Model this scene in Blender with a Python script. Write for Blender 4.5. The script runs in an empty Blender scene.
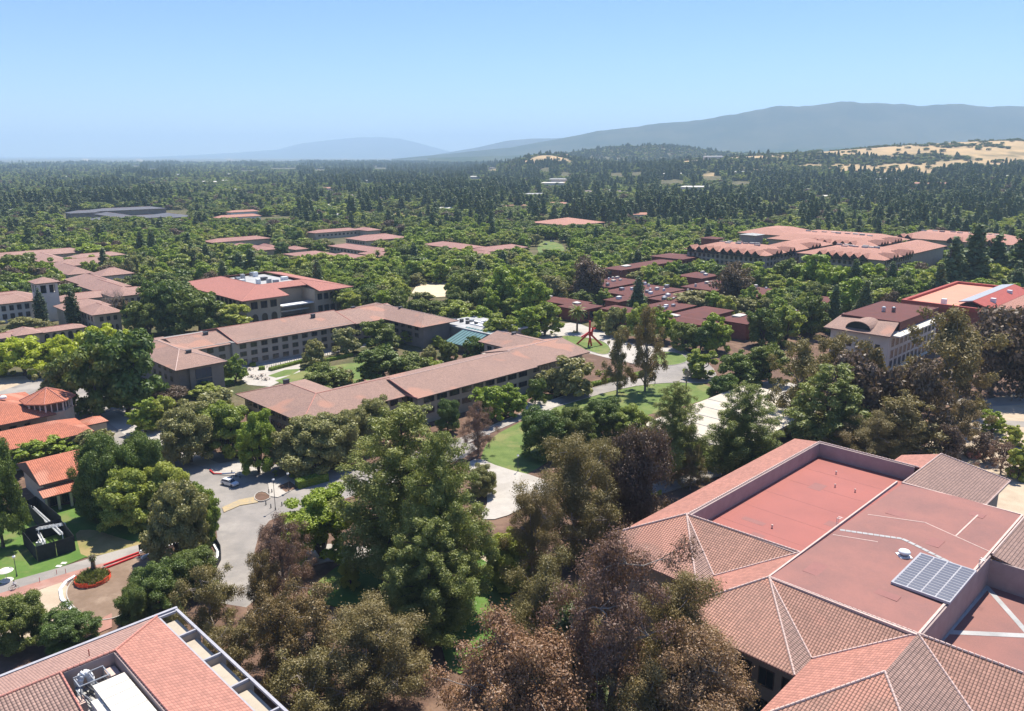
import bpy, bmesh, math, random
import numpy as np
from mathutils import Vector, Matrix

# ---------------------------------------------------------------- scene, camera, light
S = bpy.context.scene
COL = S.collection
random.seed(7)
RNG = np.random.default_rng(7)
R2 = math.sqrt(.5)

# the camera stands on a tower deck 76 m above the campus
F_PX, CX, CY, CAM_H = 800., 512., 355.5, 76.
PITCH = math.atan(200.5 / F_PX)
cam = bpy.data.objects.new('camera', bpy.data.cameras.new('camera'))
COL.objects.link(cam)
cam.location = (0, 0, CAM_H)
cam.rotation_euler = (math.pi / 2 - PITCH, 0, 0)
cam.data.sensor_fit = 'HORIZONTAL'
cam.data.sensor_width = 36
cam.data.lens = 36 * F_PX / 1024
cam.data.clip_start = 1
cam.data.clip_end = 120000
S.camera = cam

SUN_AZ, SUN_EL = math.radians(22), math.radians(63)     # azimuth clockwise from the view direction
w = bpy.data.worlds.new('World'); S.world = w; w.use_nodes = True
nt = w.node_tree; nt.nodes.clear()
sky = nt.nodes.new('ShaderNodeTexSky'); sky.sky_type = 'NISHITA'; sky.sun_disc = False
sky.sun_elevation = SUN_EL; sky.sun_rotation = SUN_AZ
sky.altitude = 100; sky.air_density = 1.0; sky.dust_density = 0.0; sky.ozone_density = 2.5
bg = nt.nodes.new('ShaderNodeBackground'); bg.inputs[1].default_value = 0.085
wo = nt.nodes.new('ShaderNodeOutputWorld')
tint = nt.nodes.new('ShaderNodeMix'); tint.data_type = 'RGBA'; tint.blend_type = 'MULTIPLY'; tint.inputs[0].default_value = 1; tint.inputs[7].default_value = (.73, .87, 1.2, 1)
nt.links.new(sky.outputs[0], tint.inputs[6]); nt.links.new(tint.outputs[2], bg.inputs[0]); nt.links.new(bg.outputs[0], wo.inputs[0])

sl = bpy.data.lights.new('sun', 'SUN'); sl.energy = 5.0; sl.angle = math.radians(.53); sl.color = (1, .95, .86)
so = bpy.data.objects.new('sun', sl); COL.objects.link(so); so.location = (0, 0, 900)
sd = Vector((math.sin(SUN_AZ) * math.cos(SUN_EL), math.cos(SUN_AZ) * math.cos(SUN_EL), math.sin(SUN_EL)))
so.rotation_euler = sd.to_track_quat('Z', 'Y').to_euler()

vs = S.view_settings
S.display_settings.display_device = 'sRGB'
vs.view_transform = 'Standard'; vs.look = 'None'; vs.exposure = 0.68; vs.gamma = 1; vs.use_curve_mapping = False
S.cycles.max_bounces = 5; S.cycles.diffuse_bounces = 2; S.cycles.glossy_bounces = 2
S.cycles.transmission_bounces = 3; S.cycles.volume_bounces = 1; S.cycles.transparent_max_bounces = 6
S.cycles.use_denoising = True

# ---------------------------------------------------------------- measuring helpers
def G(px, py, z=0.):
    """the place at height z that the photograph shows at a pixel"""
    u = (px - CX) / F_PX; v = (CY - py) / F_PX
    c, s = math.cos(PITCH), math.sin(PITCH)
    t = (z - CAM_H) / (-s + v * c)
    return Vector((u * t, (c + v * s) * t, z))
def PX(x, y, z):
    c, s = math.cos(PITCH), math.sin(PITCH)
    d = z - CAM_H; zf = y * c - d * s; zu = y * s + d * c
    return CX + F_PX * x / zf, CY - F_PX * zu / zf
def W(a, b, z=0.):
    """campus grid: a runs away to the right at 45 degrees, b to the right and nearer"""
    return Vector(((a + b) * R2, (a - b) * R2, z))
def AB(px, py, z=0.):
    p = G(px, py, z); return ((p.x + p.y) * R2, (p.x - p.y) * R2)

# ---------------------------------------------------------------- materials
MATS = {}
def new_mat(name):
    m = bpy.data.materials.new(name); m.use_nodes = True
    m.node_tree.nodes.clear(); MATS[name] = m
    return m, m.node_tree.nodes, m.node_tree.links
def N(ns, t, **kw):
    n = ns.new(t)
    for k, v in kw.items(): setattr(n, k, v)
    return n
def math_n(ns, ls, op, a, b=None, c=None):
    n = N(ns, 'ShaderNodeMath', operation=op)
    for i, v in enumerate((a, b, c)):
        if v is None: continue
        if isinstance(v, (int, float)): n.inputs[i].default_value = v
        else: ls.new(v, n.inputs[i])
    return n.outputs[0]
def mixc(ns, ls, f, a, b, mode='MIX'):
    n = N(ns, 'ShaderNodeMix', data_type='RGBA', blend_type=mode)
    for i, v in ((0, f), (6, a), (7, b)):
        if isinstance(v, (int, float)): n.inputs[i].default_value = v
        elif isinstance(v, tuple): n.inputs[i].default_value = (*v[:3], 1)
        else: ls.new(v, n.inputs[i])
    return n.outputs[2]
def noise(ns, ls, vec, scale, detail=4, rough=.6):
    n = N(ns, 'ShaderNodeTexNoise'); n.inputs['Scale'].default_value = scale
    n.inputs['Detail'].default_value = detail; n.inputs['Roughness'].default_value = rough
    if vec is not None: ls.new(vec, n.inputs['Vector'])
    return n.outputs['Fac']
def ramp(ns, ls, f, lo, hi, a=0., b=1.):
    n = N(ns, 'ShaderNodeMapRange'); ls.new(f, n.inputs[0])
    n.inputs[1].default_value = lo; n.inputs[2].default_value = hi
    n.inputs[3].default_value = a; n.inputs[4].default_value = b
    return n.outputs[0]
def pos_vec(ns):
    return N(ns, 'ShaderNodeNewGeometry').outputs['Position']
def finish(m, ns, ls, col, rough=.85, spec=.3, metal=0., bump=None, bstr=.3, bdist=.05):
    p = N(ns, 'ShaderNodeBsdfPrincipled'); o = N(ns, 'ShaderNodeOutputMaterial')
    if isinstance(col, tuple): p.inputs['Base Color'].default_value = (*col[:3], 1)
    else: ls.new(col, p.inputs['Base Color'])
    p.inputs['Roughness'].default_value = rough; p.inputs['Metallic'].default_value = metal
    p.inputs['Specular IOR Level'].default_value = spec
    if bump is not None:
        b = N(ns, 'ShaderNodeBump'); b.inputs['Strength'].default_value = bstr; b.inputs['Distance'].default_value = bdist
        ls.new(bump, b.inputs['Height']); ls.new(b.outputs[0], p.inputs['Normal'])
    ls.new(p.outputs[0], o.inputs[0])
    return m
def plain(name, col, col2=None, scale=.6, rough=.85, spec=.3, metal=0., fine=4., bstr=.3):
    m, ns, ls = new_mat(name)
    col2 = col2 or tuple(c * .78 for c in col)
    v = pos_vec(ns)
    f = ramp(ns, ls, noise(ns, ls, v, scale, 6, .65), .35, .65)
    c = mixc(ns, ls, f, col, col2)
    g = noise(ns, ls, v, fine, 3)
    c = mixc(ns, ls, .25, c, mixc(ns, ls, ramp(ns, ls, g, .35, .65), tuple(x * .7 for x in col), col))
    return finish(m, ns, ls, c, rough, spec, metal, g, bstr, .03)
def tile(name, col, dark, pu=.3, pv=.4, joint=.35, patch=None, bd=.06, weather=.5):
    """barrel roof tiles: u across the slope, v up the slope, both in metres"""
    m, ns, ls = new_mat(name)
    uv = N(ns, 'ShaderNodeUVMap').outputs[0]
    sp = N(ns, 'ShaderNodeSeparateXYZ'); ls.new(uv, sp.inputs[0])
    u = math_n(ns, ls, 'DIVIDE', sp.outputs[0], pu); v = math_n(ns, ls, 'DIVIDE', sp.outputs[1], pv)
    fu = math_n(ns, ls, 'FRACT', u); fv = math_n(ns, ls, 'FRACT', v)
    barrel = math_n(ns, ls, 'ABSOLUTE', math_n(ns, ls, 'SINE', math_n(ns, ls, 'MULTIPLY', u, math.pi)))
    hgt = math_n(ns, ls, 'ADD', barrel, math_n(ns, ls, 'MULTIPLY', math_n(ns, ls, 'SUBTRACT', 1., fv), .45))
    cell = N(ns, 'ShaderNodeCombineXYZ')
    ls.new(math_n(ns, ls, 'FLOOR', u), cell.inputs[0]); ls.new(math_n(ns, ls, 'FLOOR', v), cell.inputs[1])
    wn = N(ns, 'ShaderNodeTexWhiteNoise'); ls.new(cell.outputs[0], wn.inputs[0])
    pv_ = pos_vec(ns)
    big = ramp(ns, ls, noise(ns, ls, pv_, .12, 5, .6), .38, .66)
    c = mixc(ns, ls, math_n(ns, ls, 'MULTIPLY', big, weather), col, dark)
    c = mixc(ns, ls, ramp(ns, ls, wn.outputs[0], 0, 1, 0, .42), c, tuple(x * .55 for x in dark))
    if patch:
        c = mixc(ns, ls, ramp(ns, ls, noise(ns, ls, pv_, .06, 2), .58, .62, 0, .7), c, patch)
    j = math_n(ns, ls, 'MAXIMUM', ramp(ns, ls, fv, .80, .9), ramp(ns, ls, barrel, .38, .18))
    c = mixc(ns, ls, math_n(ns, ls, 'MULTIPLY', j, joint), c, tuple(x * .3 for x in dark))  # shade of the gaps between tiles, put into the colour
    return finish(m, ns, ls, c, .8, .25, 0, hgt, .8, bd)
def leaf(name, c1, c2, c3=None, trans=.24, rnd=.6):
    """leaves: every leaf and every tree has a slightly different tint"""
    m, ns, ls = new_mat(name)
    g = N(ns, 'ShaderNodeNewGeometry'); oi = N(ns, 'ShaderNodeObjectInfo')
    tc = N(ns, 'ShaderNodeTexCoord')
    f = ramp(ns, ls, noise(ns, ls, tc.outputs['Object'], .5, 3), .35, .65)
    f = math_n(ns, ls, 'ADD', math_n(ns, ls, 'MULTIPLY', f, .45), math_n(ns, ls, 'MULTIPLY', g.outputs['Random Per Island'], .55))
    c = mixc(ns, ls, f, c1, c2)
    if c3: c = mixc(ns, ls, math_n(ns, ls, 'MULTIPLY', oi.outputs['Random'], rnd), c, c3)
    d = N(ns, 'ShaderNodeBsdfDiffuse'); t = N(ns, 'ShaderNodeBsdfTranslucent'); gl = N(ns, 'ShaderNodeBsdfGlossy')
    gl.inputs['Roughness'].default_value = .5; gl.inputs['Color'].default_value = (.6, .6, .6, 1)
    ls.new(c, d.inputs[0])
    br = mixc(ns, ls, 1., c, (1.3, 1.35, .7), 'MULTIPLY'); ls.new(br, t.inputs[0])
    mx = N(ns, 'ShaderNodeMixShader'); mx.inputs[0].default_value = trans
    ls.new(d.outputs[0], mx.inputs[1]); ls.new(t.outputs[0], mx.inputs[2])
    m2 = N(ns, 'ShaderNodeMixShader'); m2.inputs[0].default_value = .05
    ls.new(mx.outputs[0], m2.inputs[1]); ls.new(gl.outputs[0], m2.inputs[2])
    o = N(ns, 'ShaderNodeOutputMaterial'); ls.new(m2.outputs[0], o.inputs[0])
    return m

tile('tile_dorm', (.385, .24, .185), (.28, .18, .145), patch=(.47, .24, .165))
tile('tile_pink', (.44, .265, .21), (.33, .20, .165))
tile('tile_library', (.47, .195, .15), (.38, .165, .13), weather=.4)
tile('tile_orange', (.62, .21, .12), (.44, .16, .10), patch=(.66, .30, .2), weather=.8, joint=.8, pu=.42, pv=.5)
tile('tile_near', (.49, .265, .195), (.32, .185, .14), .40, .46, 1.0, patch=(.52, .25, .18), bd=.12)
tile('tile_brown', (.40, .255, .205), (.25, .165, .14), .40, .46, 1.0, bd=.12)  # same tile darkened in colour, for slopes turned from the sun
tile('tile_plates', (.50, .225, .165), (.36, .175, .135), .62, .42, .5, bd=.05)  # wider tile with sunlight put into its colour, for slopes facing the sun
tile('tile_far', (.42, .22, .18), (.30, .16, .13))
tile('tile_peach', (.50, .245, .175), (.40, .20, .15), weather=.35)
tile('tile_maroon', (.17, .055, .045), (.12, .045, .04))
plain('wall_beige', (.44, .385, .30), (.37, .32, .25), .3)
plain('wall_stone', (.50, .42, .32), (.40, .34, .26), .5)
plain('wall_tan', (.40, .33, .27), (.33, .27, .22), .3)
plain('wall_pale', (.62, .57, .50), (.52, .48, .42), .3)
plain('wall_brown', (.27, .22, .19), (.2, .165, .145), .3)
plain('timber_dark', (.09, .065, .055), (.07, .05, .045), .4)  # dark brown of the dormer gable walls
plain('wall_grey', (.33, .30, .27), (.26, .24, .22), .4)
plain('brick_red', (.30, .10, .075), (.22, .075, .06), .8)
plain('trim_red', (.40, .09, .07), (.3, .07, .055), .8)
plain('plaster_mauve', (.40, .31, .28), (.32, .245, .225), .5)
plain('membrane_bright', (.36, .115, .09), (.30, .10, .08), .12, .7)
plain('membrane_worn', (.315, .14, .112), (.215, .11, .095), .11, .8)
plain('membrane_patch', (.30, .13, .11), (.26, .115, .10), .5, .8)
plain('membrane_orange', (.66, .29, .19), (.6, .25, .17), .1)
plain('roof_maroon', (.14, .042, .032), (.10, .036, .03), .2)
plain('roof_slate', (.13, .13, .145), (.1, .1, .115), .1)
plain('roof_white', (.70, .66, .58), (.58, .53, .45), .25)
plain('roof_sand', (.58, .51, .41), (.46, .40, .31), .15)
plain('roof_grey', (.45, .44, .42), (.3, .3, .29), .3)
plain('white', (.78, .78, .76), (.68, .68, .66), 1)
plain('cream', (.72, .68, .60), (.62, .56, .48), .6)
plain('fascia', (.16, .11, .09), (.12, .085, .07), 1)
plain('cap_light', (.68, .50, .43), (.5, .36, .3), 2)
plain('cap_rust', (.58, .25, .19), (.42, .2, .16), 2)
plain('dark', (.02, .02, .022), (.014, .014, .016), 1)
plain('mesh_black', (.035, .035, .038), (.02, .02, .022), 1)
plain('metal_grey', (.42, .43, .44), (.3, .31, .32), 2, rough=.45, metal=.5)
plain('metal_pale', (.42, .41, .43), (.33, .32, .34), 1.2)
plain('metal_dark', (.09, .09, .09), None, 2, rough=.5)
plain('copper_green', (.15, .27, .26), (.12, .21, .21), .4, rough=.4)
plain('sculpture_red', (.55, .03, .035), (.45, .025, .03), .5, rough=.45)
plain('orange_net', (.85, .10, .04), (.7, .08, .03), 2)
plain('bark', (.14, .10, .075), (.08, .06, .045), 3)
plain('bark_pale', (.34, .29, .25), (.2, .165, .14), 2)
plain('skin', (.5, .33, .25)); plain('cloth_dark', (.05, .05, .07)); plain('cloth_white', (.7, .7, .72)); plain('hair', (.05, .035, .03))
plain('rubber', (.02, .02, .02)); plain('wood', (.3, .2, .13)); plain('lamp_red', (.4, .02, .02))
def glass(name, col, rough=.15):
    m, ns, ls = new_mat(name); return finish(m, ns, ls, col, rough, .5)
glass('glass', (.028, .032, .038)); glass('glass_blue', (.04, .06, .10)); glass('panel_blue', (.035, .045, .085), .35)
glass('car_white', (.72, .73, .75), .3); glass('car_silver', (.4, .41, .43), .3); glass('car_dark', (.05, .06, .08), .3)
glass('car_blue', (.08, .14, .3), .3); glass('car_red', (.35, .04, .04), .3); glass('globe', (.85, .85, .82), .4)

leaf('leaf_oak', (0.065, 0.113, 0.020), (0.146, 0.212, 0.038), (0.218, 0.226, 0.044), .22, .7)
leaf('leaf_bright', (0.187, 0.259, 0.024), (0.374, 0.440, 0.050), (0.242, 0.319, 0.044), .28, .9)
leaf('leaf_lime', (0.343, 0.399, 0.028), (0.547, 0.557, 0.055), (0.382, 0.460, 0.044), .35)
leaf('leaf_olive', (0.190, 0.202, 0.068), (0.360, 0.347, 0.125), (0.292, 0.246, 0.094))
leaf('leaf_euc', (0.148, 0.105, 0.042), (0.329, 0.225, 0.094), (0.207, 0.190, 0.058), .2)
leaf('leaf_plum', (0.101, 0.065, 0.046), (0.216, 0.142, 0.099), (0.151, 0.110, 0.058), .2)
leaf('leaf_rose', (0.165, 0.087, 0.066), (0.290, 0.174, 0.124), (0.194, 0.119, 0.066), .2)
leaf('leaf_pale', (0.200, 0.115, 0.060), (0.420, 0.280, 0.150), (0.300, 0.150, 0.080), .2)
leaf('leaf_pine', (0.095, 0.134, 0.032), (0.320, 0.342, 0.081), (0.291, 0.291, 0.073), .25)
leaf('leaf_redwood', (0.075, 0.115, 0.048), (0.156, 0.209, 0.077), (0.188, 0.203, 0.073), .15)
leaf('leaf_cypress', (0.028, 0.054, 0.017), (0.059, 0.092, 0.027), None, .1)
leaf('leaf_hedge', (0.138, 0.207, 0.019), (0.261, 0.350, 0.033), None)
leaf('leaf_palm', (0.112, 0.134, 0.029), (0.222, 0.228, 0.058), None)
leaf('leaf_mid', (0.145, 0.206, 0.033), (0.277, 0.347, 0.062), (0.398, 0.411, 0.074), .3, .9)
leaf('leaf_dead', (0.231, 0.160, 0.117), (0.378, 0.280, 0.207), None, .1)
leaf('leaf_russet', (0.317, 0.185, 0.055), (0.516, 0.301, 0.085), None, .2)

# ---------------------------------------------------------------- mesh collector
EPS = [0]
class MB:
    def __init__(s): s.v = []; s.f = []; s.m = []
    def poly(s, pts, mi=0):
        i = len(s.v); s.v += [Vector(p) for p in pts]; s.f.append(list(range(i, i + len(pts)))); s.m.append(mi)
    def hexa(s, p, mi=0):
        """8 corners: 4 below, 4 above"""
        i = len(s.v); s.v += [Vector(q) for q in p]
        for f in ((3, 2, 1, 0), (4, 5, 6, 7), (0, 1, 5, 4), (1, 2, 6, 5), (2, 3, 7, 6), (3, 0, 4, 7)):
            s.f.append([i + k for k in f]); s.m.append(mi)
    def box(s, a0, a1, b0, b1, z0, z1, mi=0, xy=False):
        g = (lambda a, b, z: Vector((a, b, z))) if xy else W
        s.hexa([g(a0, b0, z0), g(a1, b0, z0), g(a1, b1, z0), g(a0, b1, z0), g(a0, b0, z1), g(a1, b0, z1), g(a1, b1, z1), g(a0, b1, z1)], mi)
    def prism(s, pts, z0, z1, mi=0, side=None):
        """vertical prism over (x, y) points"""
        i = len(s.v); n = len(pts); side = mi if side is None else side
        s.v += [Vector((p[0], p[1], z0)) for p in pts] + [Vector((p[0], p[1], z1)) for p in pts]
        s.f.append([i + k for k in range(n)][::-1]); s.m.append(side)
        s.f.append([i + n + k for k in range(n)]); s.m.append(mi)
        for k in range(n):
            j = (k + 1) % n; s.f.append([i + k, i + j, i + n + j, i + n + k]); s.m.append(side)
    def slab(s, pts, th=.25, mi=0, side=None):
        """a face with thickness below it"""
        i = len(s.v); n = len(pts); side = mi if side is None else side
        s.v += [Vector(p) for p in pts] + [Vector(p) - Vector((0, 0, th)) for p in pts]
        s.f.append([i + k for k in range(n)]); s.m.append(mi)
        s.f.append([i + n + k for k in range(n)][::-1]); s.m.append(side)
        for k in range(n):
            j = (k + 1) % n; s.f.append([i + k, i + n + k, i + n + j, i + j]); s.m.append(side)
    def hip(s, a0, a1, b0, b1, ze, zr, axis='a', h0=True, h1=True, th=.3, ins=None):
        EPS[0] += 1; e = (EPS[0] % 23) * .004; ze += e; zr += e
        if axis == 'a':
            hw = (b1 - b0) / 2; m = (b0 + b1) / 2; ins = ins or hw; ins = min(ins, (a1 - a0) / 2 - .01) if h0 and h1 else ins
            r0 = W(a0 + (ins if h0 else 0), m, zr); r1 = W(a1 - (ins if h1 else 0), m, zr)
            c = [W(a0, b0, ze), W(a1, b0, ze), W(a1, b1, ze), W(a0, b1, ze)]
        else:
            hw = (a1 - a0) / 2; m = (a0 + a1) / 2; ins = ins or hw; ins = min(ins, (b1 - b0) / 2 - .01) if h0 and h1 else ins
            r0 = W(m, b0 + (ins if h0 else 0), zr); r1 = W(m, b1 - (ins if h1 else 0), zr)
            c = [W(a1, b0, ze), W(a1, b1, ze), W(a0, b1, ze), W(a0, b0, ze)]
        # c: 0-1 one long side, 2-3 the other; r0 near 0/3, r1 near 1/2
        s.poly([c[0], c[1], r1, r0]); s.poly([c[2], c[3], r0, r1])
        s.poly([c[1], c[2], r1], 0 if h1 else 1); s.poly([c[3], c[0], r0], 0 if h0 else 1)
        dn = Vector((0, 0, -th)); d = [q + dn for q in c]
        for k in range(4):
            j = (k + 1) % 4; s.poly([c[k], d[k], d[j], c[j]], 1)
        s.poly([d[3], d[2], d[1], d[0]], 1)
        return r0, r1, c
    def tube(s, p0, p1, r0, r1=None, n=6, mi=0, cap=True):
        r1 = r0 if r1 is None else r1
        p0, p1 = Vector(p0), Vector(p1); d = (p1 - p0)
        if d.length < 1e-6: return
        q = d.to_track_quat('Z', 'Y'); i = len(s.v)
        for p, r in ((p0, r0), (p1, r1)):
            for k in range(n):
                t = 2 * math.pi * k / n; s.v.append(p + q @ Vector((math.cos(t) * r, math.sin(t) * r, 0)))
        for k in range(n):
            j = (k + 1) % n; s.f.append([i + k, i + j, i + n + j, i + n + k]); s.m.append(mi)
        if cap:
            s.f.append([i + k for k in range(n)][::-1]); s.m.append(mi)
            s.f.append([i + n + k for k in range(n)]); s.m.append(mi)
    def lathe(s, c, prof, n=12, mi=0):
        c = Vector(c); i = len(s.v)
        for r, z in prof:
            for k in range(n):
                t = 2 * math.pi * k / n; s.v.append(c + Vector((r * math.cos(t), r * math.sin(t), z)))
        for q in range(len(prof) - 1):
            for k in range(n):
                j = (k + 1) % n; s.f.append([i + q * n + k, i + q * n + j, i + (q + 1) * n + j, i + (q + 1) * n + k]); s.m.append(mi)
        s.f.append([i + k for k in range(n)][::-1]); s.m.append(mi)
        s.f.append([i + (len(prof) - 1) * n + k for k in range(n)]); s.m.append(mi)
    def mesh(s, name, mats, org=(0, 0, 0), smooth=False):
        org = Vector(org)
        me = bpy.data.meshes.new(name)
        me.from_pydata([tuple(p - org) for p in s.v], [], s.f)
        for m in mats: me.materials.append(MATS[m])
        me.polygons.foreach_set('material_index', s.m)
        if smooth: me.polygons.foreach_set('use_smooth', [True] * len(s.f))
        bm = bmesh.new(); bm.from_mesh(me); bmesh.ops.recalc_face_normals(bm, faces=bm.faces); bm.to_mesh(me); bm.free()
        uv = me.uv_layers.new(name='UVMap').data
        up = Vector((0, 0, 1))
        for p in me.polygons:
            n = p.normal; u = up.cross(n)
            u = u.normalized() if u.length > .02 else Vector((R2, R2, 0))
            v = n.cross(u)
            for li in p.loop_indices:
                co = me.vertices[me.loops[li].vertex_index].co + org
                uv[li].uv = (co.dot(u), co.dot(v))
        return me

def link(name, me, parent=None, loc=(0, 0, 0)):
    o = bpy.data.objects.new(name, me); COL.objects.link(o); o.location = loc
    if parent: o.parent = parent
    return o
def thing(name, label, cat, loc, group=None):
    o = link(name, None, None, loc); o['label'] = label; o['category'] = cat
    o.empty_display_size = .1
    if group: o['group'] = group
    return o
def part(root, name, mb, *mats, label=None, smooth=False, parent=None):
    """a part: mesh coordinates are given in the world, stored relative to the thing's base"""
    o = link(name, mb.mesh(name, mats, root.location, smooth), parent or root)
    if label: o['label'] = label
    return o
def solo(name, mb, mats, label, cat, loc=(0, 0, 0), group=None, kind=None, smooth=False):
    o = link(name, mb.mesh(name, mats, loc, smooth), None, loc)
    if kind: o['kind'] = kind
    if label: o['label'] = label
    if cat: o['category'] = cat
    if group: o['group'] = group
    return o
FOOT = []      # building footprints on the campus grid: no scattered tree stands here
def foot(a0, a1, b0, b1): FOOT.append((a0, a1, b0, b1))

# facade vectors: along, outward
FACE = {'+b': (Vector((R2, R2, 0)), Vector((R2, -R2, 0))), '-a': (Vector((R2, -R2, 0)), Vector((-R2, -R2, 0))),
        '-b': (Vector((R2, R2, 0)), Vector((-R2, R2, 0))), '+a': (Vector((R2, -R2, 0)), Vector((R2, R2, 0)))}
WIN = {}
def win_mesh(face, w_, h_, style, gm='glass', fm='fascia'):
    key = (face, w_, h_, style, gm, fm)
    if key in WIN: return WIN[key]
    al, ou = FACE[face]; mb = MB()
    def bx(s0, s1, z0, z1, d0, d1, mi):
        P = lambda s, d, z: al * s + ou * d + Vector((0, 0, z))
        mb.hexa([P(s0, d0, z0), P(s1, d0, z0), P(s1, d1, z0), P(s0, d1, z0), P(s0, d0, z1), P(s1, d0, z1), P(s1, d1, z1), P(s0, d1, z1)], mi)
    x = w_ / 2; t = min(.1, w_ * .08)
    bx(-x, x, 0, h_, -.05, .02, 0)
    bx(-x - t, -x, -t, h_ + t, -.05, .09, 1); bx(x, x + t, -t, h_ + t, -.05, .09, 1)
    bx(-x, x, -t, 0, -.05, .12, 1)
    if style != 'arch': bx(-x, x, h_, h_ + t, -.05, .09, 1)
    if style == 'two': bx(-t / 3, t / 3, 0, h_, .02, .05, 1)
    if style == 'three': bx(-x / 3 - t / 3, -x / 3 + t / 3, 0, h_, .02, .05, 1); bx(x / 3 - t / 3, x / 3 + t / 3, 0, h_, .02, .05, 1)
    if style == 'arch':
        n = 8; pts = [al * (x * math.cos(math.pi * k / n)) + ou * .022 + Vector((0, 0, h_ + x * math.sin(math.pi * k / n))) for k in range(n + 1)]
        mb.slab([p for p in pts], 0.0001, 0) if False else mb.poly(pts, 0)
        for k in range(n): mb.tube(pts[k], pts[k + 1], t * .6, n=4, mi=1, cap=False)
    WIN[key] = mb.mesh('window', [gm, fm])
    return WIN[key]
def windows(root, face, fixed, s0, s1, n, zs, w_, h_, style='two', gm='glass', fm='fascia', skip=()):
    me = win_mesh(face, w_, h_, style, gm, fm)
    for z in zs:
        for i in range(n):
            if i in skip: continue
            s = s0 + (s1 - s0) * ((i + .5) / n)
            p = W(s, fixed, z) if face[1] == 'b' else W(fixed, s, z)
            link('window', me, root, p - root.location)

# ---------------------------------------------------------------- terrain
def fnoise(x, y, seed=0):
    t = 0
    for k, (fx, fy, ph) in enumerate(((1, .6, 0), (-.7, 1.1, 2.1), (1.9, 1.3, 4.2), (2.3, -1.7, 1.3), (-3.7, 2.9, 5.1), (4.9, 4.3, .7))):
        t = t + np.sin(x * fx + y * fy * .9 + ph + seed * 1.7 * (k + 1)) / (1 + k * .8)
    return t / 2.6
def gau(x, y, cx, cy, sx, sy, rot=0):
    c, s = math.cos(rot), math.sin(rot); u = (x - cx) * c + (y - cy) * s; v = -(x - cx) * s + (y - cy) * c
    return np.exp(-(u / sx) ** 2 - (v / sy) ** 2)
def terrain(x, y):
    x = np.asarray(x, float); y = np.asarray(y, float)
    h = 122 * gau(x, y, 1650, 2750, 850, 620, .05)          # the golden hill on the right
    h = h + 30 * gau(x, y, 1500, 1500, 800, 500)
    h = h + 34 * gau(x, y, 600, 2600, 450, 600)
    h = h + 68 * gau(x, y, 125, 3150, 190, 420)             # the knoll in the middle
    h = h + 100 * gau(x, y, 620, 4300, 560, 600)
    h = h + 60 * gau(x, y, 1500, 4600, 900, 600)
    r = np.hypot(x, y)
    m = np.clip((r - 750) / 900, 0, 1)
    return (h + 3 * fnoise(x / 300, y / 300)) * m * m
def golden(x, y):
    """where the dry grass of the hills is open"""
    x = np.asarray(x, float); y = np.asarray(y, float); h = terrain(x, y)
    n = fnoise(x / 110, y / 140, 3) * .5 + fnoise(x / 38, y / 60, 5) * .42 + fnoise(x / 17, y / 26, 8) * .2
    g1 = gau(x, y, 1700, 2680, 950, 260, .05) * 1.5 - .34 + .5 * n
    g2 = gau(x, y, 95, 2950, 170, 190) * 1.1 - .66 + 1.3 * n
    g3 = gau(x, y, 560, 3050, 260, 90) * 1.2 - .5 + .6 * n
    g4 = gau(x, y, -1150, 3600, 220, 120) - .5 + .4 * n
    g5 = gau(x, y, -190, 2100, 70, 60) - .5
    g6 = gau(x, y, 1050, 2150, 560, 110, .06) * 1.5 - .36 + .9 * n
    return np.clip(np.maximum.reduce([g1, g2, g3, g4, g5, g6]) * 5, 0, 1)
def build_ground():
    ang = np.concatenate([np.arange(-180, -60, 4), np.arange(-60, 60, .3), np.arange(60, 180, 4)])
    rad = np.concatenate([[0.01, 60, 200, 400, 700], np.geomspace(760, 9000, 300), [14000, 25000, 45000]])
    A, Rr = np.meshgrid(np.radians(ang), rad); X = Rr * np.sin(A); Y = Rr * np.cos(A); Z = terrain(X, Y)
    Z = Z - np.where(Rr > 9500, 4, 0)
    nr, na = X.shape; v = np.stack([X, Y, Z], -1).reshape(-1, 3)
    f = [[i * na + j, i * na + (j + 1) % na, (i + 1) * na + (j + 1) % na, (i + 1) * na + j] for i in range(nr - 1) for j in range(na)]
    me = bpy.data.meshes.new('ground'); me.from_pydata(v.tolist(), [], [q[::-1] for q in f])
    at = me.attributes.new('dry', 'FLOAT', 'POINT'); at.data.foreach_set('value', golden(v[:, 0], v[:, 1]).astype(np.float32))
    me.polygons.foreach_set('use_smooth', [True] * len(f))
    m, ns, ls = new_mat('ground')
    p = pos_vec(ns)
    f1 = ramp(ns, ls, noise(ns, ls, p, .05, 6, .7), .4, .62)
    c = mixc(ns, ls, f1, (.075, .09, .035), (.19, .15, .085))
    c = mixc(ns, ls, ramp(ns, ls, noise(ns, ls, p, .9, 4, .7), .4, .62, 0, .6), c, (.06, .05, .03))
    an = N(ns, 'ShaderNodeAttribute', attribute_name='dry')
    gold = mixc(ns, ls, ramp(ns, ls, noise(ns, ls, p, .012, 5, .7), .4, .62), (.50, .345, .175), (.36, .26, .14))
    c = mixc(ns, ls, an.outputs['Fac'], c, gold)
    me.materials.append(finish(m, ns, ls, c, .95, .1))
    o = link('ground', me); o['kind'] = 'structure'; o['label'] = 'flat campus ground of mulch and low green running out to the hills'
build_ground()

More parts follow.
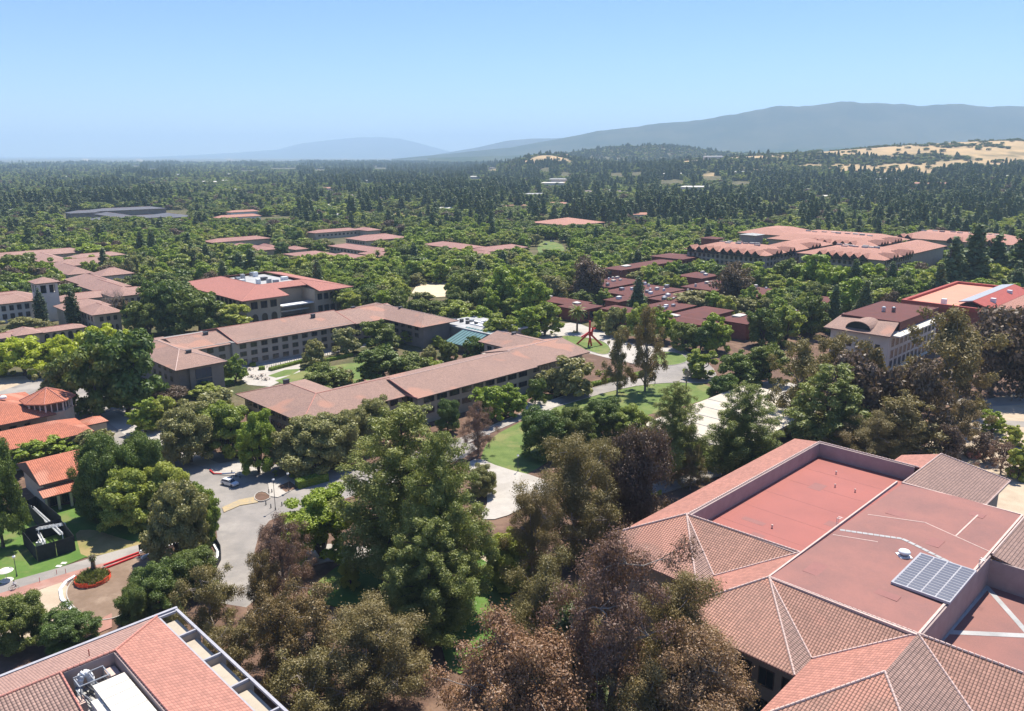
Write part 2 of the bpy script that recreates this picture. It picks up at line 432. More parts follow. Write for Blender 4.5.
def ridge(name, label, prof, d_top, d_foot, base_col, col2, rough_amp, seed, z_foot=0., y0=154.5):
    """a mountain range: crest heights read along the skyline, its own distance, depth and ravines"""
    na, nr = 260, 26
    px = np.linspace(prof[0][0], prof[-1][0], na); py = np.interp(px, [p[0] for p in prof], [p[1] for p in prof])
    th = np.arctan((px - CX) / F_PX)
    v = []
    for j in range(nr):
        t = j / (nr - 1)                       # 0 foot in front, .7 crest, 1 behind
        for i in range(na):
            D = d_foot + (d_top - d_foot) * (t / .7) if t <= .7 else d_top + (d_top - d_foot) * (t - .7) * 1.5
            crest = CAM_H + (y0 - py[i]) / F_PX * d_top
            s = (t / .7) if t <= .7 else 1 - (t - .7) / .3
            prof_s = s ** 1.15
            rv = fnoise(np.array(px[i] / 9.), np.array(t * 7.), seed) * rough_amp * s * (1.25 - s) * crest
            v.append((D * math.tan(th[i]), D, z_foot + (crest - z_foot) * prof_s + float(rv)))
    f = [[j * na + i, j * na + i + 1, (j + 1) * na + i + 1, (j + 1) * na + i] for j in range(nr - 1) for i in range(na - 1)]
    me = bpy.data.meshes.new(name); me.from_pydata(v, [], f); me.polygons.foreach_set('use_smooth', [True] * len(f))
    m, ns, ls = new_mat(name + '_mat'); p = pos_vec(ns)
    c = mixc(ns, ls, ramp(ns, ls, noise(ns, ls, p, .0016, 8, .65), .42, .6), base_col, col2)
    me.materials.append(finish(m, ns, ls, c, .95, .05))
    o = link(name, me); o['kind'] = 'structure'; o['label'] = label
ridge('mountains', 'long forested mountain range rising to the right', [(395, 158), (430, 155), (470, 151), (510, 147), (545, 141), (575, 135), (600, 131), (640, 125.5), (680, 122), (705, 119), (735, 113), (760, 109), (790, 107), (830, 104), (860, 104.5), (900, 107), (940, 106), (980, 108), (1030, 109), (1110, 114), (1300, 125)], 9500, 7500, (.035, .05, .03), (.07, .075, .045), .10, 1)
ridge('foothills', 'low wooded foothills in front of the mountain range', [(430, 157), (500, 155), (560, 153), (610, 148), (660, 149), (720, 151), (780, 149), (850, 146), (950, 146), (1080, 148), (1200, 152)], 7400, 5600, (.03, .05, .022), (.08, .085, .04), .08, 4)
ridge('far_mountains', 'faint blue far mountains in the middle of the skyline', [(140, 157), (190, 155), (240, 152.5), (285, 149), (310, 143), (335, 140), (362, 137.5), (385, 137), (405, 139), (430, 145), (452, 151), (480, 154), (520, 157)], 27000, 22000, (.04, .05, .035), (.07, .07, .05), .06, 2)
ridge('middle_mountains', 'pale blue ridge between the two mountain ranges', [(420, 157), (450, 152), (478, 147), (505, 141), (530, 138.5), (560, 138), (600, 139), (640, 142), (700, 150)], 15000, 12000, (.04, .05, .035), (.07, .07, .05), .06, 3)

# ---------------------------------------------------------------- ground sheets: lawns, roads, paths
def sheet_mat(name, c1, c2, c3=None, sc=.25, fine=3., rough=.9):
    m, ns, ls = new_mat(name); p = pos_vec(ns)
    c = mixc(ns, ls, ramp(ns, ls, noise(ns, ls, p, sc, 6, .65), .38, .64), c1, c2)
    if c3: c = mixc(ns, ls, ramp(ns, ls, noise(ns, ls, p, sc * .4, 4, .6), .52, .62, 0, .8), c, c3)
    g = noise(ns, ls, p, fine, 4, .7); c = mixc(ns, ls, ramp(ns, ls, g, .3, .7, 0, .3), c, tuple(x * .6 for x in c1))
    return finish(m, ns, ls, c, rough, .2, 0, g, .3, .05)
sheet_mat('lawn', (.11, .16, .04), (.165, .215, .06), (.24, .225, .085))
sheet_mat('lawn_rich', (.085, .165, .03), (.13, .21, .045), (.2, .2, .07))
sheet_mat('dry_grass', (.36, .27, .12), (.28, .22, .09), (.16, .19, .05))
sheet_mat('asphalt', (.33, .295, .26), (.235, .215, .195), (.40, .36, .31), .14)
sheet_mat('concrete', (.50, .455, .395), (.43, .39, .34), (.38, .34, .29), .3)
sheet_mat('sandy', (.52, .42, .30), (.44, .34, .24), None)
sheet_mat('soil', (.26, .18, .125), (.20, .135, .09), (.33, .24, .17), .35)
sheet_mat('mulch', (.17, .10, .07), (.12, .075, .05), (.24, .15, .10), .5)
sheet_mat('brick_paving', (.42, .22, .17), (.34, .18, .14), (.45, .3, .24), .4)
sheet_mat('paint_yellow', (.50, .37, .19), (.34, .29, .22), (.4, .33, .22), 1.2)
sheet_mat('paint_white', (.7, .68, .63), (.55, .53, .5), None, 1.5)
sheet_mat('pale_sand', (.66, .55, .38), (.60, .49, .33), None)
LEVEL = [0]
def smooth_closed(pts, it=2):
    for _ in range(it):
        q = []
        for i in range(len(pts)):
            a, b = pts[i], pts[(i + 1) % len(pts)]
            q += [(a[0] * .75 + b[0] * .25, a[1] * .75 + b[1] * .25), (a[0] * .25 + b[0] * .75, a[1] * .25 + b[1] * .75)]
        pts = q
    return pts
def sheet(name, mat, pix, label, it=0, lvl=None, rim=None):
    LEVEL[0] += 1; z = .012 + .008 * LEVEL[0] if lvl is None else lvl
    pts = [tuple(G(*p)[:2]) for p in pix]
    if it: pts = smooth_closed(pts, it)
    mb = MB(); mb.prism(pts, -.3, z)
    o = solo(name, mb, [mat], label, None, kind='structure')
    if rim:
        k = MB(); n = len(pts); rng = rim if isinstance(rim, tuple) else (0, n)
        for i in range(rng[0], min(rng[1], n)):
            a, b = Vector((*pts[i], 0)), Vector((*pts[(i + 1) % n], 0)); d = (b - a)
            if d.length < .05: continue
            d.normalize(); nn = Vector((-d.y, d.x, 0)) * .09
            k.hexa([a - nn, b - nn, b + nn, a + nn, *[q + Vector((0, 0, z + .12)) for q in (a - nn, b - nn, b + nn, a + nn)]])
        solo('kerb', k, ['concrete'], 'concrete kerb edging the ' + label, None, kind='structure')
    return o
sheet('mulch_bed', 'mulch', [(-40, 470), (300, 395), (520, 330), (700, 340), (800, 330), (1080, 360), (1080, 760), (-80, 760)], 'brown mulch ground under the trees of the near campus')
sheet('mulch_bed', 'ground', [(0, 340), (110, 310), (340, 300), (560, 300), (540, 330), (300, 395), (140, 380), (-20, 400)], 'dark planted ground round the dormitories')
sheet('street', 'asphalt', [(-30, 392), (40, 378), (75, 372), (125, 400), (150, 425), (200, 448), (250, 462), (310, 468), (350, 472), (400, 455), (470, 440), (480, 452), (410, 478), (352, 496), (330, 505), (290, 512), (262, 524), (252, 560), (262, 610), (200, 600), (218, 545), (215, 515), (200, 492), (175, 470), (130, 445), (95, 455), (60, 430), (-20, 450)], 'grey asphalt street and junction on the left', 1)
sheet('pavement', 'concrete', [(98, 415), (112, 411), (150, 428), (200, 455), (225, 466), (218, 471), (170, 458), (128, 437)], 'pale concrete pavement beside the street')
sheet('plaza', 'sandy', [(-20, 385), (0, 378), (25, 376), (30, 381), (10, 388), (-20, 398)], 'sandy plaza corner on the left')
sheet('lawn', 'lawn', [(478, 470), (486, 440), (520, 422), (560, 403), (610, 391), (645, 384.5), (680, 382), (708, 383.5), (716, 395), (700, 402), (660, 412), (610, 424), (570, 445), (530, 475), (505, 478)], 'green lawn sloping below the curved walk', 2)
sheet('path', 'asphalt', [(440, 446), (480, 431), (520, 414), (556, 398), (590, 389), (618, 381), (646, 372), (655, 366), (672, 366), (690, 362), (680, 352), (664, 346), (690, 352), (706, 362), (716, 372), (716, 382), (700, 383.5), (677, 382.5), (642, 385), (612, 391), (577, 401), (540, 412), (505, 427), (470, 442), (445, 455)], 'curved walk in front of the long dormitory', 1, rim=True)
sheet('path', 'concrete', [(520, 404), (545, 399), (560, 404), (548, 412), (530, 413)], 'concrete forecourt of the long dormitory')
sheet('path', 'concrete', [(540, 327), (556, 325), (575, 322), (590, 328), (612, 334), (630, 345), (665, 347), (690, 353), (668, 352), (652, 357), (650, 367), (615, 360), (580, 351), (556, 341), (535, 338)], 'pale walk round the sculpture lawn', 1)
sheet('lawn', 'lawn', [(552, 338), (566, 335.5), (582, 337), (604, 341), (612, 350), (606, 356), (588, 351), (570, 345)], 'sculpture lawn under the red beams', 2, rim=True)
sheet('lawn', 'lawn', [(655, 364), (650, 358), (658, 352), (674, 352), (688, 357), (690, 360.5), (680, 364.5), (668, 366)], 'small oval lawn beside the walk', 2, rim=True)
sheet('courtyard', 'concrete', [(232, 372), (250, 362), (262, 356), (352, 338), (380, 330), (400, 336), (372, 345), (300, 362), (300, 372), (270, 387), (248, 385)], 'pale courtyard paving between the dormitories')
sheet('lawn', 'lawn', [(275, 381), (300, 372), (345, 364), (368, 362), (372, 385), (340, 392), (300, 390)], 'courtyard lawn between the two dormitory wings')
sheet('lawn', 'lawn', [(268, 376), (285, 370), (302, 369), (292, 375), (276, 378)], 'small grass strip beside the cycle racks')
sheet('lawn', 'lawn', [(215, 376), (232, 372), (240, 378), (222, 388), (208, 390)], 'grass strip at the dormitory corner')
sheet('lawn', 'lawn_rich', [(-40, 600), (-30, 525), (20, 512), (80, 503), (135, 505), (160, 530), (135, 548), (85, 558), (50, 572)], 'lush lawn beside the orange roofed building')
sheet('bare_patch', 'dry_grass', [(75, 531), (95, 530), (112, 536), (135, 543), (150, 541), (138, 548), (105, 555), (82, 558), (78, 545)], 'worn dry grass patch on the lawn', 1)
sheet('path', 'asphalt', [(-30, 602), (0, 585), (50, 571), (100, 556), (140, 545), (152, 540), (160, 546), (140, 554), (80, 571), (-20, 608)], 'grey path along the lawn', 0)
sheet('path', 'brick_paving', [(-30, 608), (0, 594), (70, 573), (140, 554), (140, 558), (70, 581), (0, 602), (-30, 618)], 'red brick band along the grey path')
sheet('yard', 'sandy', [(-30, 620), (0, 604), (62, 583), (72, 590), (66, 602), (84, 618), (80, 640), (-30, 650)], 'sandy concrete yard in the lower left')
sheet('circle_bed', 'soil', [(66, 590), (76, 578), (98, 570), (135, 558), (158, 556), (170, 570), (150, 600), (120, 618), (100, 622), (86, 618), (68, 603)], 'bare soil circle round the fenced planter', 2, rim=True)
sheet('path', 'brick_paving', [(98, 621), (112, 614), (112, 628), (98, 634)], 'brick step by the bare soil circle')
sheet('crossing', 'paint_yellow', [(222, 508), (240, 500), (256, 497), (258, 503), (240, 506), (224, 513)], 'faded yellow paint on the asphalt junction')
sheet('traffic_island', 'mulch', [(254, 499), (256, 494), (264, 492), (272, 498), (264, 502), (258, 502)], 'mulched traffic island by the bollards', 1, rim=True)
sheet('pavement', 'concrete', [(268, 484), (290, 474), (305, 482), (296, 488), (290, 492), (278, 498), (270, 497)], 'white concrete corner by the lamp post')
sheet('mulch_bed', 'mulch', [(278, 487), (290, 482), (298, 488), (286, 493)], 'triangular mulch bed by the lamp post')
sheet('pavement', 'concrete', [(210, 466), (245, 460), (270, 463), (262, 474), (240, 476), (214, 475)], 'pavement behind the parked car')
sheet('path', 'concrete', [(465, 465), (478, 458), (500, 468), (540, 478), (560, 490), (530, 505), (500, 520), (478, 520), (490, 500), (478, 482)], 'concrete path bend between the pines', 1)
sheet('lawn', 'lawn_rich', [(300, 600), (330, 572), (350, 560), (385, 562), (380, 590), (350, 610)], 'bright lawn below the street', 1)
sheet('lawn', 'lawn_rich', [(440, 640), (460, 560), (500, 540), (515, 600), (490, 660), (450, 680)], 'lawn between the tall pines', 1)
sheet('path', 'sandy', [(478, 558), (500, 553), (540, 553), (530, 562), (490, 565)], 'pale path under the trees in the middle foreground')
sheet('pavement', 'concrete', [(300, 548), (330, 545), (375, 548), (372, 560), (330, 562), (300, 568)], 'concrete walk under the spreading tree')
sheet('path', 'asphalt', [(640, 488), (690, 474), (720, 468), (722, 476), (700, 482), (650, 498)], 'grey path beside the tiled hall')
sheet('dry_slope', 'sandy', [(880, 500), (940, 430), (960, 405), (1040, 390), (1060, 520), (1000, 520), (940, 520)], 'dry straw coloured ground at the right edge', 1)
sheet('dry_slope', 'sandy', [(955, 440), (972, 424), (1000, 428), (1040, 420), (1045, 480), (1010, 470), (975, 460)], 'sandy bare ground at the right edge', 1)
sheet('path', 'asphalt', [(935, 398), (980, 400), (1050, 396), (1050, 404), (980, 408), (935, 404)], 'grey path under the eucalyptus trees')
sheet('path', 'asphalt', [(968, 421), (1000, 421), (1050, 424), (1050, 429), (1000, 427), (980, 429)], 'narrow grey path across the dry ground')
sheet('path', 'concrete', [(752, 386), (775, 380), (800, 386), (782, 394), (765, 392)], 'sunny forecourt behind the white roof')
sheet('sand_court', 'pale_sand', [(412, 293), (418, 284), (447, 281), (447, 297), (412, 299)], 'pale sand court among the trees')
sheet('parking', 'asphalt', [(135, 260), (165, 252), (215, 262), (190, 272)], 'car park behind the library')
sheet('lawn', 'lawn', [(536, 252), (540, 241), (560, 243), (566, 250), (558, 262), (548, 258)], 'distant bright lawn before the pink roofed pavilion', 1)
sheet('path', 'concrete', [(405, 268), (470, 262), (520, 270), (515, 273), (470, 266), (405, 272)], 'pale road by the far dormitory')

# ---------------------------------------------------------------- buildings
def caps(root, mat, lines, r=.16, name='ridge_cap'):
    """a row of ridge tiles along every given line, as one part"""
    for p, q in lines:
        mb = MB()
        p, q = Vector(p) + Vector((0, 0, .06)), Vector(q) + Vector((0, 0, .06)); L = (q - p).length; n = max(1, int(L / .62)); d = (q - p) / n
        for i in range(n):
            mb.tube(p + d * i, p + d * (i + .86), r, r * .82, 6)
        part(root, name, mb, mat)

# --- the large tiled hall, lower right
P = [(107.4, -66.3), (98.1, -46.6), (87.7, -26.7)]
Q = [(108.1, -46.8), (98.4, -26.7), (99.0, -7.0)]
hall = thing('tiled_hall', 'large hall with stepped pink tile roofs and red flat roof decks', 'building', W(118, -45, 0))
foot(74, 172, -76, 0)
ZR, ZE = 18., 14.2
def pt(k, da, db, z): return W(P[k][0] + da, P[k][1] + db, z)
lines = []
wl = MB()
wl.box(96.5, 156, -71.2, -46, 0, 13.7); wl.box(87.6, 146, -53.8, -27, 0, 13.6); wl.box(77, 98, -34, 10, 0, 13.5); wl.box(98, 127, -26, 10, 0, 12.55)
wl.box(110, 157.5, -70.5, -66.3, 13.7, 15.4); wl.box(146.2, 156.5, -45.5, -34.6, 0, 15.4); wl.box(156.6, 166.4, -51.5, -34.6, 0, 15.4)
part(hall, 'wall', wl, 'wall_tan')
for k in range(3):
    J = pt(k, -13.3, 10.7, ZE); V = pt(k, -8.5, 10.6, ZE) if k < 2 else W(98.4 - 8.5, -16.0, ZE)
    Pk = W(*P[k], ZR); Qk = W(*Q[k], ZR); K = pt(k, -13.3, -9.0, ZE)
    mb = MB()
    if k == 0:
        H1 = G(622, 530.5, 16.0); K = W(94.1, -71, ZE); mb.slab([Pk, H1, K, J]); lines.append((Pk, H1))
    else:
        mb.slab([Pk, K, J]); lines.append((Pk, K))
    part(hall, 'roof_slope', mb, 'tile_near', 'fascia')
    mb = MB()
    if k < 2: mb.slab([Pk, J, V]); lines += [(Pk, J), (Pk, V)]
    else: mb.slab([Pk, J, V, Qk.lerp(W(98.4, -26.7, ZR), 1)]); lines += [(Pk, J), (W(98.4, -26.7, ZR), V)]
    part(hall, 'roof_slope', mb, 'tile_brown', 'fascia')
    mb = MB()
    top = Pk if k < 2 else W(98.4, -26.7, ZR)
    mb.slab([top, V, Qk]); lines += [(top, Qk)]
    part(hall, 'roof_slope', mb, 'tile_near', 'fascia')
    if k < 2:
        Kn = pt(k + 1, -13.3, -9.0, ZE); Pn = W(*P[k + 1], ZR)
        mb = MB(); mb.slab([Pn, Qk, V, J, Kn]); part(hall, 'roof_slope', mb, 'tile_plates', 'fascia')
        lines.append((Qk, V))
mb = MB(); mb.slab([W(107.4, -66.3, ZR), W(156.6, -66.0, ZR), W(160.2, -73, 16), G(622, 530.5, 16.0)])
part(hall, 'roof_slope', mb, 'tile_plates', 'fascia')
mb = MB(); mb.slab([W(156.6, -66.0, ZR), W(156.4, -46.2, ZR), W(162.0, -50, 15.9), W(160.2, -73, 16)]); part(hall, 'roof_slope', mb, 'tile_near')
mb = MB(); mb.slab([W(146.2, -45.7, ZR), W(167, -45.7, ZR), W(167, -33.1, 16), W(146.2, -33.1, 16)]); part(hall, 'roof_slope', mb, 'tile_brown', 'fascia')
mb = MB(); mb.slab([W(146.2, -45.7, ZR + .01), W(167, -45.7, ZR + .01), W(167, -53, 15.8), W(156.6, -53, 15.8), W(156.6, -45.9, ZR)]); part(hall, 'roof_slope', mb, 'tile_plates', 'fascia')
mb = MB(); mb.slab([W(127.6, -26.1, ZR), W(146.6, -26.1, ZR), W(146.6, -8, 13.6), W(127.6, -8, 13.6)]); part(hall, 'roof_slope', mb, 'tile_brown', 'fascia')
lines += [(W(146.2, -45.7, ZR), W(167, -45.7, ZR)), (W(167, -45.7, ZR), W(167, -33.2, 16)), (W(107.4, -66.1, ZR), W(156.4, -66.0, ZR)), (W(156.6, -66, ZR), W(156.4, -46.2, ZR)), (W(146.5, -26.2, ZR), W(127.8, -26.2, ZR)), (W(146.3, -33.2, 16), W(167, -33.2, 16))]
caps(hall, 'cap_light', lines, .17)
mb = MB(); mb.box(107.9, 156.2, -65.6, -46.9, 14.6, 15.0); part(hall, 'roof_deck', mb, 'membrane_bright', label='bright red sunken flat roof deck behind the parapets')
mb = MB(); mb.box(107.9, 156.4, -66.05, -65.6, 14.4, 17.95); mb.box(156.0, 156.4, -65.6, -46.9, 14.4, 17.95); mb.box(107.6, 107.9, -65.6, -46.9, 14.4, 17.93)
part(hall, 'parapet', mb, 'plaster_mauve')
mb = MB(); mb.slab([W(98.3, -46.5, 18.0), W(146.1, -45.6, 18.0), W(146.4, -36, 18.22), W(98.4, -36, 18.22)], 3.6)
mb.slab([W(98.4, -36, 18.22), W(146.4, -36, 18.22), W(146.6, -26.5, 18.0), W(98.5, -26.7, 18.0)], 3.6)
part(hall, 'roof_deck', mb, 'membrane_worn', label='worn brownish red upper roof deck with pale seams')
mb = MB(); mb.box(98.1, 146.3, -46.75, -46.5, 17.6, 18.14); mb.box(98.3, 146.3, -26.75, -26.45, 17.6, 18.18); mb.box(97.9, 98.25, -46.5, -26.7, 17.6, 18.12); mb.box(146.3, 146.55, -45.8, -26.5, 17.6, 18.14)
part(hall, 'coping', mb, 'cap_light')
mb = MB(); mb.box(98.4, 127.4, -26.4, 12, 12.6, 13.0); part(hall, 'roof_deck', mb, 'membrane_worn', label='low rust red deck with grey walkways at the right edge')
mb = MB(); mb.box(98.4, 127.4, -26.44, -26.2, 13, 17.95); mb.box(127.4, 127.7, -26.2, 12, 12.8, 17.3); mb.box(98.3, 98.6, -26.2, 12, 12.8, 17.6); part(hall, 'parapet', mb, 'plaster_mauve')
mb = MB()
def strip(p, q, z, w_=.28):
    dz = lambda p_: 18.275 - abs((p_[0] - p_[1]) * R2 + 36) * .0233 if z > 18 else z
    p, q = Vector((*p, dz(p))), Vector((*q, dz(q))); d = (q - p).normalized(); n_ = Vector((-d.y, d.x, 0)) * w_ / 2
    mb.hexa([p - n_ - Vector((0, 0, .1)), q - n_ - Vector((0, 0, .1)), q + n_ - Vector((0, 0, .1)), p + n_ - Vector((0, 0, .1)), p - n_, q - n_, q + n_, p + n_])
def gp(px, py, z): return tuple(G(px, py, z)[:2])
for a, b, ww in (((868, 513), (925, 522), .16), ((925, 522), (990, 550), .16), ((956, 535), (978, 514), .22), ((833, 533), (878, 541), .16)):
    mb = MB(); strip(gp(*a, 18.3), gp(*b, 18.3), 18.3, ww); part(hall, 'seam', mb, 'cap_light')
mb = MB()
for i in range(11):
    for (x0, y0), (x1, y1) in ((((840, 528)), (902, 538)), ((902, 538), (975, 573))):
        t0, t1 = i / 11 + .004, (i + .93) / 11
        a = (x0 + (x1 - x0) * t0, y0 + (y1 - y0) * t0); b = (x0 + (x1 - x0) * t1, y0 + (y1 - y0) * t1)
        strip(gp(*a, 18.33), gp(*b, 18.33), 18.33, .62)
part(hall, 'roof_walkway', mb, 'roof_grey')
mb = MB(); strip(gp(985, 585, 13), gp(1030, 636, 13), 13.03, .8); strip(gp(945, 632, 13), gp(1030, 636, 13), 13.04, 1.0); strip(gp(940, 640, 13), gp(985, 588, 13), 13.05, .9)
part(hall, 'roof_walkway', mb, 'roof_grey')
for a, b, w_, l_, z_ in ((112, -58, 3.0, 2.2, 15.0), (126, -51, 2.2, 1.6, 15.0), (139, -60, 3.4, 2.4, 15.0), (118, -62, 1.4, 4.0, 15.0)):
    mb = MB(); mb.box(a, a + w_, b, b + l_, z_ - .02, z_ + .012); part(hall, 'roof_patch', mb, 'membrane_patch')
for a, b, w_, l_ in ((103, -44, 4.0, 2.4), (124, -34.5, 3.0, 2.0), (131, -43, 2.4, 3.4), (140, -33, 2.0, 2.2), (104, -34.5, 1.6, 3.2)):
    z_ = 18.22 - abs(b + l_ / 2 + 36) * .0225; mb = MB(); mb.box(a, a + w_, b, b + l_, z_ - .3, z_ + .03); part(hall, 'roof_patch', mb, 'membrane_patch')
for a in (116, 124, 132, 140, 148): mb = MB(); mb.box(a, a + .07, -65.5, -47, 14.98, 15.015); part(hall, 'seam', mb, 'membrane_patch')
# solar skylight
sol = thing('solar_array', 'tilted solar panel array of four blue columns on the upper deck', 'solar panels', W(113, -30, 18.2))
mb = MB(); c = [W(108.0, -33.6, 18.55), W(119.4, -33.6, 18.75), W(119.4, -26.0, 18.75), W(108.0, -26.0, 18.55)]
mb.slab(c, .35); part(sol, 'frame', mb, 'metal_pale')
for k in range(4):
    mb = MB()
    for j in range(14):
        a0 = 108.35 + j * .78; b0 = -33.3 + k * 1.83
        z = lambda a: 18.55 + (a - 108) * .0175 + .03
        mb.slab([W(a0, b0, z(a0)), W(a0 + .5, b0, z(a0) + .06), W(a0 + .5, b0 + 1.62, z(a0) + .06), W(a0, b0 + 1.62, z(a0))], .05)
    part(sol, 'panel', mb, 'panel_blue')
ven = thing('roof_vent', 'round white vent with a blue shaded drum on the upper deck', 'vent', G(904, 556, 18.2))
mb = MB(); o = ven.location; mb.box(-.9, .9, -.9, .9, 0, .12, xy=True); mb.v = [o + p for p in mb.v]; part(ven, 'base', mb, 'white')
mb = MB(); mb.lathe(o + Vector((0, 0, .12)), [(.55, 0), (.55, .5)], 14); part(ven, 'drum', mb, 'metal_grey', smooth=True)
mb = MB(); mb.lathe(o + Vector((0, 0, .55)), [(.85, 0), (.85, .18), (.7, .36), (.3, .48), (.02, .5)], 16); part(ven, 'cap', mb, 'white', smooth=True)
for i, (x, y) in enumerate(((836, 474), (835, 487), (855, 492), (772, 528))):
    mb = MB(); o = G(x, y, 15.0); mb.tube(o, o + Vector((0, 0, .45)), .12, n=8); mb.tube(o + Vector((0, 0, .45)), o + Vector((0, 0, .6)), .2, .16, n=8)
    solo('vent_pipe', mb, ['cap_light'], ['small pale vent pipe at the far end of the sunken red deck', 'small pale vent pipe on the left of the sunken deck middle', 'small vent pipe nearest the upper deck edge', 'small pale vent pipe near the front hip of the sunken deck'][i], 'vent pipe', o, 'vent pipes on the sunken deck')
def ladder(px, py, z, lab, zb=1.2):
    o = G(px, py, z); mb = MB()
    for s in (-.3, .3):
        mb.tube(o + Vector((s * R2, s * R2, -1.5)), o + Vector((s * R2, s * R2, zb)), .035, n=5); 
    for k in range(7): mb.tube(o + Vector((-.3 * R2, -.3 * R2, -1.3 + k * .38)), o + Vector((.3 * R2, .3 * R2, -1.3 + k * .38)), .025, n=4)
    for s in (-.3, .3): mb.tube(o + Vector((s * R2, s * R2, zb)), o + Vector((s * R2 + .5, s * R2 - .5, zb)), .035, n=5)
    solo('roof_ladder', mb, ['metal_grey'], lab, 'ladder', o)
ladder(837, 524, 18, 'thin steel ladder down to the sunken red deck'); ladder(979, 566, 18, 'thin steel ladder at the right edge of the upper deck')
windows(hall, '-a', 87.55, -52, -36, 5, (8.8, 4.2), 2.0, 2.4); windows(hall, '-b', -71.25, 100, 154, 14, (9.5, 4.5), 1.8, 2.2)
windows(hall, '-a', 76.95, -33, -12, 6, (8.8, 4.2), 2.0, 2.4)

# --- bottom left building
bl = thing('tiled_plant_building', 'building with orange tile slopes round a roof well of machinery', 'building', W(25, -85, 0))
foot(-10, 40, -104, -50)
mb = MB(); mb.box(-3, 20.3, -100.4, -77, 0, 13.9); mb.box(20.3, 33.2, -100.4, -58.5, 0, 14.38); part(bl, 'wall', mb, 'wall_tan')
mb = MB(); mb.slab([W(33.9, -101.2, 16), W(33.9, -58, 16), W(26.3, -58, 18), W(26.3, -94.0, 18)]); part(bl, 'roof_slope', mb, 'tile_plates', 'fascia')  # sunward slope: its brightness is painted into the tile colour
mb = MB(); mb.slab([W(33.9, -101.2, 16), W(26.3, -94.0, 18), W(20.2, -94.0, 18), W(-4, -94.0, 18), W(-4, -101.2, 16)]); part(bl, 'roof_slope', mb, 'tile_pink', 'fascia')
mb = MB(); mb.slab([W(20.2, -94.0, 18), W(20.2, -76, 14.2), W(-4, -76, 14.2), W(-4, -94.0, 18)]); part(bl, 'roof_slope', mb, 'tile_brown', 'fascia')  # slope away from the sun: its shade is painted into the tile colour
caps(bl, 'cap_rust', [(W(33.9, -101.2, 16), W(26.3, -94, 18)), (W(26.3, -94, 18), W(26.3, -58, 18)), (W(20.3, -94, 18), W(-4, -94, 18)), (W(20.2, -94, 18), W(20.2, -76, 14.3)), (W(20.3, -94, 18), W(26.3, -94, 18))], .15)
mb = MB(); mb.box(20.4, 26.0, -93.8, -58, 14.4, 14.8); part(bl, 'well_floor', mb, 'roof_grey')
mb = MB(); mb.box(20.2, 20.4, -93.8, -60, 12, 17.4) if False else mb.box(26.0, 26.2, -93.8, -58, 14.4, 17.9); mb.box(20.45, 26.0, -94.0, -93.8, 14.4, 17.9); part(bl, 'well_wall', mb, 'plaster_mauve')
mb = MB()
mb.box(36.55, 36.9, -102.2, -58.2, 15.35, 15.65); mb.box(-4, 36.95, -102.3, -101.85, 15.35, 15.75)
for b in (-101.6, -95.4, -88.2, -81.0, -73.8, -66.6): mb.box(34.1, 36.5, b, b + .25, 15.3, 15.62)
mb.box(33.95, 34.25, -101, -58.2, 15.3, 15.72)
part(bl, 'trellis_beam', mb, 'metal_pale')
for b in (-101.0, -94.8, -87.6, -80.4, -73.2, -65.9): mb = MB(); mb.box(34.3, 36.4, b, b + 5.5, 14.3, 14.5); part(bl, 'ledge', mb, 'wall_stone')
for b in (-95.4, -88.2, -81.0, -73.8, -66.6): mb = MB(); mb.box(34.0, 37.0, b + .05, b + .32, 9, 15.28); part(bl, 'fin', mb, 'wall_tan')
windows(bl, '+a', 33.25, -99, -62, 8, (8.5, 4.5), 2.2, 2.2); windows(bl, '-b', -100.45, 2, 32, 7, (9.5, 5.0), 2.2, 2.2)
cu = thing('cooling_unit', 'large cream boxed cooling unit with five roof panels in the roof well', 'cooling unit', W(24, -84, 14.8))
mb = MB(); mb.box(22.3, 25.6, -89.6, -74, 14.8, 17.35); part(cu, 'casing', mb, 'cream')
for i in range(9):
    mb = MB(); mb.box(22.2, 25.7, -89.7 + i * 1.75, -89.7 + i * 1.75 + 1.68, 17.36, 17.44); part(cu, 'roof_panel', mb, 'roof_white')
mb = MB(); mb.box(21.3, 22.25, -87.6, -78, 14.8, 17.0); part(cu, 'side_cabinet', mb, 'cream')
dc = thing('air_duct', 'curved silver air duct beside the cooling unit', 'duct', W(22.3, -93, 14.8))
mb = MB(); prev = None
for i in range(9):
    t = math.pi * i / 8; p = W(21.6 + .9 * (1 - math.cos(t)) / 1.4, -92.6, 16.2 + 1.4 * math.sin(t))
    if prev is not None: mb.tube(prev, p, .42, n=10)
    prev = p
part(dc, 'elbow', mb, 'white', smooth=True)
mb = MB(); mb.tube(W(21.6, -92.6, 16.2), W(20.9, -91.0, 15.2), .42, n=10); mb.tube(W(22.9, -92.6, 16.2), W(22.9, -92.6, 14.8), .42, n=10); part(dc, 'pipe', mb, 'metal_grey', smooth=True)
cd = thing('roof_machinery', 'dark frame of pipes and conduits in the roof well', 'machinery', W(23, -91, 14.8))
for i in range(8):
    mb = MB(); a = 21.2 + (i % 4) * .9; mb.tube(W(a, -92.8 + i * .12, 15 + .25 * i), W(a + .5, -88.4, 15.6 + .2 * i), .07 + .02 * (i % 3), n=6); part(cd, 'pipe', mb, 'metal_dark' if i % 2 else 'metal_grey')
mb = MB()
for a in (21.0, 22.6, 24.2):
    for b in (-92.4, -90.2): mb.box(a, a + .12, b, b + .12, 14.8, 17.6)
    mb.box(a, a + .12, -92.4, -90.1, 17.5, 17.62); mb.box(a, a + .1, -92.4, -90.1, 16.2, 16.3)
mb.box(21, 24.3, -92.4, -92.28, 17.62, 17.74); mb.box(21, 24.3, -90.2, -90.08, 17.62, 17.74)
part(cd, 'frame', mb, 'metal_grey')
